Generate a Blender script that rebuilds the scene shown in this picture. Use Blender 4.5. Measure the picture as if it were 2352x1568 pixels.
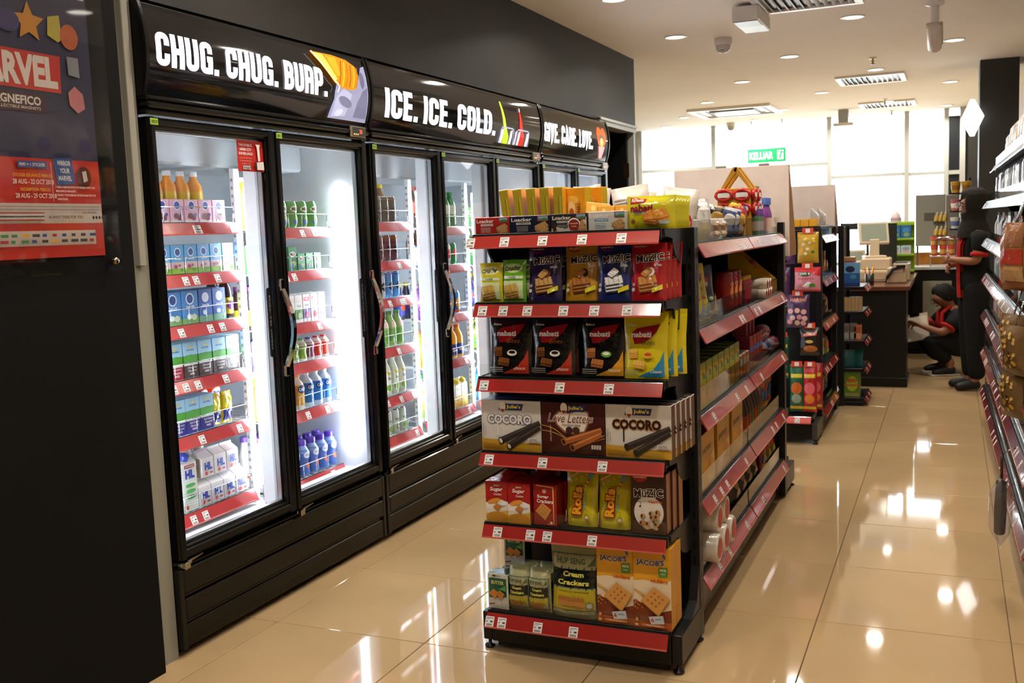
import bpy, bmesh, math, random
from mathutils import Vector, Matrix, Euler
for _o in list(bpy.data.objects): bpy.data.objects.remove(_o)
SC = bpy.context.scene
COL = SC.collection
R = math.radians
PI = math.pi

# ------------------------------------------------------------------ camera
def set_camera():
    yaw, pitch, roll, f, h = -0.41307, -0.11019, -0.03766, 2318.3, 1.3697
    d = Vector((math.sin(yaw)*math.cos(pitch), math.cos(yaw)*math.cos(pitch), math.sin(pitch)))
    r = Vector((math.cos(yaw), -math.sin(yaw), 0)); u = r.cross(d)
    r2 = r*math.cos(roll)+u*math.sin(roll); u2 = -r*math.sin(roll)+u*math.cos(roll)
    c = bpy.data.cameras.new('camera'); o = bpy.data.objects.new('camera', c); COL.objects.link(o)
    m = Matrix((r2, u2, -d)).transposed().to_4x4(); m.translation = (0, 0, h)
    o.matrix_world = m
    c.sensor_width = 36; c.lens = f/2352*36; c.clip_start = .05; c.clip_end = 200
    c.dof.use_dof = True; c.dof.focus_distance = 3.4; c.dof.aperture_fstop = 7.0
    SC.camera = o
set_camera()

# ------------------------------------------------------------------ world, exposure
W = bpy.data.worlds.new('overcast_sky'); SC.world = W; W.use_nodes = True
W.node_tree.nodes['Background'].inputs[0].default_value = (.86, .94, 1.0, 1)
W.node_tree.nodes['Background'].inputs[1].default_value = 10.0
SC.view_settings.view_transform = 'Standard'; SC.view_settings.look = 'None'
SC.view_settings.exposure = 0.22; SC.view_settings.gamma = 1.0
SC.view_settings.use_curve_mapping = False
def window_portal():
    l = bpy.data.lights.new('storefront_portal', 'AREA'); l.shape = 'RECTANGLE'; l.size = 5.0; l.size_y = 2.6
    l.cycles.is_portal = True
    o = bpy.data.objects.new('storefront_portal', l); COL.objects.link(o)
    o.location = (-2.3, 14.1, 1.35); o.rotation_euler = (R(-90), 0, 0)
window_portal()
DOWN_POWER = 11.0        # watts of one downlight
DOWN_COL = (1.0, .92, .81)
LED_STRENGTH = 46.0     # fridge tubes
SIGN_STRENGTH = 1.35    # backlit fridge signs

# ------------------------------------------------------------------ colour, materials
def lin(h):
    if not isinstance(h, str): return tuple(h)+(1.,) if len(h) == 3 else tuple(h)
    h = h.lstrip('#')
    return tuple((c/12.92 if c <= .04045 else ((c+.055)/1.055)**2.4) for c in (int(h[i:i+2], 16)/255 for i in (0, 2, 4)))+(1.,)
MATS = {}
def mat(name, rough=.5, metal=0., spec=.5, coat=0., bump=0., bscale=40., var=0., vscale=6., emit=0., alpha=None, trans=None, rvar=0., color=None):
    m = bpy.data.materials.new(name); m.use_nodes = True; nt = m.node_tree; N = nt.nodes; L = nt.links
    b = N['Principled BSDF']; out = N['Material Output']
    at = N.new('ShaderNodeAttribute'); at.attribute_name = 'Col'
    src = at.outputs['Color']
    if color is not None:
        rgb = N.new('ShaderNodeRGB'); rgb.outputs[0].default_value = lin(color); src = rgb.outputs[0]
    tc = N.new('ShaderNodeTexCoord')
    if var or bump or rvar:
        nz = N.new('ShaderNodeTexNoise'); nz.inputs['Scale'].default_value = vscale; nz.inputs['Detail'].default_value = 5
        L.new(tc.outputs['Object'], nz.inputs['Vector'])
    if var:
        mr = N.new('ShaderNodeMapRange'); mr.inputs['From Min'].default_value = .3; mr.inputs['From Max'].default_value = .7
        mr.inputs['To Min'].default_value = 1-var; mr.inputs['To Max'].default_value = 1+var
        L.new(nz.outputs['Fac'], mr.inputs['Value'])
        mx = N.new('ShaderNodeVectorMath'); mx.operation = 'SCALE'
        L.new(src, mx.inputs[0]); L.new(mr.outputs[0], mx.inputs['Scale']); src = mx.outputs[0]
    L.new(src, b.inputs['Base Color'])
    b.inputs['Roughness'].default_value = rough; b.inputs['Metallic'].default_value = metal
    b.inputs['Specular IOR Level'].default_value = spec; b.inputs['Coat Weight'].default_value = coat
    b.inputs['Coat Roughness'].default_value = .04
    if rvar:
        m2 = N.new('ShaderNodeMapRange'); m2.inputs['To Min'].default_value = max(0, rough-rvar); m2.inputs['To Max'].default_value = rough+rvar
        L.new(nz.outputs['Fac'], m2.inputs['Value']); L.new(m2.outputs[0], b.inputs['Roughness'])
    if bump:
        n2 = N.new('ShaderNodeTexNoise'); n2.inputs['Scale'].default_value = bscale; n2.inputs['Detail'].default_value = 3
        L.new(tc.outputs['Object'], n2.inputs['Vector'])
        bp = N.new('ShaderNodeBump'); bp.inputs['Strength'].default_value = bump; bp.inputs['Distance'].default_value = .01
        L.new(n2.outputs['Fac'], bp.inputs['Height']); L.new(bp.outputs[0], b.inputs['Normal'])
    if emit:
        L.new(src, b.inputs['Emission Color']); b.inputs['Emission Strength'].default_value = emit
    if trans is not None:      # thin clear sheet: transparent with a fresnel gloss and a trace of its own colour
        tr = N.new('ShaderNodeBsdfTransparent'); tr.inputs[0].default_value = (trans, trans, trans*.995, 1)
        gl = N.new('ShaderNodeBsdfGlossy'); gl.inputs['Roughness'].default_value = rough
        ge = N.new('ShaderNodeNewGeometry'); dt = N.new('ShaderNodeVectorMath'); dt.operation = 'DOT_PRODUCT'
        L.new(ge.outputs['Incoming'], dt.inputs[0]); L.new(bp.outputs[0] if bump else ge.outputs['Normal'], dt.inputs[1])
        def mth(op, a, b_):
            q = N.new('ShaderNodeMath'); q.operation = op; q.use_clamp = op != 'POWER'
            for i_, w_ in ((0, a), (1, b_)):
                if isinstance(w_, (int, float)): q.inputs[i_].default_value = w_
                elif w_ is not None: L.new(w_, q.inputs[i_])
            return q.outputs[0]
        ab = mth('ABSOLUTE', dt.outputs['Value'], None); om = mth('SUBTRACT', 1., ab); p5 = mth('POWER', om, 5.)
        fr = N.new('ShaderNodeMath'); fr.operation = 'MULTIPLY_ADD'; fr.inputs[1].default_value = .94; fr.inputs[2].default_value = .032; L.new(p5, fr.inputs[0])
        if bump: L.new(bp.outputs[0], gl.inputs['Normal'])
        ms = N.new('ShaderNodeMixShader'); L.new(fr.outputs[0], ms.inputs[0]); L.new(tr.outputs[0], ms.inputs[1]); L.new(gl.outputs[0], ms.inputs[2])
        if alpha is not None:
            m3 = N.new('ShaderNodeMixShader'); m3.inputs[0].default_value = alpha
            L.new(ms.outputs[0], m3.inputs[1]); L.new(b.outputs[0], m3.inputs[2]); ms = m3
        L.new(ms.outputs[0], out.inputs['Surface'])
    MATS[name] = m
    return m
mat('wall_paint', rough=.55, spec=.35, var=.25, vscale=1.6, bump=.02, bscale=60)
mat('panel_paint', rough=.7, spec=.12, var=.2, vscale=2)
mat('ceiling_paint', rough=.85, spec=.2, var=.04, vscale=.8, bump=.02, bscale=30)
mat('tile_glaze', rough=.045, spec=.55, var=.05, vscale=2.2, rvar=.02)
mat('grout', rough=.9, var=.1)
mat('strip_plastic', rough=.16, spec=.6, coat=.6, bump=.05, bscale=14)
mat('powder_coat', rough=.36, spec=.3, rvar=.06, vscale=9)
mat('gloss_black', rough=.16, spec=.25, coat=.06, bump=.015, bscale=5, rvar=.04)
mat('header_gloss', rough=.07, spec=.45, coat=.35, bump=.03, bscale=7)
mat('aluminium', rough=.32, metal=1., rvar=.08, vscale=20)
mat('chrome', rough=.08, metal=1., rvar=.03)
mat('print', rough=.42, spec=.4, var=.04, vscale=30)
mat('carton', rough=.36, spec=.45, var=.05, vscale=25, bump=.01, bscale=20)
mat('card', rough=.75, spec=.25, var=.05, vscale=12)
mat('foil', rough=.22, spec=.6, var=.05, vscale=20, bump=.35, bscale=26)
mat('foil_print', rough=.2, spec=.6, bump=.3, bscale=26)
mat('plastic', rough=.28, spec=.5, var=.03, vscale=20)
mat('clear_plastic', rough=.08, trans=.86, alpha=.42, bump=.1, bscale=30)
mat('wrap', rough=.07, trans=.93, alpha=.12, bump=.7, bscale=24)
mat('glass', rough=.015, trans=.96)
mat('acrylic', rough=.03, trans=.97)
mat('lamp', rough=.5, emit=9.0)
mat('led', rough=.5, emit=LED_STRENGTH)
mat('sign_light', rough=.08, spec=.5, emit=SIGN_STRENGTH)
mat('exit_light', rough=.4, emit=.75)
mat('panel_light', rough=.4, emit=3.0)
mat('liner', rough=.35, spec=.45, var=.03)
mat('cloth', rough=.85, spec=.2, var=.15, vscale=30, bump=.15, bscale=90)
mat('skin', rough=.5, spec=.4, var=.06, vscale=18)
mat('hair', rough=.7, spec=.15, var=.3, vscale=60, bump=.4, bscale=120)
mat('timber', rough=.22, spec=.5, var=.25, vscale=8)
mat('screen', rough=.12, spec=.6, emit=.25)

# ------------------------------------------------------------------ mesh building
class MB:
    def __init__(s): s.v = []; s.f = []; s.c = []; s.s = []
    def add(s, vs, fs, c, smooth=False):
        n = len(s.v); s.v += [tuple(p) for p in vs]; k = lin(c)
        for f in fs: s.f.append(tuple(i+n for i in f)); s.c.append(k); s.s.append(smooth)
        return s
    def box(s, x0, x1, y0, y1, z0, z1, c, b=0.):
        if x0 > x1: x0, x1 = x1, x0
        if y0 > y1: y0, y1 = y1, y0
        if z0 > z1: z0, z1 = z1, z0
        if not b:
            return s.add([(x0,y0,z0),(x1,y0,z0),(x1,y1,z0),(x0,y1,z0),(x0,y0,z1),(x1,y0,z1),(x1,y1,z1),(x0,y1,z1)],
                         [(3,2,1,0),(4,5,6,7),(0,1,5,4),(1,2,6,5),(2,3,7,6),(3,0,4,7)], c)
        b = min(b, (x1-x0)*.49, (y1-y0)*.49, (z1-z0)*.49)
        X, Y, Z = (x0, x1), (y0, y1), (z0, z1); V = []; idx = {}
        for i in (0, 1):
            for j in (0, 1):
                for k in (0, 1):
                    sx, sy, sz = 1-2*i, 1-2*j, 1-2*k
                    for a in range(3):
                        idx[i, j, k, a] = len(V)
                        V.append((X[i]+(b*sx if a != 0 else 0), Y[j]+(b*sy if a != 1 else 0), Z[k]+(b*sz if a != 2 else 0)))
        F = []
        for i in (0, 1):
            q = [idx[i, 0, 0, 0], idx[i, 1, 0, 0], idx[i, 1, 1, 0], idx[i, 0, 1, 0]]; F.append(q if i else q[::-1])
            q = [idx[0, i, 0, 1], idx[0, i, 1, 1], idx[1, i, 1, 1], idx[1, i, 0, 1]]; F.append(q if i else q[::-1])
            q = [idx[0, 0, i, 2], idx[1, 0, i, 2], idx[1, 1, i, 2], idx[0, 1, i, 2]]; F.append(q if i else q[::-1])
        for i in (0, 1):
            for j in (0, 1):
                F.append([idx[i, j, 0, 0], idx[i, j, 0, 1], idx[i, j, 1, 1], idx[i, j, 1, 0]])
                F.append([idx[i, 0, j, 0], idx[i, 0, j, 2], idx[i, 1, j, 2], idx[i, 1, j, 0]])
                F.append([idx[0, i, j, 1], idx[0, i, j, 2], idx[1, i, j, 2], idx[1, i, j, 1]])
                for k in (0, 1): F.append([idx[i, j, k, 0], idx[i, j, k, 1], idx[i, j, k, 2]])
        return s.add(V, F, c)
    def lathe(s, prof, c, n=14, cx=0, cy=0, smooth=True, caps=True):
        V = []; F = []
        for r, z in prof:
            for k in range(n):
                a = 2*PI*k/n; V.append((cx+r*math.cos(a), cy+r*math.sin(a), z))
        for i in range(len(prof)-1):
            for k in range(n):
                F.append((i*n+k, i*n+(k+1) % n, (i+1)*n+(k+1) % n, (i+1)*n+k))
        s.add(V, F, c, smooth)
        if caps:
            for i in (0, len(prof)-1):
                if prof[i][0] > 1e-4:
                    q = [(cx+prof[i][0]*math.cos(2*PI*k/n), cy+prof[i][0]*math.sin(2*PI*k/n), prof[i][1]) for k in range(n)]
                    s.add(q, [tuple(range(n)) if i else tuple(range(n))[::-1]], c)
        return s
    def tube(s, pts, r, c, n=6, closed=False):
        P = [Vector(p) for p in pts]; V = []; F = []; m = len(P)
        up = Vector((.31, .17, .93)).normalized()
        for i, p in enumerate(P):
            a = P[(i-1) % m] if (i or closed) else p; b = P[(i+1) % m] if (i < m-1 or closed) else p
            t = (b-a).normalized(); x = t.cross(up)
            if x.length < .05: x = t.cross(Vector((1, 0, 0)))
            x.normalize(); y = t.cross(x)
            rr = r[i] if isinstance(r, (list, tuple)) else r
            for k in range(n):
                q = 2*PI*k/n; V.append(p+x*rr*math.cos(q)+y*rr*math.sin(q))
        for i in range(m if closed else m-1):
            j = (i+1) % m
            for k in range(n): F.append((i*n+k, i*n+(k+1) % n, j*n+(k+1) % n, j*n+k))
        if not closed: F += [tuple(range(n))[::-1], tuple(range((m-1)*n, m*n))]
        return s.add(V, F, c, True)
    def prism(s, poly, a, b, c, axis='y', smooth=False):
        n = len(poly); A = {'y': lambda p, t: (p[0], t, p[1]), 'x': lambda p, t: (t, p[0], p[1]), 'z': lambda p, t: (p[0], p[1], t)}[axis]
        V = [A(p, a) for p in poly]+[A(p, b) for p in poly]
        s.add(V, [tuple(range(n)), tuple(range(n, 2*n))[::-1]], c)
        return s.add(V, [(i, (i+1) % n, n+(i+1) % n, n+i)[::-1] for i in range(n)], c, smooth)
    def grid(s, fn, nu, nv, c, smooth=True, flip=False):
        V = [fn(i/nu, j/nv) for j in range(nv+1) for i in range(nu+1)]; F = []
        for j in range(nv):
            for i in range(nu):
                q = (j*(nu+1)+i, j*(nu+1)+i+1, (j+1)*(nu+1)+i+1, (j+1)*(nu+1)+i); F.append(q[::-1] if flip else q)
        if callable(c):
            for k, q in enumerate(F): s.add([V[i] for i in q], [(0, 1, 2, 3)], c((k % nu+.5)/nu, (k//nu+.5)/nv), smooth)
            return s
        return s.add(V, F, c, smooth)
    def xf(s, M, start=0):
        s.v[start:] = [tuple(M @ Vector(p)) for p in s.v[start:]]; return s
    def mesh(s, name, m, weld=False):
        me = bpy.data.meshes.new(name); me.from_pydata(s.v, [], s.f)
        a = me.attributes.new('Col', 'FLOAT_COLOR', 'CORNER'); buf = []
        for f, c in zip(s.f, s.c): buf += list(c)*len(f)
        a.data.foreach_set('color', buf); me.polygons.foreach_set('use_smooth', s.s)
        me.materials.append(MATS[m] if isinstance(m, str) else m)
        bm = bmesh.new(); bm.from_mesh(me)
        if weld: bmesh.ops.remove_doubles(bm, verts=bm.verts, dist=1e-5)
        bmesh.ops.recalc_face_normals(bm, faces=bm.faces); bm.to_mesh(me); bm.free(); me.update()
        return me
    def obj(s, name, m, parent=None, loc=(0, 0, 0), rot=(0, 0, 0), weld=False):
        return link(name, s.mesh(name, m, weld), parent, loc, rot)
def link(name, me, parent=None, loc=(0, 0, 0), rot=(0, 0, 0)):
    o = bpy.data.objects.new(name, me); COL.objects.link(o)
    if parent is not None: o.parent = parent
    o.location = loc; o.rotation_euler = rot
    return o
def tag(o, label=None, cat=None, group=None, kind=None):
    if label: o['label'] = label
    if cat: o['category'] = cat
    if group: o['group'] = group
    if kind: o['kind'] = kind
    return o
def thing(name, label, cat, loc=(0, 0, 0), rz=0, group=None):
    return tag(link(name, None, None, loc, (0, 0, rz)), label, cat, group)
ORD = ['first', 'second', 'third', 'fourth', 'fifth', 'sixth', 'seventh', 'eighth', 'ninth', 'tenth', 'eleventh', 'twelfth', 'thirteenth', 'fourteenth', 'fifteenth', 'sixteenth']

# ------------------------------------------------------------------ lettering and flat print
_TX = {}
def text_mesh(body, bold=0., res=2):
    k = (body, bold, res)
    if k not in _TX:
        cu = bpy.data.curves.new('t', 'FONT'); cu.body = body; cu.resolution_u = res; cu.offset = bold; cu.fill_mode = 'FRONT'
        ob = bpy.data.objects.new('t', cu); me = ob.to_mesh()
        V = [(v.co.x, v.co.y) for v in me.vertices]; F = [tuple(p.vertices) for p in me.polygons]
        ob.to_mesh_clear(); bpy.data.objects.remove(ob); bpy.data.curves.remove(cu)
        x0 = min((v[0] for v in V), default=0); x1 = max((v[0] for v in V), default=1)
        y0 = min((v[1] for v in V), default=0); y1 = max((v[1] for v in V), default=1)
        _TX[k] = ([((x-x0)/(x1-x0)-.5, (y-y0)/(y1-y0)-.5) for x, y in V], F, (x1-x0)/(y1-y0))
    return _TX[k]
def fillet(P, r, step=.06):
    out = []; n = len(P)
    for i, p in enumerate(P):
        if i in (0, n-1) or r <= 0: out.append(p); continue
        a, b = P[i-1], P[i+1]; p = Vector(p); u = (Vector(a)-p); w = (Vector(b)-p)
        q = min(r, u.length*.5, w.length*.5); u.normalize(); w.normalize(); A = p+u*q; B = p+w*q
        for k in range(7):
            t = k/6; out.append(tuple(A*(1-t)**2+p*2*t*(1-t)+B*t*t))
    res = [out[0]]
    for p in out[1:]:
        a = Vector(res[-1]); d = Vector(p)-a
        if d.length < 1e-4: continue
        m = max(1, int(d.length/step))
        for k in range(1, m+1): res.append(tuple(a+d*k/m))
    return res
class Deco:
    """print on a surface: surf(u, v, off) gives the point; every call adds one layer"""
    def __init__(s, surf, curved=0, step=.0003, w=1, h=1):
        s.surf = surf; s.mb = MB(); s.l = 1; s.curved = curved; s.step = step; s.w = w; s.h = h
    def put(s, pts, faces, c, nl=True):
        s.mb.add([s.surf(u, v, s.l*s.step) for u, v in pts], faces, c)
        if nl: s.l += 1
        return s
    def poly(s, P, c):
        if s.curved:
            bm = bmesh.new(); vs = [bm.verts.new((p[0], p[1], 0)) for p in P]; bm.faces.new(vs)
            for ax in (0, 1):
                lo = min(p[ax] for p in P); hi = max(p[ax] for p in P); n = int((hi-lo)/s.curved)
                for k in range(1, n+1):
                    co = [0, 0, 0]; co[ax] = lo+(hi-lo)*k/(n+1); no = [0, 0, 0]; no[ax] = 1
                    bmesh.ops.bisect_plane(bm, geom=bm.verts[:]+bm.edges[:]+bm.faces[:], plane_co=co, plane_no=no)
            bm.verts.index_update()
            pts = [(v.co.x, v.co.y) for v in bm.verts]; F = [tuple(v.index for v in f.verts) for f in bm.faces]; bm.free()
            return s.put(pts, F, c)
        return s.put(P, [tuple(range(len(P)))], c)
    def rect(s, u0, v0, u1, v1, c): return s.poly([(u0, v0), (u1, v0), (u1, v1), (u0, v1)], c)
    def ell(s, cu, cv, ru, rv, c, n=18, rot=0):
        ca, sa = math.cos(rot), math.sin(rot)
        return s.poly([(cu+ru*math.cos(2*PI*k/n)*ca-rv*math.sin(2*PI*k/n)*sa, cv+ru*math.cos(2*PI*k/n)*sa+rv*math.sin(2*PI*k/n)*ca) for k in range(n)], c)
    def text(s, body, cu, cv, h, c, w=None, bold=.02, shear=0, rot=0, res=2, arc=0):
        V, F, asp = text_mesh(body, bold, res); W = w or h*asp; ex = 3 if s.curved else 0; s.l += ex; ca, sa = math.cos(rot), math.sin(rot); P = []
        for x, y in V:
            a = x*W+shear*y*h; b = y*h-arc*(x*2)**2*h; P.append((cu+a*ca-b*sa, cv+a*sa+b*ca))
        s.put(P, F, c); s.l -= max(0, ex-1); return s
    def otext(s, body, cu, cv, h, c, oc, w=None, bold=.03, o=.05, **k):
        V, F, asp = text_mesh(body, bold); W = w or h*asp
        s.text(body, cu, cv, h*(1+o*2.2), oc, W+h*o*2.2, bold+o, **k); return s.text(body, cu, cv, h, c, W, bold, **k)
    def stroke(s, P, wd, c, r=0, step=.06, nl=True):
        Q = fillet(P, r, step); pts = []; n = len(Q)
        for i, p in enumerate(Q):
            a = Vector(Q[max(0, i-1)]); b = Vector(Q[min(n-1, i+1)]); t = (b-a).normalized(); k = 1.
            if 0 < i < n-1:
                t1 = (Vector(p)-a).normalized(); cs = max(.5, t1.dot(t)); k = 1/cs
            nx = Vector((-t.y, t.x))*wd*.5*k; pts += [(p[0]+nx.x, p[1]+nx.y), (p[0]-nx.x, p[1]-nx.y)]
        return s.put(pts, [(2*i, 2*i+1, 2*i+3, 2*i+2) for i in range(n-1)], c, nl)
    def obj(s, name, parent, m='print'): return s.mb.obj(name, m, parent)
    def mesh(s, name, m='print'): return s.mb.mesh(name, m)

# ================================================================== THE SETTING
def structure(o): o['kind'] = 'structure'; return o
CZ = 2.69; WX = -2.36; PX = -2.30; RX = .66; FY = 14.2
def build_floor():
    fl = structure(MB().box(-6.2, 1.4, -3, 14.5, -.2, -.004, '#6d5b40').obj('floor', 'grout'))
    g = .0016
    cache = {}
    for i in range(-4, 2):
        for j in range(-8, 18):
            x0 = max(-.415+.6*i, -2.6); x1 = min(-.415+.6*(i+1), RX); y0 = 3.456+.6*j; y1 = y0+.6
            w = round(x1-x0, 3)
            if w < .05: continue
            if w not in cache: cache[w] = MB().box(g-w/2, w/2-g, -.3+g, .3-g, -.012, 0, '#b99b72', .0012).mesh('tile', 'tile_glaze')
            link('tile', cache[w], fl, ((x0+x1)/2, (y0+y1)/2, 0))
    structure(MB().box(-9, 6, 14.5, 40, -.25, -.03, '#8f8c86').obj('pavement', 'card'))
build_floor()
def build_shell():
    structure(MB().box(-6.2, 1.4, -3, 14.5, CZ, CZ+.15, '#f6efe4').obj('ceiling', 'ceiling_paint'))
    dk = '#2a2723'
    m = MB()
    m.box(PX-.09, PX, -3, 2.385, 0, CZ, '#0e0d0c')                       # poster panel
    structure(m.obj('wall_left', 'panel_paint'))
    m = MB()
    m.box(WX-.09, WX, 2.386, 8.03, 2.14, CZ, dk)                   # over the coolers and the door
    m.box(WX-.09, WX, 7.14, 7.17, 0, 2.14, dk); m.box(WX-.09, WX, 7.95, 8.03, 0, 2.14, dk)
    m.box(-3.2, -3.1, 2.3, 7.2, 0, CZ, dk); m.box(-3.1, WX-.09, 2.29, 2.39, 0, CZ, dk); m.box(-3.1, WX-.09, 7.14, 7.17, 0, CZ, dk)
    m.box(-6.2, WX-.09, 7.95, 8.03, 0, CZ, '#8e8a80')
    structure(m.obj('wall_cooler', 'wall_paint'))
    structure(MB().box(-6.3, -6.2, 7.9, 14.5, 0, CZ, '#cfc8bb').obj('wall_far', 'wall_paint'))
    structure(MB().box(RX, RX+.1, -3, 14.5, 0, CZ, '#b9ad98').obj('wall_right', 'wall_paint'))
    structure(MB().box(-6.2, 1.4, -3.1, -3, 0, CZ, '#4a4640').obj('wall_back', 'wall_paint'))
    m = MB().box(.21, .52, 9.95, 10.5, 0, CZ, '#2f2d2a'); structure(m.obj('wall_pillar', 'wall_paint'))
    # metal trim between the poster panel and the first cooler
    t = structure(MB().box(WX-.05, WX+.022, 2.386, 2.487, 0, 2.14, '#8f8d80').obj('trim_1', 'powder_coat'))
    MB().box(WX+.02, WX+.042, 2.43, 2.458, 1.30, CZ-.1, '#9a978c', .002).obj('cable_channel', 'powder_coat', t)
    MB().box(WX+.02, WX+.03, 2.392, 2.40, 0, 2.6, '#a9a79e', .001).obj('edge_bead', 'aluminium', t)
build_shell()
def build_door():
    d = structure(link('door_1', None))
    al = '#8d8c86'
    MB().box(WX-.09, WX+.02, 7.17, 7.21, 0, 2.12, al, .003).obj('jamb', 'powder_coat', d)
    MB().box(WX-.09, WX+.02, 7.91, 7.95, 0, 2.12, al, .003).obj('jamb', 'powder_coat', d)
    h = MB().box(WX-.09, WX+.025, 7.05, 7.97, 2.10, 2.15, al, .003).box(WX, WX+.035, 7.05, 7.97, 2.135, 2.155, '#a3a29b', .003)
    h.obj('door_head', 'powder_coat', d)
    lf = MB().box(WX-.80, WX-.03, 7.87, 7.91, .01, 2.10, '#0d0d0d', .003).obj('door_leaf', 'powder_coat', d)
    for z in (.3, 1.1, 1.75): MB().box(WX-.06, WX-.012, 7.865, 7.875, z, z+.11, '#6d5a45', .001).obj('hinge', 'aluminium', lf)
    MB().box(WX-.9, WX-.85, 7.17, 7.95, 0, CZ, '#101010').obj('inner_wall', 'wall_paint', d)
build_door()
def build_storefront():
    w = structure(link('window_1', None)); al = '#b9bdb9'
    xs = [-4.10, -3.05, -1.51, -.55, -.08]
    for x in xs: MB().box(x-.03, x+.03, FY-.05, FY+.05, 0, CZ, al, .004).obj('mullion', 'powder_coat', w)
    MB().box(-6.2, -4.13, FY-.02, FY+.02, 0, CZ, '#dfe3de').obj('end_panel', 'powder_coat', w)
    for a, b, z in ((-4.10, -3.05, 2.12), (-3.05, -1.51, 2.09), (-1.51, -.55, 1.90), (-.55, -.08, 1.89), (-4.10, -3.05, .9), (-1.51, -.55, .75), (-.55, -.08, .75)):
        MB().box(a+.03, b-.03, FY-.035, FY+.035, z-.022, z+.022, al, .003).obj('transom', 'powder_coat', w)
    for a, b in zip(xs[:-1], xs[1:]):
        MB().box(a+.03, b-.03, FY-.004, FY+.004, .03, CZ-.01, '#eaf5f1').obj('glass_pane', 'glass', w)
    MB().box(-2.31, -2.26, FY-.04, FY+.04, 0, 2.09, al, .004).obj('door_stile', 'powder_coat', w)
    b = MB().box(-.05, .075, FY-.06, FY+.02, 0, CZ-.1, '#23262a').box(-.05, .075, FY-.08, FY+.02, 1.86, 1.91, al)
    b.box(.075, .14, FY-.1, FY+.05, 0, CZ, al).box(.14, RX, FY-.05, FY+.05, 0, CZ, '#3a3a38')
    b.obj('side_panel', 'powder_coat', w)
    structure(MB().box(-8, 3, 16.4, 16.7, 2.50, 2.78, '#d6e6e0').box(-2.8, -2.7, 16.4, 16.6, 0, 2.5, '#d6e6e0').box(2.4, 2.5, 16.4, 16.6, 0, 2.5, '#d6e6e0').obj('canopy_beam', 'card'))
build_storefront()

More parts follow.
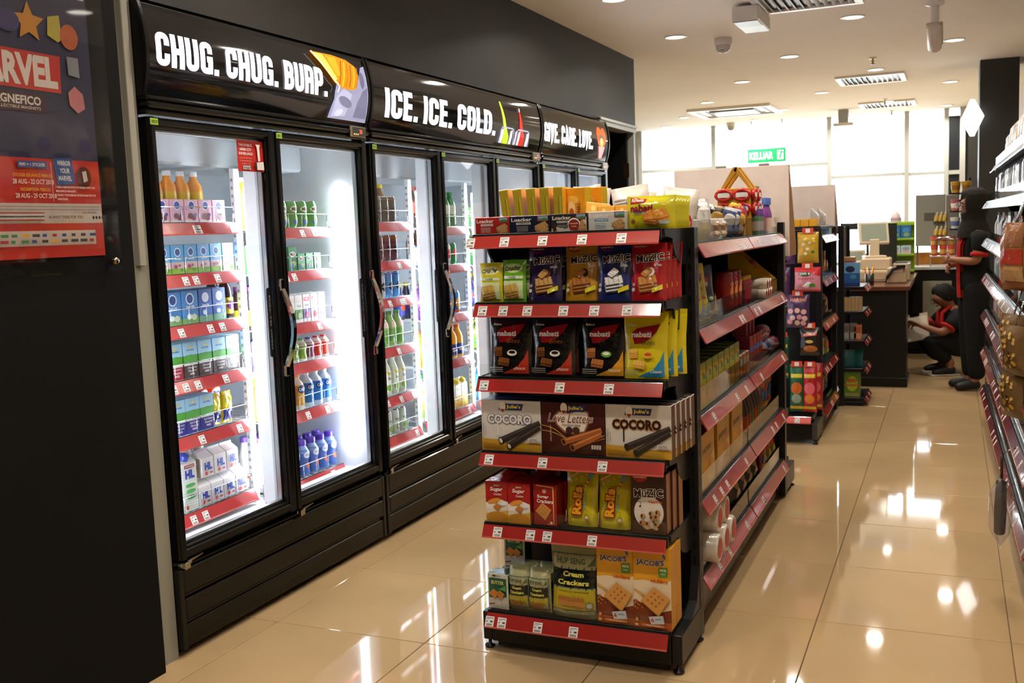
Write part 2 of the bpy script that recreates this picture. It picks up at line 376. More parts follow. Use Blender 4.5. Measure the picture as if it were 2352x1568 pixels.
# ------------------------------------------------------------------ ceiling fittings
def build_ceiling_items():
    ring = MB().lathe([(.078, 0), (.078, -.006), (.070, -.010), (.066, 0)], '#e8e2d8', 28, caps=False).mesh('trim_ring', 'plastic')
    disc = MB().lathe([(.066, .0), (.066, -.004), (.0, -.004)], (1, .93, .80), 28).mesh('diffuser', 'lamp')
    rows = [(.3, (-.65,)), (1.7, (-1.24, -.02)), (3.05, (-1.85, -.63)), (4.45, (-1.24, -.02)), (5.85, (-1.83, -.02)), (7.25, (-1.82, -.62)), (8.66, (-1.23, 0)), (9.92, (-1.85, -.65)), (11.33, (-2.5, -1.28, -.03)),  # first two rows: out of view, added to brighten the end display's front
            (12.73, (-3.1, -1.89, -.69)), (13.75, (-3.6, -2.4, -1.25, -.08))]
    li = bpy.data.lights.new('downlight', 'AREA'); li.shape = 'DISK'; li.size = .12; li.energy = DOWN_POWER; li.color = DOWN_COL; li.spread = R(150)
    places = [(x, y) for y, xs in rows for x in xs]
    for x, y in places:
        t = thing('downlight', f'round recessed downlight, {ORD[sorted(set(-q for q, _ in rows)).index(-y)]} row from the storefront, {ORD[sorted(a for a, b in places if b == y).index(x)]} from the cooler side', 'downlight', (x, y, CZ), 0, 'recessed ceiling downlights')
        link('trim_ring', ring, t); link('diffuser', disc, t)
        o = bpy.data.objects.new('bulb', li); COL.objects.link(o); o.parent = t; o.location = (0, 0, -.012)
    def vent(x, y, s, lab):
        t = thing('ceiling_vent', lab, 'vent', (x, y, CZ), 0, 'square ceiling air vents')
        m = MB(); e = s/2
        for a, b, c, d in ((-e, e, -e, -e+.05), (-e, e, e-.05, e), (-e, -e+.05, -e+.05, e-.05), (e-.05, e, -e+.05, e-.05)): m.box(a, b, c, d, -.02, 0, '#e6e4e0', .003)
        m.obj('frame', 'plastic', t); MB().box(-e+.05, e-.05, -e+.05, e-.05, -.003, -.001, '#3b3936').obj('duct_plate', 'plastic', t)
        for k in range(11):
            q = -e+.075+k*(s-.15)/10
            mm = MB().box(q-.012, q+.012, -e+.05, e-.05, -.0015, .0015, '#d5d1cb').xf(Matrix.Translation((q, 0, -.012)) @ Matrix.Rotation(R(38 if k < 5 else -38), 4, 'Y') @ Matrix.Translation((-q, 0, 0)))
            mm.obj('louvre', 'plastic', t)
    vent(-.73, 10.52, .62, 'square white slatted air vent over the till counter'); vent(-.72, 13.0, .62, 'square white slatted air vent close to the storefront'); vent(-.82, 6.45, .62, 'square white slatted air vent cut by the picture top edge')
    t = thing('ceiling_air_conditioner', 'white square cassette air conditioner in the ceiling near the storefront', 'air conditioner', (-2.4, 12.4, CZ))
    e = .48; m = MB()
    for a, b, c, d in ((-e, e, -e, -e+.07), (-e, e, e-.07, e), (-e, -e+.07, -e+.07, e-.07), (e-.07, e, -e+.07, e-.07)): m.box(a, b, c, d, -.03, 0, '#efece6', .004)
    m.obj('frame', 'plastic', t); MB().box(-.26, .26, -.26, .26, -.035, -.005, '#8b8781', .004).obj('intake_grille', 'plastic', t)
    m = MB().box(-e+.07, e-.07, -e+.07, e-.07, -.012, -.001, '#dad6cf'); m.obj('cassette_plate', 'plastic', t)
    for a in range(4):
        mm = MB().box(-.3, .3, -.37, -.31, -.02, -.014, '#5c5954').xf(Matrix.Rotation(a*PI/2, 4, 'Z')); mm.obj('flap', 'plastic', t)
    t = thing('emergency_light', 'white box light hanging from ceiling above the endcap shelf', 'light', (-1.17, 6.62, CZ))
    MB().box(-.08, .08, -.24, .20, -.11, -.02, '#d9d4cc', .006).obj('housing', 'plastic', t); MB().box(-.03, .03, -.05, .05, -.03, 0, '#b7b2aa').obj('bracket', 'plastic', t); MB().box(-.075, .075, -.235, -.05, -.116, -.109, '#8f8c86', .003).obj('lens', 'plastic', t)
    t = thing('bullet_camera', 'white bullet security camera on a ceiling stalk over the aisle', 'camera', (-.115, 7.1, CZ))
    MB().lathe([(.055, 0), (.055, -.012), (.03, -.02)], '#e5ddd4', 18).obj('mount_plate', 'plastic', t)
    MB().lathe([(.026, -.015), (.026, -.13), (.018, -.14)], '#e5ddd4', 14).obj('stalk', 'plastic', t)
    mm = MB().lathe([(.0, -.11), (.036, -.11), (.042, -.1), (.042, .1), (.036, .11), (0, .11)], '#d8cec4', 18).xf(Matrix.Translation((0, -.03, -.22)) @ Matrix.Rotation(R(64), 4, 'X') @ Matrix.Rotation(R(0), 4, 'Y'))
    mm.obj('camera_body', 'plastic', t)
    mm = MB().box(-.05, .05, .03, .05, -.13, .1, '#cfc6bc', .006).xf(Matrix.Translation((0, -.03, -.22)) @ Matrix.Rotation(R(64), 4, 'X')); mm.obj('sun_hood', 'plastic', t)
    for x, y, lab in ((-1.537, 7.52, 'white dome security camera on ceiling above the coolers'), (-2.75, 13.9, 'small dome security camera on ceiling by the storefront')):
        t = thing('dome_camera', lab, 'camera', (x, y, CZ)); MB().lathe([(.065, 0), (.065, -.035), (.058, -.05)], '#d9d0c8', 20).obj('base', 'plastic', t)
        MB().lathe([(.055, -.05), (.05, -.08), (.034, -.1), (0, -.108)], '#b9b0a8', 20).obj('dome', 'plastic', t); MB().lathe([(.0, -.03), (.028, -.03), (.028, 0), (0, 0)], '#111111', 14).xf(Matrix.Translation((0, -.035, -.065)) @ Matrix.Rotation(R(70), 4, 'X')).obj('lens', 'plastic', t)
    for x, y, lab in ((-.627, 9.2, 'brass sprinkler head hanging nearest the round downlight'), (-.72, 12.5, 'brass sprinkler head between the two square vents'), (-.72, 13.9, 'small sprinkler head hanging by the storefront glass')):
        t = thing('sprinkler', lab, 'sprinkler', (x, y, CZ)); MB().lathe([(.035, 0), (.035, -.006), (.012, -.012)], '#d8cdbd', 16).obj('rose', 'chrome', t)
        MB().lathe([(.009, -.01), (.009, -.045), (.02, -.05), (.02, -.055), (.0, -.056)], '#a58d66', 12).obj('head', 'chrome', t)
    t = thing('projector_box', 'small grey box bracket on ceiling before the storefront', 'fixture', (-1.25, 13.35, CZ)); MB().box(-.06, .06, -.06, .06, -.16, 0, '#9a9d9d', .004).obj('housing', 'plastic', t); MB().box(-.12, .12, -.08, .08, -.2, -.16, '#d8d6d0', .01).obj('shade', 'plastic', t)
    # exit sign
    t = thing('exit_sign', 'green lit KELUAR exit sign hanging before the storefront', 'sign', (-2.28, 13.9, 2.225))
    MB().box(-.25, .25, -.02, .02, -.09, .09, '#1f9d5e', .004).obj('sign_board', 'exit_light', t)
    d = Deco(lambda u, v, o: (u, -.02-o, v), step=.001)
    d.text('KELUAR', -.07, 0, .10, '#f4fff8', w=.31, bold=.03); d.rect(.14, -.06, .22, .06, '#e9fff2'); d.poly([(.16, -.05), (.18, -.05), (.205, .05), (.185, .05)], '#1f9d5e'); d.ell(.205, .035, .012, .012, '#1f9d5e')
    d.obj('lettering', t, 'exit_light')
    for x in (-.2, .2): MB().tube([(x, 0, .08), (x, 0, .466)], .006, '#777777').obj('hanger', 'plastic', t)
    # lit sign box on the side of the pillar
    t = thing('light_box_sign', 'white lit diamond shaped sign box mounted by the dark pillar', 'sign', (.152, 9.98, 2.20))
    MB().box(0, .07, .0, .03, -.02, .02, '#3a3a3a').obj('arm', 'powder_coat', t)
    mm = MB().prism([(-.16, 0), (0, -.16), (.16, 0), (0, .16)], -.02, .02, '#fdfdff', 'x').xf(Matrix.Rotation(R(28), 4, 'Z')); mm.obj('light_panel', 'panel_light', t)
build_ceiling_items()

# ================================================================== DRINK COOLERS
GL = {'C': (.5, [[(.4, .62), (.4, .9), (.1, .9), (.1, .1), (.4, .1), (.4, .38)]]),
 'H': (.5, [[(.1, 0), (.1, 1)], [(.4, 0), (.4, 1)], [(.1, .5), (.4, .5)]]),
 'U': (.5, [[(.1, 1), (.1, .1), (.4, .1), (.4, 1)]]),
 'G': (.5, [[(.4, .64), (.4, .9), (.1, .9), (.1, .1), (.38, .1)], [(.4, .02), (.4, .52)], [(.27, .46), (.5, .46)]]),
 '.': (.2, [[(.1, 0), (.1, .19)]]),
 'B': (.5, [[(.1, 0), (.1, 1)], [(.1, .9), (.39, .9), (.39, .52), (.1, .52)], [(.1, .5), (.4, .5), (.4, .1), (.1, .1)]]),
 'R': (.5, [[(.1, 0), (.1, 1)], [(.1, .9), (.4, .9), (.4, .47), (.1, .47)], [(.4, .5), (.4, 0)]]),
 'P': (.5, [[(.1, 0), (.1, 1)], [(.1, .9), (.4, .9), (.4, .42), (.1, .42)]]),
 'I': (.2, [[(.1, 0), (.1, 1)]]),
 'E': (.43, [[(.1, 0), (.1, 1)], [(.1, .91), (.41, .91)], [(.1, .5), (.39, .5)], [(.1, .09), (.41, .09)]]),
 'O': (.5, [[(.25, .9), (.1, .9), (.1, .1), (.4, .1), (.4, .9), (.25, .9)]]),
 'L': (.4, [[(.1, 1), (.1, 0)], [(.1, .09), (.4, .09)]]),
 'D': (.5, [[(.1, 0), (.1, 1)], [(.1, .9), (.4, .9), (.4, .1), (.1, .1)]]),
 'V': (.5, [[(.09, 1), (.25, .04), (.41, 1)]]),
 'A': (.5, [[(.08, 0), (.25, .94), (.42, 0)], [(.14, .26), (.36, .26)]])}
def block_text(d, body, u0, u1, v0, v1, c):
    tot = sum(.22 if ch == ' ' else GL[ch][0]+.05 for ch in body)-.05
    sx = (u1-u0)/tot; sy = v1-v0; x = 0; sub = Deco(lambda u, v, o: d.surf(u0+u*sx, v0+v*sy, o), step=d.step); sub.l = d.l
    for ch in body:
        if ch == ' ': x += .22; continue
        w, st = GL[ch]
        for p in st: sub.stroke([(a+x, b) for a, b in p], .188, c, .16 if ch in 'CGUOBRPD' else 0, .07, False)
        x += w+.05
    n = len(d.mb.v); d.mb.v += sub.mb.v; d.mb.f += [tuple(i+n for i in f) for f in sub.mb.f]; d.mb.c += sub.mb.c; d.mb.s += sub.mb.s
    d.l += 2
BK = '#0c0c0d'
_tag = {}
def price_tag_mesh():
    if 'm' not in _tag:
        m = MB(); m.add([(-.015, 0, 0), (.015, 0, 0), (.015, 0, .035), (-.015, 0, .035), (-.015, .0008, 0), (.015, .0008, 0), (.015, .0008, .035), (-.015, .0008, .035)], [(0, 1, 2, 3), (7, 6, 5, 4), (0, 4, 5, 1), (3, 2, 6, 7), (0, 3, 7, 4), (1, 5, 6, 2)], '#e9e4de')
        def q(x0, z0, x1, z1, c): m.add([(x0, -.0004, z0), (x1, -.0004, z0), (x1, -.0004, z1), (x0, -.0004, z1)], [(0, 1, 2, 3)], c)
        q(-.012, .029, .012, .031, '#6a6a6a'); q(-.012, .025, -.002, .0265, '#7a7a7a'); q(.002, .0165, .011, .0215, '#333333'); q(-.012, .017, -.006, .020, '#555555')
        for k in range(8): q(-.010+k*.0026, .005, -.0086+k*.0026, .012, '#222222')
        _tag['m'] = m.mesh('price_tag', 'print')
    return _tag['m']
def slant_strip(L, h, out, c='#9c2a26', th=.003):
    """red price strip: top edge at y=0 z=0, bottom edge out by `out` and down by h"""
    m = MB(); x0, x1 = -L/2, L/2
    m.prism([(0, 0), (-out, -h), (-out-th, -h), (-out-th, -h+.004), (-th, .001)], x0, x1, c, 'x')
    m.prism([(-out-th-.0006, -h-.001), (-out-th-.0025, -h-.001), (-out-th-.0025, -h+.004), (-out-th-.0006, -h+.004)], x0, x1, '#c9584f', 'x')
    m.prism([(-th-.0002, .001), (-th-.0015, -.001), (-th+.001, -.003), (.001, .0015)], x0, x1, '#1a1a1a', 'x')
    return m
def put_tags(parent, xs, h, out, y=0, z=0, top=.5):
    a = math.atan2(out, h)
    for x in xs: link('price_tag', price_tag_mesh(), parent, (x, y-.0045-out, z-h+.0012), (-a, 0, 0))
WIRE = '#d9dde0'
_sh = {}
def cooler_shelf(root, xc, L, z, ntags, rnd, y=.162, depth=.40):
    k = round(L, 3)
    if k not in _sh:
        m = MB()
        for i in range(int(L/.034)+1): x = -L/2+.004+i*.034; m.box(x-.0018, x+.0018, 0, depth, -.004, 0, WIRE)
        for yy in (.0, .2, depth-.004): m.box(-L/2, L/2, yy, yy+.005, -.009, -.004, WIRE)
        a = m.mesh('wire_deck', 'liner')
        g = MB()
        g.tube([(-L/2, .004, 0), (-L/2, .004, .058), (L/2, .004, .058), (L/2, .004, 0)], .0022, '#e8eaec', 5)
        for i in range(1, 6): x = -L/2+i*L/6; g.tube([(x, .004, 0), (x, .004, .058)], .0018, '#e8eaec', 5)
        b = g.mesh('wire_guard', 'chrome'); c = slant_strip(L+.02, .044, .018, '#a83636').mesh('price_strip', 'strip_plastic')
        _sh[k] = (a, b, c)
    a, b, c = _sh[k]
    s = link('shelf', a, root, (xc, y, z)); link('wire_guard', b, s); link('price_strip', c, s, (0, -.002, .002))
    put_tags(s, sorted(rnd.uniform(-L*.44, L*.46) for _ in range(ntags)), .044, .018, -.002, .002)
def header_y(z): return -.004-.036*(1-((z-1.975)/.165)**2)
def cooler(name, label, y0, y1, bays, tags, shelves, sign):
    W = y1-y0; yc = (y0+y1)/2; e = W/2
    t = thing('drink_cooler', label, 'refrigerator', (-2.33, yc, 0), PI/2, 'glass door drink coolers')
    rnd = random.Random(int(y0*100))
    m = MB()
    m.box(-e, -e+.03, .035, .72, .03, 1.84, BK, .003).box(e-.03, e, .035, .72, .03, 1.84, BK, .003).box(-e, e, .035, .72, 1.78, 2.08, BK, .003).box(-e, e, .69, .72, .03, 1.84, BK).box(-e, e, .035, .72, .0, .335, BK, .003)
    m.obj('cabinet', 'gloss_black', t)
    lw = '#e4e9ee'
    m = MB().box(-e+.03, -e+.036, .04, .69, .335, 1.78, lw).box(e-.036, e-.03, .04, .69, .335, 1.78, lw).box(-e+.03, e-.03, .683, .69, .335, 1.78, '#c3ccd4').box(-e+.03, e-.03, .04, .69, .335, .345, lw).box(-e+.03, e-.03, .04, .69, 1.772, 1.78, lw)
    m.box(-e+.036, e-.036, .30, .68, 1.655, 1.772, '#d5dbe0', .01)
    for k in range(1, bays):
        x = -e+.03+(W-.06)*k/bays; m.box(x-.027, x+.027, .055, .118, .345, 1.772, lw, .006)
    m.obj('liner', 'liner', t)
    # header sign
    m = MB()
    m.grid(lambda a, b: (-e+.012+a*(W-.024), header_y(1.835+b*.28), 1.835+b*.28), 1, 14, '#0b0b0c')
    m.box(-e+.012, e-.012, -.02, .05, 2.09, 2.115, '#131313', .004)
    hd = m.obj('header', 'header_gloss', t)
    for s in (-1, 1):
        P = [(header_y(1.828+.292*k/12)-.006, 1.828+.292*k/12) for k in range(13)]; P += [(.06, 2.125), (.06, 1.828)]
        MB().prism(P, s*e-s*.014, s*e, '#171717', 'x').obj('header_end', 'gloss_black', t)
    hs = lambda u, v, o: (u-yc, header_y(v)-o, v)
    d = Deco(hs, curved=.05, step=.0008)
    sign(d); d.obj('sign_print', hd, 'sign_light')
    # rail with control display
    m = MB()
    for a, b, yy in ((1.772, 1.79, -.024), (1.792, 1.812, -.034), (1.814, 1.832, -.028)): m.box(-e+.004, e-.004, yy, .05, a, b, '#151412', .006)
    rl = m.obj('rail', 'gloss_black', t)
    MB().box(e-.155, e-.045, -.040, -.03, 1.779, 1.823, '#8a7b62', .002).obj('control_panel', 'plastic', rl)
    d = Deco(lambda u, v, o: (u, -.040-o, v), step=.0006); d.rect(e-.15, 1.783, e-.05, 1.819, '#3a3d3c'); d.obj('control_face', rl, 'plastic')
    d = Deco(lambda u, v, o: (u, -.0408-o, v), step=.0004); d.text('21', e-.085, 1.803, .016, (1., .06, .03), w=.02, bold=.02)
    for k in range(3): d.rect(e-.14+k*.014, 1.788, e-.134+k*.014, 1.793, (.9, .35, .05))
    d.obj('control_digits', rl, 'panel_light')
    # doors
    bw = (W-.02)/bays
    for k in range(bays):
        x0 = -e+.01+bw*k+.004; x1 = x0+bw-.008; zb, zt = .325, 1.766; a, b, tp, bt = .034, .044, .036, .046
        m = MB()
        for q0, q1, yy in ((0, 1., -.012), (.25, .9, -.022)):
            m.box(x0+a*q0*.5, x0+a-(0 if q0 == 0 else .006), yy, .03, zb, zt, '#0d0d0e', .004); m.box(x1-b+(0 if q0 == 0 else .008), x1-b*q0*.3, yy, .03, zb, zt, '#0d0d0e', .004)
            m.box(x0+a*.6, x1-b*.6, yy+.001, .03, zt-tp+(0 if q0 == 0 else .01), zt-(0 if q0 == 0 else .006), '#0d0d0e', .004); m.box(x0+a*.6, x1-b*.6, yy+.001, .03, zb+(0 if q0 == 0 else .008), zb+bt-(0 if q0 == 0 else .01), '#0d0d0e', .004)
        dr = m.obj('door', 'gloss_black', t)
        MB().box(x0+a, x1-b, .002, .007, zb+bt, zt-tp, '#ffffff').obj('glass_pane', 'glass', dr)
        m = MB()
        for aa, bb, cc, dd in ((x0+a, x0+a+.008, zb+bt, zt-tp), (x1-b-.008, x1-b, zb+bt, zt-tp), (x0+a, x1-b, zt-tp-.008, zt-tp), (x0+a, x1-b, zb+bt, zb+bt+.01)): m.box(aa, bb, .008, .026, cc, dd, '#b9bec2', .001)
        m.obj('spacer', 'aluminium', dr)
        hx = x1-.018; P = []
        for i in range(13): q = i/12; P.append((hx+.012*math.sin(q*PI), -.02-.042*math.sin(q*PI), .872+.325*q))
        m = MB(); V = []
        for (px, py, pz) in P: V += [(px-.010, py-.006, pz), (px+.010, py-.006, pz), (px+.010, py+.006, pz), (px-.010, py+.006, pz)]
        F = [(i*4+j, i*4+(j+1) % 4, i*4+4+(j+1) % 4, i*4+4+j) for i in range(12) for j in range(4)]+[(0, 1, 2, 3), (48, 49, 50, 51)]
        m.add(V, F, '#c9c9c6')
        for z in (.872, 1.197): m.box(hx-.013, hx+.013, -.032, -.012, z-.022, z+.022, '#c9c9c6', .004)
        m.obj('handle', 'chrome', dr)
        hp = MB(); q = [(hx-.05+.010*math.cos(2*PI*i/16), 1.06+(.12 if math.sin(2*PI*i/16) > 0 else -.12)+.010*math.sin(2*PI*i/16)) for i in range(16)]
        hp.prism(q, -.004, .001, '#151416', 'y'); hp.obj('pull_plate', 'plastic', dr)
        dd = Deco(lambda u, v, o: (u, -.0045-o, v), step=.0004); dd.text('PULL TO OPEN', hx-.05, 1.06, .007, '#8b8f95', w=.2, rot=-PI/2); dd.obj('plate_print', dr)
        # the corner sticker with the door number
        MB().box(x0+.002, x0+.036, -.0255, -.0225, zt-.026, zt-.006, '#9cc23a', .0005).obj('number_sticker', 'print', dr)
        dd = Deco(lambda u, v, o: (u, -.0256-o, v), step=.0004); dd.text(tags[k], x0+.019, zt-.016, .011, '#222a12', w=.026); dd.obj('sticker_print', dr)
        m = MB().box(x0-.002, x0+.05, -.018, .02, zb-.018, zb-.005, '#b0aca4', .002).box(x0, x0+.026, -.035, -.012, zb-.026, zb-.002, '#b0aca4', .003).prism([(x0+.03, zb-.016), (x0+.11, zb-.004), (x0+.11, zb-.001), (x0+.03, zb-.004)], -.014, -.008, '#8c8880')
        m.obj('hinge', 'chrome', dr)
    # plinth with three slats
    MB().box(-e+.006, e-.006, -.004, .05, .028, .305, '#060606').box(-e+.05, e-.05, .06, .6, 0, .03, '#060606').obj('plinth', 'gloss_black', t)
    for a in (-e, e-.022): MB().box(a, a+.022, -.016, .03, .026, .30, '#131211', .003).obj('plinth_stile', 'gloss_black', t)
    for a, b, yy in ((.03, .108, -.012), (.122, .196, -.017), (.212, .296, -.017)): MB().box(-e+.022, e-.022, yy, .0, a, b, '#060505', .004).obj('grille_slat', 'gloss_black', t)
    # light tubes and shelf posts
    inner = W-.06
    for k in range(bays+1):
        x = -e+.03+inner*k/bays
        if k in (0, bays): q = x+(.012 if k == 0 else -.012); MB().box(q-.008, q+.008, .098, .125, .42, 1.58, (.82, .91, 1.0), .003).obj('light_tube', 'led', t)
        else: MB().box(x-.014, x+.014, .120, .131, .42, 1.58, (.82, .91, 1.0), .003).obj('light_tube', 'led', t)
        if 0 < k < bays:
            m = MB().box(x-.017, x+.017, .166, .188, .345, 1.64, '#e8ecef', .002)
            for i in range(40): z = .42+i*.03; m.box(x-.0185, x-.0165, .172, .182, z, z+.012, '#8a929a')
            m.obj('shelf_post', 'liner', t)
    for k, zs in enumerate(shelves):
        L = inner/bays-.075; xc = -e+.03+inner*(k+.5)/bays
        for z in zs: cooler_shelf(t, xc, L, z, rnd.choice((2, 3, 3, 4)), rnd)
    return t
def sign_chug(d):
    w = '#f3f0ff'
    block_text(d, 'CHUG.', 2.537, 2.835, 1.925, 2.03, w); block_text(d, 'CHUG.', 2.87, 3.165, 1.925, 2.03, w); block_text(d, 'BURP.', 3.20, 3.485, 1.923, 2.03, w)
    # bottle neck pouring and a frosted bottle
    G = [(3.50, 1.845), (3.512, 1.885), (3.53, 1.92), (3.535, 1.95), (3.55, 1.985), (3.60, 2.0), (3.68, 1.99), (3.72, 2.02), (3.75, 2.07), (3.782, 2.08), (3.788, 1.96), (3.785, 1.845)]
    d.poly(G, '#7c7c94'); d.poly([(3.52, 1.85), (3.545, 1.93), (3.60, 1.97), (3.66, 1.95), (3.62, 1.86)], '#9292aa'); d.poly([(3.68, 1.86), (3.70, 1.92), (3.74, 1.97), (3.78, 1.99), (3.778, 1.86)], '#5c5c74'); d.ell(3.61, 1.915, .05, .02, '#5f5f76', 14, -.2); d.ell(3.74, 2.015, .018, .035, '#55556a', 12); d.ell(3.57, 1.87, .03, .012, '#a9a9bd', 12, .3)
    d.poly([(3.385, 2.09), (3.44, 2.052), (3.525, 1.985), (3.555, 1.972), (3.60, 1.966), (3.655, 1.966), (3.69, 1.978), (3.715, 2.03), (3.70, 2.068), (3.64, 2.088), (3.54, 2.095)], '#b8720e'); d.poly([(3.40, 2.087), (3.53, 1.99), (3.55, 2.0), (3.47, 2.088)], '#e3b04a'); d.poly([(3.49, 2.085), (3.545, 2.01), (3.575, 2.015), (3.56, 2.086)], '#cf8a1a')
    for k in range(6): d.stroke([(3.555+k*.024, 1.972+.001*k), (3.572+k*.024, 2.01), (3.595+k*.021, 2.078-.003*k)], .006, ('#7a3d06', '#e0a024', '#9a560a')[k % 3], .02)
    d.stroke([(3.385, 2.09), (3.525, 1.985), (3.555, 1.972), (3.535, 1.945)], .006, '#d9d4d0', .02)
def sign_ice(d):
    w = '#f6f2ff'
    block_text(d, 'ICE. ICE. COLD.', 3.94, 5.12, 1.884, 2.012, w)
    d.poly([(5.19, 2.075), (5.21, 2.075), (5.26, 1.94), (5.30, 1.89), (5.30, 1.85), (5.22, 1.85), (5.22, 1.93)], '#9db01c'); d.poly([(5.20, 2.06), (5.205, 2.06), (5.255, 1.93), (5.245, 1.925)], '#dbe86a')
    d.poly([(5.45, 2.04), (5.465, 2.04), (5.49, 1.95), (5.52, 1.90), (5.52, 1.85), (5.44, 1.85), (5.44, 1.92)], '#b3261c'); d.rect(5.452, 2.04, 5.464, 2.06, '#c9c2c2')
    for a, b in ((5.17, 5.22), (5.30, 5.345), (5.37, 5.40), (5.41, 5.45), (5.53, 5.58)): d.poly([(a, 1.85), (a+.01, 1.92), (b, 1.93), (b-.012, 1.85)], '#b6b3c2')
    for a, b in ((5.17, 5.36), (5.39, 5.58)): d.stroke([(a, 1.85), (a+.01, 1.935), (b-.01, 1.935), (b, 1.85)], .008, '#8d8b9a', .02)
def sign_care(d):
    block_text(d, 'GIVE. CARE. LOVE.', 5.84, 6.76, 1.903, 2.018, '#f6f2ff')
    d.poly([(6.83, 2.02), (6.86, 2.06), (6.90, 2.065), (6.935, 2.045), (6.97, 2.065), (7.01, 2.06), (7.04, 2.02), (7.03, 1.97), (6.935, 1.88), (6.85, 1.97)], '#d9481f'); d.poly([(6.88, 2.0), (6.935, 2.02), (6.99, 2.0), (6.98, 1.95), (6.935, 1.9), (6.89, 1.95)], '#5a4636')
    d.ell(6.935, 1.96, .035, .03, '#b7b04a'); d.poly([(6.87, 1.93), (7.0, 1.93), (6.965, 1.85), (6.91, 1.85)], '#e58f8f')
Z1L = (1.436, 1.256, 1.076, .882, .683, .405); Z1R = (1.41, 1.233, 1.015, .85, .65, .36)
Z2A = (1.426, 1.24, 1.062, .824, .586, .39); Z2B = (1.396, 1.193, .924, .677, .397); Z2C = (1.396, 1.18, .94, .69, .397)
F1 = cooler('c', 'black two-door drink cooler under the CHUG. CHUG. BURP. sign', 2.49, 3.805, 2, ('0010', '0011'), (Z1L, Z1R), sign_chug)
F2 = cooler('c', 'black three-door drink cooler under the ICE. ICE. COLD. sign', 3.82, 5.80, 3, ('0012', '0013', '0014'), (Z2A, Z2B, Z2C), sign_ice)
F3 = cooler('c', 'black two-door drink cooler under the GIVE. CARE. LOVE. sign', 5.815, 7.115, 2, ('0015', '0016'), (Z1R, Z1R), sign_care)
def cctv_sticker():
    dr = [o for o in F1.children if o.name.startswith('door')][0]
    y = lambda u: u-3.1475
    d = Deco(lambda u, v, o: (u-(2.49+3.805)/2-.006, .002-o, v-.021), step=.0004)
    d.rect(2.958, 1.635, 3.108, 1.775-.03, '#b8261e'); d.text('THIS STORE IS', 3.005, 1.728, .009, '#f3e9e4', w=.075); d.text('UNDER CCTV', 3.005, 1.713, .009, '#f3e9e4', w=.066); d.text('SURVEILLANCE', 3.005, 1.698, .009, '#f3e9e4', w=.078)
    for k, s in enumerate(('KEDAI INI SENTIASA', 'DI BAWAH KAWALAN', 'KAMERA CCTV')): d.text(s, 3.003, 1.682-k*.010, .005, '#d98a80', w=(.066, .066, .05)[k])
    d.rect(2.985, 1.642, 3.027, 1.655, '#e6dfda')
    for k in range(7): d.rect(2.988+k*.0055, 1.644, 2.991+k*.0055, 1.653, '#333333')
    d.poly([(3.056, 1.733), (3.084, 1.733), (3.078, 1.722), (3.080, 1.675), (3.068, 1.672), (3.064, 1.722)], '#e6dcd4'); d.poly([(3.056, 1.668), (3.098, 1.672), (3.100, 1.642), (3.060, 1.642), (3.050, 1.65)], '#ded4cc'); d.poly([(3.045, 1.668), (3.058, 1.668), (3.060, 1.644), (3.049, 1.647)], '#2a2320')
    d.obj('warning_sticker', dr)
cctv_sticker()

# ================================================================== PRODUCTS
PROTO = {}
def P_(name, parts): PROTO[name] = parts
FLAT = lambda y: (lambda u, v, o: (u, y-o, v))
def carton(name, w, d, h, c, art=None, side=None, top=None, m='carton', b=.0015):
    """box pack, front at y=-d/2, base at z=0"""
    mb = MB().box(-w/2, w/2, -d/2, d/2, 0, h, c, b)
    if side or top:
        y = d/2-.002
        if side: mb.box(-w/2-.0003, w/2+.0003, -y, y, .002, h-.002, side)
        if top: mb.box(-w/2+.002, w/2-.002, -y, y, h-.001, h+.0004, top)
    parts = [('pack', mb.mesh(name, m), m)]
    if art:
        D = Deco(FLAT(-d/2-.0002), w=w, h=h); art(D, w, h); parts.append(('front_print', D.mesh('front_print'), 0))
    P_(name, parts)
def pouch_fn(w, d, h, kind, seed):
    r = random.Random(seed); ph = [r.uniform(0, 6) for _ in range(4)]
    def t(u, v):
        a = min(1, abs(2*u/w)); b = min(1, max(0, v/h))
        pu = max(0, 1-a**3)**.6
        if kind == 'stand': pv = (1-b**1.7)*.92*min(1, .72+b*3)+.02 if b < .93 else .015
        else:
            e = min(b, 1-b); pv = min(1, max(0, (e-.045)/.22))**.55 if e > .045 else .0
        wr = .0016*math.sin(u/w*19+ph[0]+v/h*5)*math.sin(v/h*13+ph[1])*(1 if .06 < b < .94 else .3)
        return max(.0006, d/2*pu*pv+wr*pu+.0006)
    return t
def pouch(name, w, d, h, c, art=None, kind='stand', seed=1, seal=None, m='foil', mp='foil_print', back=None):
    t = pouch_fn(w, d, h, kind, seed)
    def ww(v):
        b = v/h
        return 1-(.05*math.sin(PI*min(1, b))**2 if kind == 'stand' else .04*(1-abs(2*b-1)**2))
    nu, nv = 10, 14; mb = MB()
    fr = lambda a, b: ((a-.5)*w*ww(b*h), -t((a-.5)*w, b*h), b*h)
    bk = lambda a, b: ((a-.5)*w*ww(b*h), t((a-.5)*w, b*h)*.8, b*h)
    cc = (lambda a, b: seal if (b > .93 or (kind != 'stand' and b < .06)) else c) if seal else c
    mb.grid(fr, nu, nv, cc); mb.grid(bk, nu, nv, back or c, flip=True)
    parts = [('pack', mb.mesh(name, m, True), m)]
    if art:
        D = Deco(lambda u, v, o: (u*ww(v), -t(u, v)-o-.0005, v), curved=w/9, step=.0004, w=w, h=h); art(D, w, h); parts.append(('front_print', D.mesh('front_print', mp), 0))
    P_(name, parts)
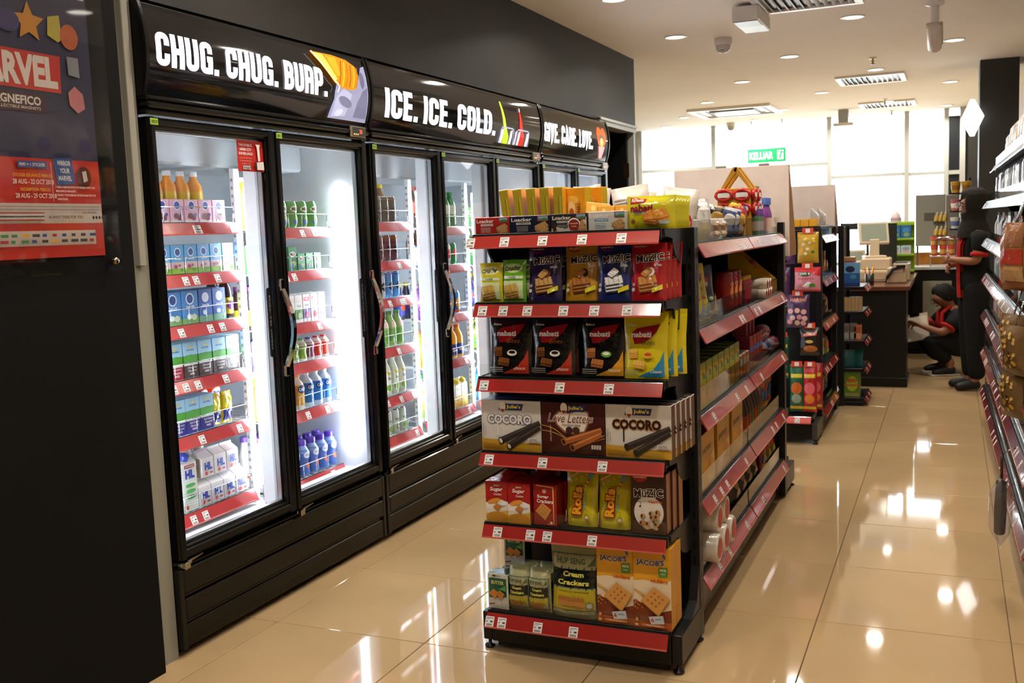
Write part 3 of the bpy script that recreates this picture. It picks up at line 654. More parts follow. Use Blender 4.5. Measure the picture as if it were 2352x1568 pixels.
def can(name, r, h, c, art=None, lid='#c9ccd0', wrap=None):
    mb = MB().lathe([(r*.78, 0), (r*.86, .004), (r, .012), (r, h-.014), (r*.84, h-.003), (r*.84, h), (r*.78, h), (r*.76, h-.004), (0, h-.004)], c, 16)
    parts = [('pack', mb.mesh(name, 'plastic'), 0)]
    l = MB().lathe([(r*.85, h-.004), (r*.86, h+.001), (r*.8, h+.001), (r*.78, h-.002), (0, h-.002)], lid, 16); parts.append(('lid', l.mesh('lid', 'chrome'), 0))
    if art: D = Deco(lambda u, v, o: ((r+.0004+o)*math.sin(u/r), -(r+.0004+o)*math.cos(u/r), v), curved=r*.35, step=.0003, w=2*r, h=h); art(D, 2*r, h); parts.append(('label_print', D.mesh('label_print'), 0))
    P_(name, parts)
SHAPES = {'pet': [(.86, 0), (1, .02), (1, .30), (.93, .36), (1, .42), (1, .62), (.8, .74), (.42, .86), (.40, .92)],
          'slim': [(.8, 0), (1, .03), (1, .55), (.9, .66), (.5, .82), (.40, .92)],
          'yog': [(.8, 0), (.95, .03), (.9, .2), (.78, .38), (.95, .55), (1, .68), (.72, .80), (.55, .84), (.55, .88)],
          'square': [(.95, 0), (1, .02), (1, .62), (.92, .72), (.45, .84), (.42, .92)],
          'jar': [(.95, 0), (1, .03), (1, .78), (.85, .84), (.85, .86)]}
def bottle(name, r, h, liquid, cap, label=None, shape='pet', lz=(.3, .62), art=None, clear=False, capr=.48, caph=.08):
    pr = [(a*r, b*h) for a, b in SHAPES[shape]]
    mb = MB().lathe(pr, liquid, 14)
    parts = [('pack', mb.mesh(name, 'clear_plastic' if clear else 'plastic'), 0)]
    zt = pr[-1][1]
    parts.append(('cap', MB().lathe([(capr*r, zt-.003), (capr*r, zt+caph*h-.002), (capr*r*.9, zt+caph*h), (0, zt+caph*h)], cap, 14).mesh('cap', 'plastic'), 0))
    if clear: parts.append(('drink', MB().lathe([(a*.92, b+.002) for a, b in pr[:-2]], clear, 12).mesh('drink', 'plastic'), 0))
    def rad(v):
        for (a, z0), (b, z1) in zip(pr, pr[1:]):
            if z0 <= v <= z1: return a+(b-a)*(v-z0)/(z1-z0)
        return pr[-1][0]
    if label:
        n = 6; zz = [(lz[0]+(lz[1]-lz[0])*k/n)*h for k in range(n+1)]
        parts.append(('label', MB().lathe([(rad(z)+.0008, z) for z in zz], label, 14, caps=False).mesh('label', 'print'), 0))
    if art: D = Deco(lambda u, v, o: ((rad(v)+.0014+o)*math.sin(u/r), -(rad(v)+.0014+o)*math.cos(u/r), v), curved=r*.35, w=2*r, h=h); art(D, 2*r, h); parts.append(('label_print', D.mesh('label_print'), 0))
    P_(name, parts)
def gable(name, w, h, c, side, art, cap=None, body=.72, d=None):
    d = d or w; hb = h*body; mb = MB().box(-w/2, w/2, -d/2, d/2, 0, hb, c, .001).box(-w/2-.0004, w/2+.0004, -d/2+.002, d/2-.002, .002, hb-.002, side)
    mb.add([(-w/2, -d/2, hb), (w/2, -d/2, hb), (w/2, d/2, hb), (-w/2, d/2, hb), (-w/2, 0, h*.93), (w/2, 0, h*.93)], [(0, 1, 5, 4), (2, 3, 4, 5), (0, 4, 3), (1, 2, 5)], c)
    mb.box(-w/2, w/2, -.0025, .0025, h*.92, h, c)
    parts = [('pack', mb.mesh(name, 'carton'), 0)]
    if cap:
        m = MB().lathe([(.017, 0), (.017, .018), (.015, .02), (0, .02)], cap, 14).xf(Matrix.Translation((0, -d*.26, (hb+h*.93)/2)) @ Matrix.Rotation(math.atan2(h*.93-hb, d/2), 4, 'X')); parts.append(('cap', m.mesh('cap', 'plastic'), 0))
    D = Deco(FLAT(-d/2-.0002), w=w, h=hb); art(D, w, hb); parts.append(('front_print', D.mesh('front_print'), 0))
    P_(name, parts)
def brick(name, w, d, h, bands, art=None, side=None, top='#e8eef2', straw=False):
    mb = MB()
    zz = [b[0]*h for b in bands]+[h]
    for k, (z, c) in enumerate(bands): mb.box(-w/2, w/2, -d/2, d/2, zz[k], zz[k+1], c)
    mb.box(-w/2+.001, w/2-.001, -d/2+.001, d/2-.001, h, h+.0012, top).box(-w/2, w/2, -.003, .003, h, h+.0025, top)
    parts = [('pack', mb.mesh(name, 'carton'), 0)]
    if art: D = Deco(FLAT(-d/2-.0002), w=w, h=h); art(D, w, h); parts.append(('front_print', D.mesh('front_print'), 0))
    P_(name, parts)
NAMES = {}
def place(kind, x, y, z, rz, label, group=None, cat=None, name=None, rx=0, ry=0, s=1.):
    pr = PROTO[kind]
    nm, ct = NAMES.get(kind, (kind, 'snack'))
    o = link(name or nm, pr[0][1], None, (x, y, z)); o.rotation_euler = (Matrix.Rotation(rz, 3, 'Z') @ Matrix.Rotation(ry, 3, 'Y') @ Matrix.Rotation(rx, 3, 'X')).to_euler()
    if s != 1: o.scale = (s, s, s) if not isinstance(s, tuple) else s
    for p in pr[1:]: link(p[0], p[1], o)
    return tag(o, label, cat or ct, group)
def wafer(D, cu, cv, s, c1='#c79a5e', c2='#8a5a2c', layers=3, rot=.5):
    ca, sa = math.cos(rot), math.sin(rot)
    def q(a, b): return (cu+(a*ca-b*sa)*s, cv+(a*sa+b*ca)*s*.7)
    for k in range(layers): D.poly([(x, y-.09*s*(layers-k)) for x, y in (q(-.5, -.3), q(.5, -.3), q(.5, .3), q(-.5, .3))], (c2, c1)[k % 2])
    D.poly([q(-.5, -.3), q(.5, -.3), q(.5, .3), q(-.5, .3)], c1)
    for k in range(3): a = -.3+.3*k; D.stroke([q(a, -.28), q(a, .28)], .02*s, c2)
def biscuit(D, cu, cv, s, c='#d79a45', dk='#a5692a'):
    D.poly([(cu-.05*s, cv+.5*s), (cu+.5*s, cv+.12*s), (cu+.1*s, cv-.5*s), (cu-.5*s, cv-.02*s)], dk)
    D.poly([(cu-.05*s, cv+.52*s), (cu+.5*s, cv+.16*s), (cu+.1*s, cv-.45*s), (cu-.5*s, cv+.02*s)], c)
    for i in range(3):
        for j in range(3):
            a, b = .25+i*.25, .25+j*.25; D.ell(cu-.05*s+.55*s*a-.45*s*b, cv+.52*s-.36*s*a-.5*s*b, .035*s, .03*s, dk, 8)

# ================================================================== SHELVING
BLK = '#121213'
def bracket_mesh(depth):
    P = [(0, .0), (0, -.125)]
    for k in range(9):
        a = k/8*PI/2; P.append((-.035-(depth-.09)*math.sin(a)*.72, -.115+.085*(1-math.cos(a))+.0))
    P += [(-depth+.03, -.022), (-depth+.02, 0)]
    return MB().prism(P, -.003, .003, '#1b1b1c', 'x').mesh('bracket', 'powder_coat')
_br = {}
def gshelf(root, xc, L, z, depth, tags=(), guard=0, h=.038, out=.02, strip='#9f2a25', brackets=True, name='shelf', ends=True):
    s = MB().box(-L/2, L/2, -depth+.004, 0, -.024, 0, BLK, .002).box(-L/2, L/2, -depth, -depth+.006, -.03, .004, '#0e0e0e', .001).obj(name, 'powder_coat', root, (xc, 0, z))
    slant_strip(L-.004, h, out, strip).obj('price_strip', 'strip_plastic', s, (0, -depth-.001, -.002))
    put_tags(s, tags, h, out, -depth-.001, -.002)
    if guard: MB().box(-L/2+.006, L/2-.006, -depth+.006, -depth+.0085, .0, guard, '#ffffff').obj('clear_guard', 'acrylic', s)
    if brackets:
        k = round(depth, 3)
        if k not in _br: _br[k] = bracket_mesh(depth)
        for q in (-1, 1): link('bracket', _br[k], s, (q*(L/2+.002), 0, .002))
    return s
def upright(root, x, h, w=.03, d=.06, y=0., foot=True):
    m = MB().box(-w/2, w/2, y-d/2, y+d/2, 0.02, h, '#17181a', .002)
    for k in range(int((h-.15)/.05)): z = .12+k*.05; m.box(-.004, .004, y-d/2-.0006, y-d/2+.001, z, z+.022, '#020202'); m.box(w/2-.001, w/2+.0006, y-.004, y+.004, z, z+.022, '#020202')
    return m.obj('upright', 'powder_coat', root, (x, 0, 0))
def foot(root, x, y): MB().lathe([(.014, 0), (.018, .004), (.018, .008), (.006, .012), (.006, .035)], '#0b0b0b', 12).obj('foot', 'plastic', root, (x, y, 0))

# ------------------------------------------------------------------ the near end display
EX = -1.0745; EY = 3.16
ez = [1.355, 1.143, .908, .670, .435, .141]
def build_endcap():
    t = thing('endcap_shelf', 'black end display rack with red price strips facing the camera', 'shelf', (EX, EY, 0))
    MB().box(-.30, .30, .0, .014, .1, 1.335, '#0e0e0f').obj('back_panel', 'powder_coat', t)
    for x in (-.318, .318): upright(t, x, 1.357, .032, .05, .005)
    tg = [(-.302, -.186, -.06, .066, .188), (-.27, -.199, -.118, .0, .098, .2), (-.275, -.02, .137), (-.268, -.085, .11), (-.248, -.135, -.078, .07, .3)[:4], (-.288, -.245, -.12, .0, .3)[:4]]
    for i, z in enumerate(ez[:5]): gshelf(t, 0, .605, z, .298, tg[i], (.045, .055, .042, .04, .045)[i])
    s = gshelf(t, 0, .605, ez[5], .298, tg[5], .045, .044, .022, brackets=False, name='base_shelf')
    b = MB().box(-.30, .30, -.275, -.262, .03, .115, '#0f0f10', .002).box(-.285, .285, -.262, -.25, .012, .03, '#0a0a0a')
    b.obj('kick_plate', 'powder_coat', t)
    for x in (-.318, .318): MB().box(x-.016, x+.016, -.27, -.02, .03, .125, '#161718', .002).prism([(-.27, .06), (-.02, .06), (-.02, .26), (-.06, .16)], x-.014, x+.014, '#161718', 'x').obj('base_leg', 'powder_coat', t)
    for x in (-.318, .318):
        foot(t, x, -.255); foot(t, x, .005)
build_endcap()

NK = '#1a2342'
def loacker(ground, badge, sub, sb):
    def f(D, w, h):
        D.text('Loacker', -.2*w, .78*h, .20*h, '#f1e7da', w=.50*w, bold=.02); D.rect(-.33*w, .50*h, .03*w, .62*h, badge); D.text(sub, -.15*w, .56*h, .07*h, sb, w=.32*w)
        D.rect(.20*w, .66*h, .46*w, .97*h, '#b5302c'); D.rect(.22*w, .70*h, .45*w, .93*h, '#6fa3b8'); D.poly([(.22*w, .70*h), (.45*w, .70*h), (.45*w, .80*h), (.36*w, .85*h), (.28*w, .78*h), (.22*w, .82*h)], '#3f7a45')
        wafer(D, .30*w, .40*h, .30*w, '#c0935c', '#7d5530', 3, .55); wafer(D, .36*w, .20*h, .2*w, '#c0935c', '#7d5530', 3, .4)
        for k in range(4): D.rect(-.3*w, (.38-.08*k)*h, -.02*w, (.40-.08*k)*h, badge)
    return f
def dk_loacker(D, w, h):
    D.poly([(-.48*w, .02*h), (-.48*w, .22*h), (-.34*w, .30*h), (-.1*w, .18*h), (.2*w, .42*h), (.48*w, .8*h), (.48*w, .02*h)], '#d8cfc2')
    loacker(0, '#cfc6b8', 'COCOA & MILK', '#3a2a1e')(D, w, h); D.ell(.16*w, .42*h, .17*w, .34*h, '#efe6da', 14); D.ell(.16*w, .38*h, .15*w, .30*h, '#8e1f22'); D.text('FAVOURITE', .16*w, .45*h, .07*h, '#f2d9c2', w=.22*w); D.text('WAFER', .16*w, .30*h, .08*h, '#e8b14a', w=.16*w); D.ell(-.37*w, .22*h, .05*w, .22*h, '#3b2419')
def nabati_pack(D, w, h):
    D.poly([(-.42*w, .97*h), (-.05*w, .97*h), (-.12*w, .78*h), (-.42*w, .76*h)], '#a31c2a'); D.text('Richeese', -.26*w, .87*h, .11*h, '#f4d9c6', w=.26*w, shear=.2)
    D.text('nabati', -.18*w, .62*h, .24*h, '#8a1d33', w=.48*w, bold=.035); D.text('Cheese Wafer', -.16*w, .48*h, .06*h, '#3d7fb5', w=.36*w, shear=.2)
    D.ell(.12*w, .36*h, .28*w, .22*h, '#d98a2c', 14); wafer(D, .18*w, .46*h, .36*w, '#e29a45', '#b86622', 4, .35); wafer(D, .02*w, .30*h, .24*w, '#e29a45', '#b86622', 3, -.2)
    D.ell(-.34*w, .22*h, .05*w, .07*h, '#a5693a'); D.rect(.2*w, .14*h, .4*w, .24*h, '#b9cfd6')
def teatime(D, w, h):
    D.ell(-.05*w, .72*h, .28*w, .1*h, '#f0c050'); D.ell(-.05*w, .5*h, .16*w, .2*h, '#f7dd9a', 14); D.ell(-.05*w, .42*h, .1*w, .12*h, '#b5651d', 12); D.text('TENAVIT', .24*w, .42*h, .12*w, '#4a2b10', w=.46*h, rot=-PI/2)
carton('loacker_red', .117, .04, .055, '#a3201f', loacker(0, '#e8dccb', 'NAPOLITANER', '#4a2a1a')); carton('loacker_navy', .135, .04, .055, '#161d33', loacker(0, '#cfc7b8', 'CREMKAKAO', '#2a2a33')); carton('loacker_dark', .118, .04, .056, '#2a2623', dk_loacker); carton('loacker_white', .118, .04, .058, '#c9c6be', loacker(0, '#3a86b0', 'VANILLE', '#e8f0f2'))
pouch('nabati_flow', .15, .035, .098, '#c9bf1e', nabati_pack, 'pillow', 3, seal='#b9b01a')
carton('biscuit_spine', .03, .11, .142, '#b8a01c', lambda D, w, h: (D.rect(-.46*w, .03*h, .46*w, .97*h, '#a8931d'), D.rect(.05*w, .2*h, .09*w, .8*h, '#4d4208'), D.rect(.2*w, .1*h, .3*w, .8*h, '#c9b63a')), side='#e09a1c')
carton('biscuit_face', .10, .03, .138, '#e39a1e', teatime, side='#b8a01c')
carton('biscuit_small', .075, .05, .05, '#d99a1a', lambda D, w, h: (D.rect(-.5*w, .05*h, -.05*w, .25*h, '#2c3566'), D.poly([(0, .1*h), (.45*w, .5*h), (.45*w, .1*h)], '#33408a'), D.ell(-.2*w, .6*h, .1*w, .2*h, '#f2c45a')), top='#e8ab2a')
def white_snack(D, w, h):
    D.ell(.25*w, .35*h, .2*w, .2*h, '#c2272d', 14)
    for k in range(7): D.rect(-.4*w, (.75-.07*k)*h, (-.05+.03*(k % 3))*w, (.775-.07*k)*h, '#8d8379')
    for k in range(10): D.rect((-.02+.025*k)*w, .6*h, (-.008+.025*k)*w, .76*h, '#4a4440')
pouch('white_bag', .125, .07, .185, '#d9cfc4', white_snack, 'pillow', 9, seal='#cfc5ba')
def plain_blue(D, w, h): D.rect(-.4*w, .2*h, .4*w, .7*h, '#2b3a7a')
def crunfer(bg, lt, dkc):
    def f(D, w, h):
        D.ell(0, .80*h, .40*w, .11*h, lt, 14); D.text('Crunfer', 0, .80*h, .11*h, dkc, w=.70*w, rot=.08, bold=.03); D.rect(-.42*w, .55*h, .42*w, .62*h, '#e3ecd4'); D.text('WAFER', -.02*w, .585*h, .05*h, '#6d8a3a', w=.34*w)
        D.rect(-.42*w, .08*h, .42*w, .5*h, '#d9e6b2'); wafer(D, -.08*w, .34*h, .6*w, '#d6b25c', '#a5762c', 6, .25)
    return f
pouch('crunfer_yellow', .08, .03, .124, '#d8cf2a', crunfer(0, '#efe9a8', '#4a4a1a'), 'pillow', 5, seal='#cbc22a'); pouch('crunfer_green', .08, .03, .132, '#6fb32a', crunfer(0, '#cfe8a0', '#3a4a12'), 'pillow', 6, seal='#62a324')
def muzic(kindtxt, pic):
    def f(D, w, h):
        D.ell(-.22*w, .99*h, .24*w, .12*h, '#b51f22', 16); D.text("munchy's", -.22*w, .94*h, .04*h, '#f2ddd0', w=.34*w, bold=.03)
        D.otext('MüZIC', .06*w, .74*h, .13*h, '#2a1210', '#f4efe6', w=.76*w, bold=.02, o=.06, rot=.08); D.text(kindtxt, .3*w, .61*h, .035*h, '#efe6dc', w=.2*w)
        wafer(D, .02*w, .36*h, .5*w, pic[0], pic[1], 5, .2); D.ell(.1*w, .50*h, .13*w, .075*h, pic[2], 12); wafer(D, .0, .50*h, .30*w, pic[0], pic[1], 2, .9)
        D.poly([(.16*w, .13*h), (.44*w, .20*h), (.44*w, .28*h), (.16*w, .21*h)], '#e0d531'); D.ell(-.36*w, .28*h, .045*w, .03*h, '#a5a09a', 10); D.ell(-.36*w, .19*h, .05*w, .034*h, '#c9c4be', 10)
    return f
for n, c, pic, k in (('purple', '#2c1c4a', ('#c79a5a', '#5a3016', '#6b3a1c'), 'BITES'), ('gold', '#c08a22', ('#b07038', '#5a2a14', '#3a1a0e'), 'CHUNKY'), ('blue', '#1e2a63', ('#e6e2dc', '#3a3440', '#2b2226'), 'BITES'), ('red', '#b01a20', ('#c98a4a', '#7a4420', '#e8ddd0'), 'BITES')):
    pouch('muzic_'+n, .112, .045, .172, c, muzic(k, pic), 'stand', ord(n[0]), seal=c)
def nb_bites(brand, curve, sub, script, pic, blk=True):
    def f(D, w, h):
        D.text(brand, -.30*w, .81*h, .035*h, '#e8ddd0', w=.2*w, shear=.2)
        D.poly([(-.30*w, .64*h), (-.30*w, .70*h), (-.18*w, .76*h), (.05*w, .79*h), (.34*w, .82*h), (.26*w, .70*h), (.12*w, .60*h), (-.06*w, .53*h), (-.24*w, .52*h)], '#a5161f')
        D.text('nabati', -.08*w, .665*h, .085*h, '#f3e4dc', w=.46*w, bold=.04); D.text('Bites', .10*w, .55*h, .07*h, script, w=.30*w, shear=.3, bold=.0)
        D.poly([(-.15*w, .03*h), (.44*w, .03*h), (.44*w, .42*h), (.36*w, .28*h), (.2*w, .14*h)], curve); wafer(D, -.26*w, .42*h, .2*w, pic[0], pic[1], 7, .1); wafer(D, -.10*w, .24*h, .26*w, pic[0], pic[1], 3, -.2)
        D.ell(.10*w, .36*h, .12*w, .05*h, pic[2], 12); D.ell(.10*w, .37*h, .08*w, .025*h, pic[3], 12); D.text(sub, .28*w, .12*h, .05*h, '#f2e2c9', w=.24*w, shear=.3, bold=0)
        for k in range(3): D.rect(-.44*w, (.06+.03*k)*h, -.1*w, (.07+.03*k)*h, '#a8a098')
    return f
pouch('nabati_choco', .148, .05, .20, '#17130f', nb_bites('Richoco', '#b0311f', 'choco', '#b5601c', ('#7a4a22', '#3a2010', '#d9d2c8', '#2a140c')), 'stand', 21, seal='#100d0b'); pouch('nabati_hazel', .148, .05, .20, '#15120f', nb_bites('Richoco', '#cf8f1e', 'Hazelnut', '#1f1c18', ('#b5713a', '#6a3a18', '#5c9a3a', '#e8e0d0')), 'stand', 33, seal='#100d0b'); pouch('nabati_cheese', .138, .05, .20, '#d8c51e', nb_bites('Richeese', '#2a83ad', 'Cheese', '#6a6420', ('#e8b95a', '#c98a2a', '#d9a93a', '#c0552a')), 'stand', 41, seal='#cdb91a')
def julies(D, w, h, v):
    D.poly([(-.20*w, (v-.06)*h), (-.17*w, (v+.07)*h), (.22*w, (v+.07)*h), (.19*w, (v-.06)*h)], '#22346e'); D.ell(-.13*w, (v+.01)*h, .055*w, .1*h, '#e8e3c8', 14); D.poly([(-.17*w, (v-.04)*h), (-.09*w, (v-.04)*h), (-.13*w, (v-.11)*h)], '#9a1f2a'); D.text("Julie's", .055*w, (v+.005)*h, .09*h, '#ecd23a', w=.24*w, bold=.03)
def rolls2(D, w, h, c, hi, end, x0=-.05, y0=.10, x1=.49, y1=.54):
    for k, (dx, dy) in enumerate(((-.12, .10), (.02, 0))):
        a = Vector(((x0+dx)*w, (y0+dy)*h)); b = Vector((x1*w, (y1+dy*.4-.04*k)*h)); t = (b-a).normalized(); n = Vector((-t.y, t.x))*.065*h
        D.poly([tuple(a-n), tuple(b-n*.8), tuple(b+n*.8), tuple(a+n)], c); D.poly([tuple(a+n*.2), tuple(b+n*.2), tuple(b+n*.6), tuple(a+n*.7)], hi); D.ell(a.x, a.y, .05*h, .075*h, c, 12, math.atan2(t.y, t.x)); D.ell(a.x, a.y, .032*h, .05*h, end, 12, math.atan2(t.y, t.x))
def cocoro(tc, oc, drip):
    def f(D, w, h):
        D.rect(-.5*w, 0, .5*w, .17*h, '#c08a1e'); D.poly([(-.5*w, .17*h), (-.5*w, .235*h), (-.2*w, .215*h), (.05*w, .15*h), (.5*w, .12*h), (.5*w, .0)], '#c99a2c'); julies(D, w, h, .865)
        D.otext('COCORO', -.02*w, .63*h, .19*h, tc, oc, w=.74*w, bold=.05, o=.045); D.rect(-.225*w, .3*h, -.205*w, .58*h, drip)
        rolls2(D, w, h, '#2e2622', '#4d413a', '#e8ddc6' if drip[1] == 'd' else '#1c110b')
        D.text('COOKIE STICKS', -.46*w, .39*h, .03*w, '#4a4642', w=.3*h, rot=-PI/2, bold=0); D.text('200g', -.42*w, .39*h, .02*w, '#6a655f', w=.2*h, rot=-PI/2, bold=0); D.rect(.29*w, .2*h, .48*w, .28*h, '#cfc8bc'); D.text('0%', .38*w, .24*h, .05*h, '#8a847a', w=.14*w)
        for k in range(3): D.rect(-.47*w, (.05+.035*k)*h, (-.12-.06*k)*w, (.063+.035*k)*h, '#8a5f14')
    return f
def loveletters(D, w, h):
    D.poly([(-.30*w, .74*h), (-.22*w, .84*h), (-.06*w, .80*h), (.12*w, .88*h), (.26*w, .84*h), (.28*w, .66*h), (.2*w, .44*h), (.02*w, .38*h), (-.14*w, .42*h), (-.26*w, .56*h)], '#8a5a44'); D.poly([(-.27*w, .74*h), (-.2*w, .81*h), (-.04*w, .78*h), (.12*w, .85*h), (.24*w, .81*h), (.25*w, .66*h), (.18*w, .46*h), (.02*w, .41*h), (-.12*w, .45*h), (-.24*w, .58*h)], '#e3d6c6')
    for k in range(2): D.stroke([(-.5*w, (.55-.1*k)*h), (-.3*w, (.5-.08*k)*h), (-.1*w, .30*h), (.1*w, .16*h), (.5*w, (.40-.06*k)*h)], .012*h, '#c99a4a', .1*w, .02)
    julies(D, w, h, .885); D.otext('Love Letters', -.02*w, .70*h, .17*h, '#5a2216', '#f0e3d0', w=.70*w, bold=.0, o=.03, shear=.25); D.text('CHOCOLATE CREAM', -.02*w, .565*h, .035*h, '#4a2a1c', w=.3*w)
    D.ell(-.05*w, .47*h, .055*w, .07*h, '#3a1c12', 12); D.ell(.06*w, .475*h, .06*w, .065*h, '#45251a', 12)
    rolls2(D, w, h, '#a3592a', '#c98244', '#2a140c', -.02, .14, .46, .46)
    D.text('LOVE LETTERS', -.34*w, .4*h, .02*w, '#d9c2b0', w=.3*h, rot=-PI/2, bold=0)
    for k in range(4): D.rect((.30+.04*k)*w, .13*h, (.33+.04*k)*w, .21*h, '#d9cfc4')
carton('cocoro_white', .205, .045, .163, '#cfc9c0', cocoro('#d9d3cb', '#28366e', '#dcd6cc'), side='#1e2a5c', top='#1e2a5c'); carton('love_letters', .207, .045, .163, '#41140e', loveletters, side='#2e0e0a', top='#2a0d09'); carton('cocoro_dark', .205, .045, .163, '#cdc6bb', cocoro('#241410', '#b5712a', '#2a1a12'), side='#5a3524', top='#2f2723')
def sugar1(D, w, h):
    D.rect(-.5*w, 0, .5*w, .45*h, '#d9b23a'); D.poly([(-.5*w, .2*h), (-.5*w, .46*h), (-.2*w, .54*h), (.2*w, .56*h), (.5*w, .50*h), (.5*w, .3*h), (0, .24*h)], '#e9e0d2'); D.ell(0, .1*h, .5*w, .16*h, '#c98a1c', 14)
    D.text("Julie's", 0, .90*h, .06*h, '#d9d3b8', w=.26*w); D.text('Sugar', 0, .80*h, .12*h, '#f4e9e0', w=.56*w, shear=.2); D.text('Crackers', .05*w, .69*h, .06*h, '#f0cfc2', w=.36*w, shear=.2)
    D.ell(-.12*w, .52*h, .3*w, .06*h, '#dc8f2e', 14, .3); biscuit(D, .02*w, .36*h, .38*w, '#c9883a', '#8a5622'); D.ell(.32*w, .47*h, .12*w, .045*h, '#e8e6f0', 12, .2)
def sugar2(D, w, h):
    D.stroke([(-.35*w, .97*h), (.38*w, .95*h), (.38*w, .06*h), (.1*w, .05*h)], .03*w, '#d9b25a'); D.ell(0, .84*h, .09*w, .05*h, '#d99a80', 12); D.text('Sugar', -.06*w, .70*h, .10*h, '#f4e9d8', w=.5*w, bold=.03); D.text('Crackers', .02*w, .60*h, .09*h, '#f4e9d8', w=.7*w, bold=.03)
    biscuit(D, -.05*w, .34*h, .7*w, '#cf8f42', '#8a5622'); D.ell(.3*w, .1*h, .06*w, .035*h, '#e8d2b0', 10)
carton('sugar_crackers', .077, .06, .133, '#a81a1c', sugar1, side='#8f1416', m='foil'); carton('sugar_crackers_gold', .082, .06, .133, '#9c171b', sugar2, side='#7a1013', m='foil'); pouch('sugar_top', .09, .06, .17, '#a3181b', None, 'pillow', 12)
def rolls_art(D, w, h):
    for (a, b, c, d) in ((-.42, .72, .40, .95), (.12, .66, .40, .97), (-.42, .80, -.1, .9)):
        D.stroke([(a*w, b*h), (c*w, d*h)], .08*w, '#d9752c'); n = 5
        for k in range(n): x = a+(c-a)*(k+.5)/n; y = b+(d-b)*(k+.5)/n; D.ell(x*w, y*h, .04*w, .02*h, '#f0d27a', 8)
    D.otext('Rolls', -.06*w, .44*h, .30*w, '#e8a52a', '#9a1c1c', w=.46*h, bold=.05, o=.08, rot=PI/2); D.poly([(-.5*w, .04*h), (-.5*w, .26*h), (-.40*w, .30*h), (-.36*w, .04*h)], '#a31c24'); D.text('Richeese', -.43*w, .16*h, .07*w, '#f2ddd0', w=.2*h, rot=PI/2); D.ell(.26*w, .17*h, .08*w, .045*h, '#8a6a4a', 12); D.ell(.26*w, .17*h, .06*w, .03*h, '#d9c9a0', 12); D.text('wafer roll', .2*w, .44*h, .06*w, '#3a7fae', w=.3*h, rot=PI/2); D.rect(.26*w, .80*h, .37*w, .94*h, '#7fb2c2')
pouch('rolls_bag', .108, .055, .185, '#cbbd1f', rolls_art, 'stand', 61, seal='#b8aa1c')
def muzic_box(D, w, h):
    D.ell(-.24*w, 1.0*h, .24*w, .15*h, '#b51f22', 16); D.text("munchy's", -.24*w, .935*h, .045*h, '#f2ddd0', w=.36*w, bold=.03); D.ell(0, .36*h, .42*w, .27*h, '#ddd5c8', 22); D.otext('MüZIC', 0, .68*h, .14*h, '#2a1210', '#f4efe6', w=.82*w, bold=.02, o=.05, rot=.03); D.text('GigaBite', .18*w, .54*h, .05*h, '#d0571c', w=.4*w, shear=.3)
    rn = random.Random(4)
    for k in range(13): x = rn.uniform(-.3, .3); y = rn.uniform(.16, .42); D.ell(x*w, y*h, .075*w, .045*h, '#b98a52', 10, rn.uniform(0, 3)); D.ell(x*w-.03*w, y*h, .03*w, .03*h, '#4a2614', 8)
    for x in (-.05, .2): D.ell(x*w, .12*h, .09*w, .03*h, '#c99a62', 10, -.3)
    D.stroke([(-.3*w, .56*h), (-.2*w, .54*h), (-.2*w, .47*h)], .012*w, '#3a2018'); D.ell(-.22*w, .47*h, .03*w, .02*h, '#3a2018', 8)
carton('muzic_box', .110, .05, .187, '#3f1f16', muzic_box, side='#9a6a4a')
def butter(D, w, h):
    D.poly([(-.42*w, .86*h), (-.3*w, .88*h), (.42*w, .88*h), (.42*w, .36*h), (-.42*w, .30*h)], '#1f5c46'); D.text('BUTTER', 0, .75*h, .10*h, '#cfc25a', w=.6*w, bold=.03); D.text('Crackers', .05*w, .65*h, .06*h, '#123f30', w=.4*w); D.ell(-.15*w, .94*h, .1*w, .025*h, '#2a2a2a', 10); D.text('Julie', .05*w, .94*h, .04*h, '#2a2a2a', w=.2*w)
    biscuit(D, -.18*w, .42*h, .46*w, '#cc8430', '#8d531c'); biscuit(D, .14*w, .42*h, .42*w, '#c47c2c', '#8d531c'); D.poly([(.1*w, .6*h), (.44*w, .72*h), (.44*w, .55*h)], '#4f9a3a'); D.ell(-.25*w, .16*h, .18*w, .02*h, '#7a3a1c', 10, .2)
    for k in range(2): D.rect(-.1*w, (.06+.04*k)*h, .4*w, (.07+.04*k)*h, '#9a948a')
carton('butter_crackers', .076, .055, .118, '#cbc6ba', butter, side='#16402f', top='#154030', m='foil')
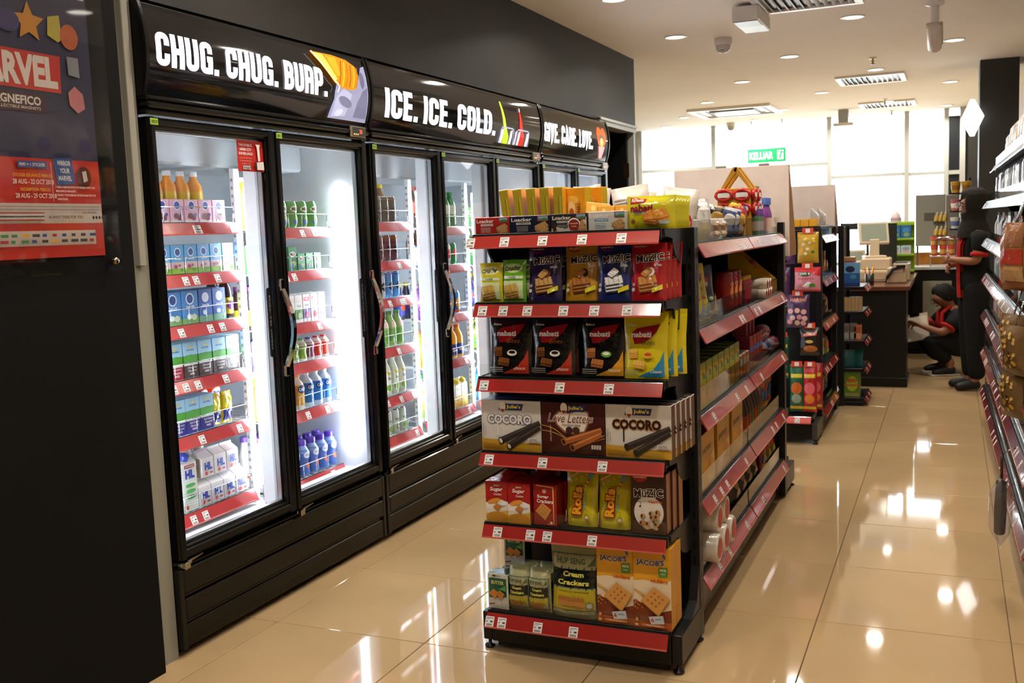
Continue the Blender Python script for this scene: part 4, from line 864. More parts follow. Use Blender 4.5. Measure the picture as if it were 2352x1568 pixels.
def cream(D, w, h):
    D.rect(-.46*w, .07*h, .46*w, .80*h, '#5f6a5e'); D.rect(-.42*w, .09*h, .42*w, .78*h, '#b3b283'); D.rect(-.44*w, .64*h, .44*w, .77*h, '#a9a678'); D.text('HUP SENG', -.06*w, .71*h, .075*h, '#56644f', w=.58*w, bold=.03); D.poly([(.26*w, .65*h), (.42*w, .77*h), (.42*w, .66*h)], '#5f6a4e')
    D.rect(-.44*w, .39*h, .44*w, .61*h, '#0f1a16'); D.text('Cream', 0, .555*h, .065*h, '#d9cf5a', w=.42*w, bold=.04); D.text('Crackers', 0, .455*h, .065*h, '#d9cf5a', w=.64*w, bold=.04)
    D.rect(-.42*w, .12*h, .42*w, .37*h, '#b8a51e'); D.text('Choice of a good health', .02*w, .345*h, .022*h, '#4d4a20', w=.6*w)
    for k in range(7): D.ell((-.26+.075*k)*w, .25*h, .05*w, .035*h, '#a5682c', 10); D.ell((-.26+.075*k)*w, .20*h, .05*w, .035*h, '#b87a38', 10)
    D.ell(.33*w, .19*h, .08*w, .045*h, '#6d7468', 14); D.ell(.33*w, .19*h, .055*w, .03*h, '#a8ab8a', 14); D.rect(-.40*w, .085*h, .40*w, .115*h, '#8d9273'); D.text('225g (10 x 3 pcs)', .1*w, .1*h, .018*h, '#4a4f40', w=.5*w)
    for k in range(15): D.rect((-.45+.062*k)*w, .795*h, (-.425+.062*k)*w, .812*h, '#8d9273')
pouch('cream_crackers', .078, .055, .148, '#a9a779', cream, 'pillow', 71, seal='#9fa070'); pouch('cream_crackers_big', .170, .09, .262, '#a9a779', lambda D, w, h: (cream(D, w, h*.98), D.ell(.02*w, .93*h, .14*w, .018*h, '#15140f', 14)), 'stand', 72, seal='#9a9b6c')
def jacobs(D, w, h):
    D.rect(-.5*w, 0, .5*w, .25*h, '#b0561c'); D.poly([(-.5*w, .58*h), (-.2*w, .60*h), (.25*w, .57*h), (.5*w, .62*h), (.5*w, .2*h), (-.5*w, .2*h)], '#e6d2b0'); D.poly([(-.5*w, .2*h), (-.5*w, .35*h), (-.2*w, .3*h), (.1*w, .2*h), (.5*w, .26*h), (.5*w, .1*h), (-.5*w, .1*h)], '#7c3417')
    D.otext("JACOB'S", -.04*w, .80*h, .085*h, '#2d3a80', '#f6e7c0', w=.74*w, bold=.035, o=.04, arc=-.2); D.ell(.33*w, .90*h, .03*w, .035*h, '#2d5a9a', 10, .4); D.poly([(.18*w, .76*h), (.42*w, .77*h), (.42*w, .655*h), (.18*w, .645*h)], '#4f8a35'); D.text('85%', .30*w, .735*h, .03*h, '#eaf0d8', w=.18*w); D.text('WHEAT', .3*w, .69*h, .018*h, '#d5e3c0', w=.14*w); D.text('Hi-Fibre', .20*w, .60*h, .04*h, '#c4451f', w=.44*w, bold=.03, shear=.1)
    for k in range(7): D.ell((-.44+.05*k)*w, (.47-.012*k)*h, .05*w, .014*h, '#d2a24a', 8, -.5)
    rn = random.Random(8)
    for k in range(14): D.ell(rn.uniform(-.46, -.26)*w, rn.uniform(.24, .36)*h, .018*w, .01*h, '#c07a34', 8)
    biscuit(D, .10*w, .35*h, .78*w, '#d2964a', '#9a6228'); D.poly([(-.08*w, .17*h), (.3*w, .20*h), (.34*w, .10*h), (-.02*w, .08*h)], '#b9c2c6'); D.text('6', .02*w, .135*h, .05*h, '#c4351f', w=.08*w, bold=.04); D.text('pack', .18*w, .15*h, .03*h, '#5a7fa5', w=.16*w)
    D.ell(-.40*w, .065*h, .05*w, .016*h, '#d8a06a', 10); D.rect(-.42*w, .11*h, -.36*w, .15*h, '#c9955a'); D.rect(-.26*w, .055*h, .34*w, .085*h, '#c4703a'); D.text('Wheat Crackers', .04*w, .07*h, .018*h, '#e8c49a', w=.4*w)
carton('jacobs', .118, .06, .258, '#dfa11e', jacobs, side='#cf8f1a', top='#dfa52a')
for k, v in dict(loacker_red=('wafer_pack', 'wafer pack'), loacker_navy=('wafer_pack', 'wafer pack'), loacker_dark=('wafer_pack', 'wafer pack'), loacker_white=('wafer_pack', 'wafer pack'), nabati_flow=('wafer_pack', 'wafer pack'), biscuit_spine=('biscuit_box', 'biscuit box'), biscuit_face=('biscuit_box', 'biscuit box'), biscuit_small=('biscuit_box', 'biscuit box'), white_bag=('snack_bag', 'snack bag'),
        crunfer_yellow=('wafer_pack', 'wafer pack'), crunfer_green=('wafer_pack', 'wafer pack'), muzic_purple=('snack_pouch', 'snack pouch'), muzic_gold=('snack_pouch', 'snack pouch'), muzic_blue=('snack_pouch', 'snack pouch'), muzic_red=('snack_pouch', 'snack pouch'), nabati_choco=('snack_pouch', 'snack pouch'), nabati_hazel=('snack_pouch', 'snack pouch'), nabati_cheese=('snack_pouch', 'snack pouch'),
        cocoro_white=('biscuit_box', 'biscuit box'), love_letters=('biscuit_box', 'biscuit box'), cocoro_dark=('biscuit_box', 'biscuit box'), sugar_crackers=('cracker_pack', 'cracker pack'), sugar_crackers_gold=('cracker_pack', 'cracker pack'), sugar_top=('cracker_pack', 'cracker pack'), rolls_bag=('snack_pouch', 'snack pouch'), muzic_box=('biscuit_box', 'biscuit box'), butter_crackers=('cracker_pack', 'cracker pack'), cream_crackers=('cracker_pack', 'cracker pack'), cream_crackers_big=('cracker_bag', 'cracker bag'), jacobs=('cracker_box', 'cracker box')).items(): NAMES[k] = v
def stock_endcap():
    z = ez[0]+.001; g = 'packs on the end display top'
    e = lambda k, x, y, zz, l, **kw: place(k, x, y, zz, kw.pop('rz', 0), l, **kw)
    e('loacker_red', -1.322, 2.915, z, 'red hazelnut wafer pack at the cooler end of the top shelf'); e('loacker_navy', -1.195, 2.915, z, 'navy cocoa wafer pack on the top shelf of the end display'); e('loacker_dark', -1.066, 2.915, z, 'black and cream wafer pack with round red badge, top shelf'); e('loacker_white', -.945, 2.915, z, 'white and blue vanilla wafer pack on the top shelf')
    for i in range(6): e('nabati_flow', -.815+.001*i, 2.918+i*.030, z, f'yellow cheese wafer flow pack, {ORD[i]} from the front of its file, top shelf', group='cheese wafer flow packs on the top shelf', rx=R(-7) if i else R(-4), rz=R(-1*i))
    for i in range(5): e('biscuit_spine', -1.305+i*.041, 3.035+.004*i, z, f'tall yellow tea biscuit box standing spine out, {ORD[i]} from the cooler end', group='tea biscuit boxes standing spine out', ry=R(-7+1.6*i), rz=R(5))
    e('biscuit_face', -1.098, 3.05, z, 'orange tea biscuit box turned face out beside the yellow spines', rz=R(-18)); e('biscuit_face', -1.06, 3.10, z, 'orange tea biscuit box half hidden behind the face-out one', rz=R(-16))
    e('biscuit_small', -1.005, 2.975, z+.03, 'small orange biscuit box lying tilted on the wafer packs', rx=R(-25), rz=R(24), ry=R(8)); carton('riser', .34, .09, .028, '#4a3a1c'); NAMES['riser'] = ('display_tray', 'tray'); e('riser', -1.06, 2.99, z, 'low brown card tray under the small orange boxes')
    for i in range(3): e('biscuit_small', -.925+i*.055-.05, 2.99+.008*i, z+.029, f'small orange biscuit box, {ORD[i]} in the row behind the wafer packs', group='small orange biscuit boxes in a row', rx=R(-14), rz=R(30), s=.85)
    z = ez[1]+.001
    for i in range(2): e('crunfer_yellow', -1.335+.02*i, 2.90+.035*i, z, f'yellow wafer pack at the cooler end of the second shelf, {("in front", "behind")[i]}', rx=R(-4)); e('crunfer_green', -1.258+.014*i, 2.905+.036*i, z, f'green wafer pack on the second shelf beside the yellow one, {("in front", "behind")[i]}', rx=R(-4))
    for n, x, y in (('purple', -1.158, 2.915), ('gold', -1.041, 2.93), ('blue', -.932, 2.915)):
        for i in range(2): e('muzic_'+n, x+.006*i, y+.05*i, z+(.012 if n == 'gold' else 0) if 0 else z, f'{n} wafer bite pouch on the second shelf, {("front", "rear")[i]} of two', rx=R(-6))
    for i in range(4): e('muzic_red', -.828+.003*i, 2.915+.05*i, z, f'red wafer bite pouch, {ORD[i]} from the front of its file, second shelf', group='red wafer bite pouches', rx=R(-6), rz=R(-2*i))
    z = ez[2]+.001
    for k, x, d in (('nabati_choco', -1.287, 'first from the cooler end'), ('nabati_choco', -1.142, 'second from the cooler end'), ('nabati_hazel', -.975, 'with gold hazelnut corner')):
        for i in range(2): e(k, x+.004*i, 2.925+.055*i, z, f'black wafer pouch {d}, third shelf, {("front", "rear")[i]} one', rx=R(-5))
    for i in range(3): e('nabati_cheese', -.842+.014*i, 2.92+.06*i, z, f'yellow cheese wafer pouch with blue corner, {ORD[i]} from the front, third shelf', group='yellow cheese wafer pouches', rx=R(-4), rz=R(-2*i))
    z = ez[3]+.001
    for i in range(5):
        if i < 2: e('cocoro_white', -1.278, 2.905+.046*i, z, f'white and navy wafer stick box on the fourth shelf, {("front", "rear")[i]} one'); e('love_letters', -1.070, 2.905+.046*i, z, f'brown love letter wafer box on the fourth shelf, {("front", "rear")[i]} one')
        e('cocoro_dark', -.861+.004*i, 2.905+.046*i, z, f'white wafer stick box with brown lettering, {ORD[i]} from the front, fourth shelf', group='wafer stick boxes with brown lettering')
    z = ez[4]+.001
    for i in range(3): e('sugar_crackers', -1.338+.004*i, 2.91+.062*i, z, f'red and white sugar cracker pack at the cooler end, {ORD[i]} deep, fifth shelf', group='red sugar cracker packs', rz=R(3)); 
    for i in range(2): e('sugar_crackers', -1.256+.006*i, 2.905+.062*i, z, f'red and white sugar cracker pack, second file, {ORD[i]} deep, fifth shelf', group='red sugar cracker packs', rz=R(-2)); e('sugar_crackers_gold', -1.168+.012*i, 2.91+.062*i, z, f'red and gold sugar cracker pack, {ORD[i]} deep, fifth shelf', group='red and gold cracker packs', rz=R(-6))
    e('sugar_top', -1.235, 3.07, z, 'tall crinkled red cracker pack standing behind the sugar crackers', s=1.1)
    for j, x in enumerate((-1.062, -.955)):
        for i in range(2): e('rolls_bag', x+.004*i, 2.92+.06*i, z, f'yellow wafer roll pouch, {("cooler side", "aisle side")[j]} file, {("front", "rear")[i]} one, fifth shelf', rx=R(-7), rz=R(-3))
    for i in range(3): e('muzic_box', -.835+.006*i, 2.915+.051*i, z, f'brown wafer bite box, {ORD[i]} from the front on the fifth shelf', group='brown wafer bite boxes')
    z = ez[5]+.001
    e('butter_crackers', -1.345, 2.91, z, 'white and green butter cracker pack standing on the base shelf', rz=R(-4)); e('butter_crackers', -1.325, 2.985, z, 'green butter cracker pack under the stacked one, base shelf', rz=R(2)); e('butter_crackers', -1.315, 2.985, z+.12, 'white and green butter cracker pack stacked on top, base shelf', rz=R(-3))
    for j, x in enumerate((-1.275, -1.205)):
        for i in range(2): e('cream_crackers', x+.01*i, 2.905+.06*i, z+(0 if i == 0 else 0), f'small sage cream cracker pack, {("cooler side", "aisle side")[j]} file, {("front", "rear")[i]} one', rz=R(-2))
    e('cream_crackers_big', -1.085, 2.92, z, 'large sage cream cracker bag with carry slot, base shelf')
    for i in range(2): e('jacobs', -.945+.003*i, 2.91+.062*i, z, f'yellow high fibre cracker box beside the sage bag, {("front", "rear")[i]} one'); e('jacobs', -.826, 2.905+.062*i, z, f'yellow high fibre cracker box at the aisle end, {("front", "rear")[i]} one')
stock_endcap()

# ------------------------------------------------------------------ the aisle gondola
gz = [1.305, 1.028, .745, .462, .208]
def gondola(label, x, y0, y1, bays, zs, depth, guards, seed, h=1.357):
    L = (y1-y0)/bays; t = thing('gondola_shelf', label, 'shelf', (x, (y0+y1)/2, 0), PI/2, 'black gondola shelving'); rn = random.Random(seed)
    MB().box(-(y1-y0)/2, (y1-y0)/2, -.008, .008, .05, h-.02, '#0d0d0e').obj('back_panel', 'powder_coat', t)
    for k in range(bays):
        xc = -(y1-y0)/2+L*(k+.5)
        for i, z in enumerate(zs):
            gshelf(t, xc, L-.012, z, depth-.01, sorted(rn.uniform(-L*.42, L*.42) for _ in range(rn.choice((2, 3, 3, 4)))), guards[i], .044, .024, '#a83a34', True, 'base_shelf' if i == len(zs)-1 else 'shelf')
        MB().box(xc-L/2+.002, xc+L/2-.002, -depth+.045, -depth+.06, .015, zs[-1]-.03, '#5a534a', .002).obj('kick_plate', 'powder_coat', t)
        # the side facing the coolers
        for i, z in enumerate(zs[1:]): MB().box(xc-L/2+.006, xc+L/2-.006, .01, depth-.02, z-.024, z, BLK, .002).obj('rear_shelf', 'powder_coat', t)
    for k in range(bays+1): MB().box(-(y1-y0)/2+L*k-.014, -(y1-y0)/2+L*k+.014, -.03, .03, .0, h-.01, '#141516', .002).obj('upright', 'powder_coat', t)
    return t
gondola('black aisle gondola running back from the end display', -1.0745, 3.19, 4.962, 2, gz, .335, (.075, .07, .085, .075, .075), 5)
gondola('black gondola farther along the aisle by the till counter', -1.0745, 6.565, 7.36, 1, (1.26, .99, .71, .43, .16), .335, (.04, .04, .04, .04, .04), 9, 1.31)
def end_rack(label, y, rz, zs, h, hooks=False):
    t = thing('endcap_shelf', label, 'shelf', (EX, y, 0), rz)
    MB().box(-.30, .30, .0, .014, .1, h-.02, '#0e0e0f').obj('back_panel', 'powder_coat', t)
    for x in (-.318, .318): upright(t, x, h, .032, .05, .005)
    for i, z in enumerate(zs): gshelf(t, 0, .605, z, .29, (-.2, .05, .22) if hooks else (), .04, .038, .02, '#c02a22' if hooks else '#2a2a2a', name='base_shelf' if z < .3 else 'shelf')
    MB().box(-.30, .30, -.262, -.25, .03, .125, '#0f0f10', .002).obj('kick_plate', 'powder_coat', t)
    for x in (-.318, .318):
        MB().box(x-.016, x+.016, -.275, -.02, .03, .13, '#3a3936', .002).obj('base_leg', 'powder_coat', t); foot(t, x, -.255)
    return t
end_rack('black end display turned away behind the aisle gondola', 5.0, PI, (1.19, .93, .66, .40, .141), 1.357)
E2 = end_rack('black end display hung with sweet bags before the till', 6.53, 0, (.175,), 1.31, True)
end_rack('black end display turned towards the till behind the second gondola', 7.40, PI, (1.25, .95, .66, .141), 1.31)
def boards():
    for lab, y, zb, zt, x0, x1 in (('large blank white display board with brown card side', 5.06, 1.192, 1.632, -1.288, -.725), ('smaller blank white display board nearer the till', 7.46, 1.252, 1.60, -1.34, -.757)):
        t = thing('display_board', lab, 'board', (0, y, zb)); H = zt-zb
        MB().box(x0, x1, -.012, 0, 0, H, '#d8c6b8', .002).obj('front_card', 'card', t); MB().prism([(0, 0), (0, H-.004), (.02, H-.004), (.22, .06), (.22, 0)], x1-.006, x1, '#8a6236', 'x').obj('side_card', 'card', t); MB().prism([(0, 0), (0, H-.004), (.02, H-.004), (.22, .06), (.22, 0)], x0, x0+.006, '#8a6236', 'x').obj('side_card', 'card', t)
        if y < 6:
            for x in (-1.08, -.87): MB().box(x, x+.05, -.004, .02, H, H+.012, '#8d8478', .002).obj('clip', 'plastic', t)
boards()

# ------------------------------------------------------------------ stock along the aisle
def stripes(*cs):
    def f(D, w, h):
        n = len(cs)
        for k, c in enumerate(cs): D.rect(-.44*w, (.1+.8*k/n)*h, .44*w, (.1+.8*(k+.85)/n)*h, c)
    return f
def blob(c1, c2, txt=None, tc='#f3ead8'):
    def f(D, w, h):
        D.ell(0, .62*h, .36*w, .2*h, c1, 14); D.ell(.04*w, .28*h, .3*w, .16*h, c2, 12)
        if txt: D.text(txt, 0, .62*h, .12*h, tc, w=.56*w, bold=.03)
    return f
def nm(kind, name, cat): NAMES[kind] = (name, cat)
pouch('bag_silver', .13, .08, .17, '#b9b4ae', blob('#e0dcd6', '#c9b27a'), 'pillow', 101); pouch('bag_purple', .12, .07, .19, '#3a2a6a', blob('#d9a52a', '#6a4a9a'), 'pillow', 102); pouch('bag_blackgold', .13, .07, .18, '#1c1814', blob('#b08a4a', '#7a5a2a'), 'pillow', 103, seal='#b09a6a'); pouch('bag_blue', .12, .06, .17, '#2a3a6a', blob('#d8d4ce', '#8a93b0'), 'pillow', 104, seal='#c9c9cf'); pouch('bag_red', .10, .05, .15, '#9a2220', blob('#d9a93a', '#e0d2c0'), 'pillow', 105)
pouch('bag_clear', .14, .07, .085, '#b09a84', blob('#8a6a4a', '#d9c9b0'), 'pillow', 106, seal='#cfc2b4')
for k in ('bag_silver', 'bag_purple', 'bag_blackgold', 'bag_blue', 'bag_red', 'bag_clear'): nm(k, 'snack_bag', 'snack bag')
def lolly(name, c, stick='#e8e2d8'):
    mb = MB().lathe([(0, 0), (.012, .004), (.018, .016), (.014, .03), (0, .036)], c, 12).xf(Matrix.Translation((0, 0, .07))); P_(name, [('pack', mb.mesh(name, 'plastic'), 0), ('stick', MB().lathe([(.002, 0), (.002, .075)], stick, 6).mesh('stick', 'plastic'), 0)]); nm(name, 'lollipop', 'lollipop')
lolly('lolly_red', '#c01f1c'); lolly('lolly_yellow', '#d9a81c')
def paddle(name, c1, c2):
    mb = MB().lathe([(0, -.004), (.02, -.004), (.022, 0), (.02, .004), (0, .004)], c1, 16).xf(Matrix.Translation((0, 0, .11)) @ Matrix.Scale(2.0, 4, (0, 0, 1)) @ Matrix.Rotation(PI/2, 4, 'X')); P_(name, [('pack', mb.mesh(name, 'plastic'), 0), ('handle', MB().lathe([(.008, 0), (.008, .07)], c2, 8).mesh('handle', 'plastic'), 0)]); nm(name, 'candy_paddle', 'sweet')
paddle('paddle_blue', '#1f5ca8', '#d9a81c'); paddle('paddle_yellow', '#dfa01c', '#b0241c')
def lips(name):
    m = MB(); n = 22; P = [(.034*math.cos(2*PI*k/n), 0, .020*math.sin(2*PI*k/n)*(1.1-.25*abs(math.cos(2*PI*k/n)))) for k in range(n)]
    m.tube([(x, y, z+.022) for x, y, z in P], .0085, '#b81f18', 8, True); t = MB().grid(lambda a, b: ((a-.5)*.052, -.006-.004*math.sin(PI*a), .022+(b-.5)*.02), 6, 3, '#ece2d2'); t.grid(lambda a, b: ((a-.5)*.052, .001, .022+(b-.5)*.02), 1, 1, '#ece2d2'); P_(name, [('pack', m.mesh(name, 'plastic'), 0), ('teeth', t.mesh('teeth', 'plastic'), 0)]); nm(name, 'candy_lips', 'sweet')
lips('lips')
bottle('spray_candy', .016, .13, '#7a3a8a', '#4a6ab0', '#c9302a', 'slim', (.1, .5), capr=.8, caph=.2); nm('spray_candy', 'candy_bottle', 'sweet'); bottle('dispenser', .017, .10, '#3f7a3a', '#5a2a7a', '#d9c9b0', 'jar', (.2, .6), capr=.95, caph=.28); nm('dispenser', 'candy_dispenser', 'sweet'); bottle('glitter_top', .012, .16, '#b9a88a', '#7a7a2a', '#d9d2c0', 'slim', (.1, .5), capr=1.3, caph=.12); nm('glitter_top', 'candy_bottle', 'sweet')
bottle('red_tube', .036, .15, '#a81c1c', '#8d1618', '#b52422', 'jar', (.05, .7), capr=.98, caph=.1, art=lambda D, w, h: (D.ell(0, .45*h, .3*w, .2*h, '#d99a5a', 12), D.text('STIX', 0, .66*h, .08*h, '#f3d9a0', w=.6*w))); nm('red_tube', 'snack_canister', 'canister'); bottle('stick_red', .013, .115, '#a8202a', '#d9b21e', '#7a2a3a', 'jar', (.1, .7), capr=.9, caph=.1); nm('stick_red', 'chocolate_tube', 'sweet'); 
def roll_side(name, c, r, L):
    mb = MB().lathe([(r*.9, -L/2), (r, -L/2+.006), (r, L/2-.006), (r*.9, L/2)], c, 14).xf(Matrix.Translation((0, 0, r)) @ Matrix.Rotation(PI/2, 4, 'X')); P_(name, [('pack', mb.mesh(name, 'foil'), 0), ('end_label', MB().lathe([(r*.7, -L/2-.001), (0, -L/2-.001)], '#b5322a', 14).xf(Matrix.Translation((0, 0, r)) @ Matrix.Rotation(-PI/2, 4, 'X')).mesh('end_label', 'print'), 0)]); nm(name, 'biscuit_roll', 'biscuit roll')
roll_side('white_roll', '#d9cbb8', .022, .12); roll_side('paper_roll', '#d2c8ba', .05, .20)
def counter_box(name, w, d, h, c, inner):
    m = MB().box(-w/2, w/2, -d/2, -d/2+.003, 0, h*.28, c).box(-w/2, w/2, d/2-.003, d/2, 0, h, c).box(-w/2, w/2, -d/2, d/2, 0, .003, c)
    for s in (-1, 1): m.prism([(-d/2, 0), (d/2, 0), (d/2, h), (d/2-.03, h*.95), (-d/2, h*.28)], s*w/2-.0015, s*w/2+.0015, c, 'x')
    P_(name, [('pack', m.mesh(name, 'card'), 0)]); nm(name, 'display_box', 'display box')
counter_box('yellow_display', .15, .2, .22, '#c99a1c', 0)
carton('green_noodle', .085, .09, .155, '#8a9a2c', lambda D, w, h: (D.rect(-.5*w, .02*h, .5*w, .98*h, '#97a132'), D.rect(-.34*w, .72*h, .36*w, .84*h, '#c9a52a'), D.text('indo', .0, .78*h, .09*h, '#8d1f1c', w=.5*w), D.rect(.05*w, .64*h, .3*w, .74*h, '#2d3f7a'), D.rect(-.4*w, .5*h, .4*w, .56*h, '#b98a1c'), D.ell(0, .26*h, .36*w, .22*h, '#c4621c', 16), D.ell(0, .28*h, .27*w, .15*h, '#d98a32', 14)), side='#6d7a1f', top='#55601a'); nm('green_noodle', 'noodle_box', 'noodle box')
carton('tall_red', .07, .06, .135, '#a8302a', stripes('#7a2a6a', '#c9452a', '#3a5a9a', '#c93a2a'), side='#7a2440'); nm('tall_red', 'sweet_box', 'sweet box'); carton('orange_cup', .06, .06, .09, '#8a4a2a', stripes('#c97a2a', '#e0d2b0'), top='#cfc9be'); nm('orange_cup', 'snack_cup', 'snack cup')
def ball(name, c, c2):
    mb = MB().lathe([(.001, 0), (.02, .003), (.034, .015), (.04, .035), (.034, .055), (.02, .067), (.001, .07)], c, 14); P_(name, [('pack', mb.mesh(name, 'plastic'), 0), ('band', MB().lathe([(.0405, .03), (.0408, .035), (.0405, .04)], c2, 14, caps=False).mesh('band', 'plastic'), 0)]); nm(name, 'surprise_egg', 'sweet')
ball('egg_blue', '#3a5a9a', '#d9d2c8'); ball('egg_pink', '#c03a6a', '#e8e0d8'); ball('egg_white', '#c9c4bc', '#b0302a')
def jac2(D, w, h):
    D.poly([(0, .02*h), (.5*w, .02*h), (.5*w, .6*h), (.2*w, .5*h), (.1*w, .2*h)], '#d9b27a'); D.text("JACOB'S", -.08*w, .68*h, .13*h, '#6a5a3a', w=.66*w, bold=.03, shear=.15); D.ell(.25*w, .3*h, .2*w, .16*h, '#c98a3a', 12)
carton('jacobs_tin', .21, .24, .19, '#c98f1e', jac2, side='#b9801a', top='#8a5f14'); nm('jacobs_tin', 'cracker_carton', 'cracker carton')
bottle('sauce', .026, .19, '#3a2a1c', '#b9a06a', '#a3431f', 'slim', (.15, .5), capr=.5); nm('sauce', 'sauce_bottle', 'bottle'); bottle('sauce_green', .026, .19, '#5a3a1c', '#c9b98a', '#4a7a2a', 'slim', (.12, .5), capr=.5); nm('sauce_green', 'sauce_bottle', 'bottle'); pouch('toy_red', .09, .05, .19, '#a8282a', stripes('#c9a52a', '#2a5a8a', '#b03a2a'), 'pillow', 111); pouch('toy_green', .09, .05, .22, '#3f7a3a', stripes('#b0302a', '#2a4a8a', '#c96a2a'), 'pillow', 112); nm('toy_red', 'toy_pack', 'toy pack'); nm('toy_green', 'toy_pack', 'toy pack')
pouch('bread_red', .15, .11, .14, '#9a3a2a', blob('#d9b28a', '#c9c0b0'), 'pillow', 113); pouch('bread_brown', .16, .12, .13, '#7a4a2a', blob('#b0703a', '#d9c9b0'), 'pillow', 114); pouch('bag_dark', .13, .10, .15, '#3a342c', blob('#8a6a3a', '#b09a72'), 'pillow', 115); pouch('bag_green', .14, .11, .16, '#5a7a2c', blob('#c9452a', '#d9b23a'), 'pillow', 116)
for k in ('bread_red', 'bread_brown', 'bag_dark', 'bag_green'): nm(k, 'bread_bag', 'bag')
def ay(y): return 3.33+(y-3.25)*1.13
def aisle(kind, y, z, desc, dx=0, rz=0, **kw): return place(kind, -.80+dx, ay(y), z+.001, PI/2+rz, desc, **kw)
def stock_aisle():
    z = gz[0]; w = 'aisle top shelf'
    T = lambda k, x, y, lab, rz=0, sc=.68, dz=0, **kw: place(k, x, y, z+.001+dz, PI/2+rz, lab, s=sc, **kw)
    T('bag_silver', -.80, 3.44, 'crinkled silver snack bag beside the end display upright, aisle top shelf', -.5, .85); T('bag_purple', -.90, 3.88, 'purple snack bag behind the silver bag, aisle top shelf', -.8, .75); T('bag_clear', -.785, 3.53, 'small clear brown snack bag at the guard, aisle top shelf', -.4, .9); T('bag_clear', -.785, 3.64, 'second small clear brown snack bag at the guard, aisle top shelf', -.4, .9)
    T('bag_blackgold', -.84, 3.83, 'black and gold twist-top snack bag, aisle top shelf', -.7, .72, ry=R(10)); T('bag_purple', -.95, 4.08, 'purple snack bag standing tall behind gold bag, aisle top shelf', -.7, .8); T('bag_blue', -.82, 3.96, 'blue and silver snack bag leaning over, aisle top shelf', -.7, .7, ry=R(15)); T('bag_blue', -.82, 4.07, 'second blue and silver snack bag nearer the lollies, aisle top shelf', -.7, .7, ry=R(12))
    T('bag_red', -.82, 4.19, 'red and gold snack bag leaning by the paddles, aisle top shelf', -.7, .8, ry=R(14)); T('bag_red', -.94, 4.25, 'red snack bag sticking up behind the blue bags', -.5, .9); T('bag_silver', -.91, 4.02, 'silver topped snack bag behind the blue bags, aisle top shelf', -.7, .75)
    T('lolly_red', -.81, 4.26, 'red ball lollipop in front of the lips carton', 0, 1.2); T('lolly_yellow', -.83, 4.22, 'yellow ball lollipop leaning by the red bag', 0, 1.25, .01); T('paddle_yellow', -.82, 4.30, 'yellow candy paddle standing beside the blue one', -.9, .9); T('paddle_blue', -.82, 4.38, 'blue candy paddle standing beside the yellow one', -.9, .85)
    # lip lolly carton with its two handle loops
    t = thing('lolly_carton', 'yellow carton with two tall loops holding red candy lips', 'display box', (-.868, 4.53, z), PI/2)
    MB().box(-.11, .11, -.07, .07, .001, .205, '#c9921c', .002).obj('carton', 'card', t)
    for yy in (-.05, .03):
        for P in ([(-.075, .2), (-.062, .2), (.008, .288), (-.006, .30)], [(.068, .2), (.055, .2), (-.006, .28), (-.006, .30), (.008, .30)]): MB().prism(P, yy-.016, yy+.016, '#b8892a', 'x').obj('loop_arm', 'card', t)
    n = 0
    for zz in (.155, .095):
        for dx, dy, rz in ((-.04, -.119, 0), (.038, -.119, 0), (.08, -.055, PI/2), (.08, .045, PI/2)):
            n += 1; place('lips', -.868+dx, 4.53+dy, z+zz, rz, f'red candy lips with teeth, {ORD[n-1]} on the yellow loop carton', 'red candy lips on the carton')
    for i in range(3): aisle('spray_candy', 4.56+.035*i, z, f'blue capped candy spray bottle, {ORD[i]} beside the lips carton', .0, group='candy spray bottles', s=1.15); aisle('dispenser', 4.27+.045*i, z, f'green candy dispenser with purple top, {ORD[i]} along the guard', .015, group='candy dispensers'); aisle('glitter_top', 4.56+.035*i, z, f'tall candy bottle with olive glitter top, {ORD[i]} of three', -.06, group='glitter top candy bottles', s=1.35)
    z = gz[1]; w = 'aisle second shelf'
    for i in range(2): aisle('nabati_cheese', 3.33+.075*i, z, f'yellow wafer pouch by the upright, {ORD[i]} along, aisle second shelf', -.02, -.5, group='yellow pouches on the aisle second shelf', rx=R(-10))
    for i in range(3): aisle('nabati_hazel', 3.51+.085*i, z, f'black wafer pouch, {ORD[i]} along the aisle second shelf', -.02-.02*i, -.45, group='black pouches on the aisle second shelf', rx=R(-8), s=.9)
    for i in range(4): aisle('red_tube', 3.80+.078*(i % 3)-(.0 if i < 3 else .04), z, f'red snack canister, {ORD[i]} of four, aisle second shelf', -.02-.07*(i//3), group='red snack canisters')
    for i in range(5): aisle('stick_red', 4.05+.03*i, z, f'red chocolate tube with yellow cap, {ORD[i]} of five', 0, group='red chocolate tubes')
    for i in range(4): aisle('white_roll', 4.26+.047*i, z, f'white biscuit roll lying end out, {ORD[i]} of the lower four', .0, group='white biscuit rolls'); 
    for i in range(3): aisle('white_roll', 4.283+.047*i, z+.04, f'white biscuit roll, {ORD[i]} of three stacked on the others', 0, group='white biscuit rolls')
    aisle('yellow_display', 4.56, z, 'yellow card display box with slanted sides, aisle second shelf', -.06)
    for i in range(2): aisle('toy_red', 4.54+.06*i, z+.004, f'red toy pack standing in the yellow display box, {ORD[i]} one', -.07, s=.8)
    z = gz[2]
    for i in range(7): aisle('green_noodle', 3.25+.0875*i, z, f'green noodle box, {ORD[i]} along the aisle third shelf', -.01, group='green noodle boxes')
    for i in range(3): aisle('orange_cup', 3.875+.064*i, z, f'foil lidded snack cup, {ORD[i]} beside the noodle boxes', .0, group='foil lidded snack cups'); 
    for i in range(4): aisle('tall_red', 4.12+.072*i, z, f'red and purple sweet box, {ORD[i]} of the lower four, aisle third shelf', -.01, group='red and purple sweet boxes')
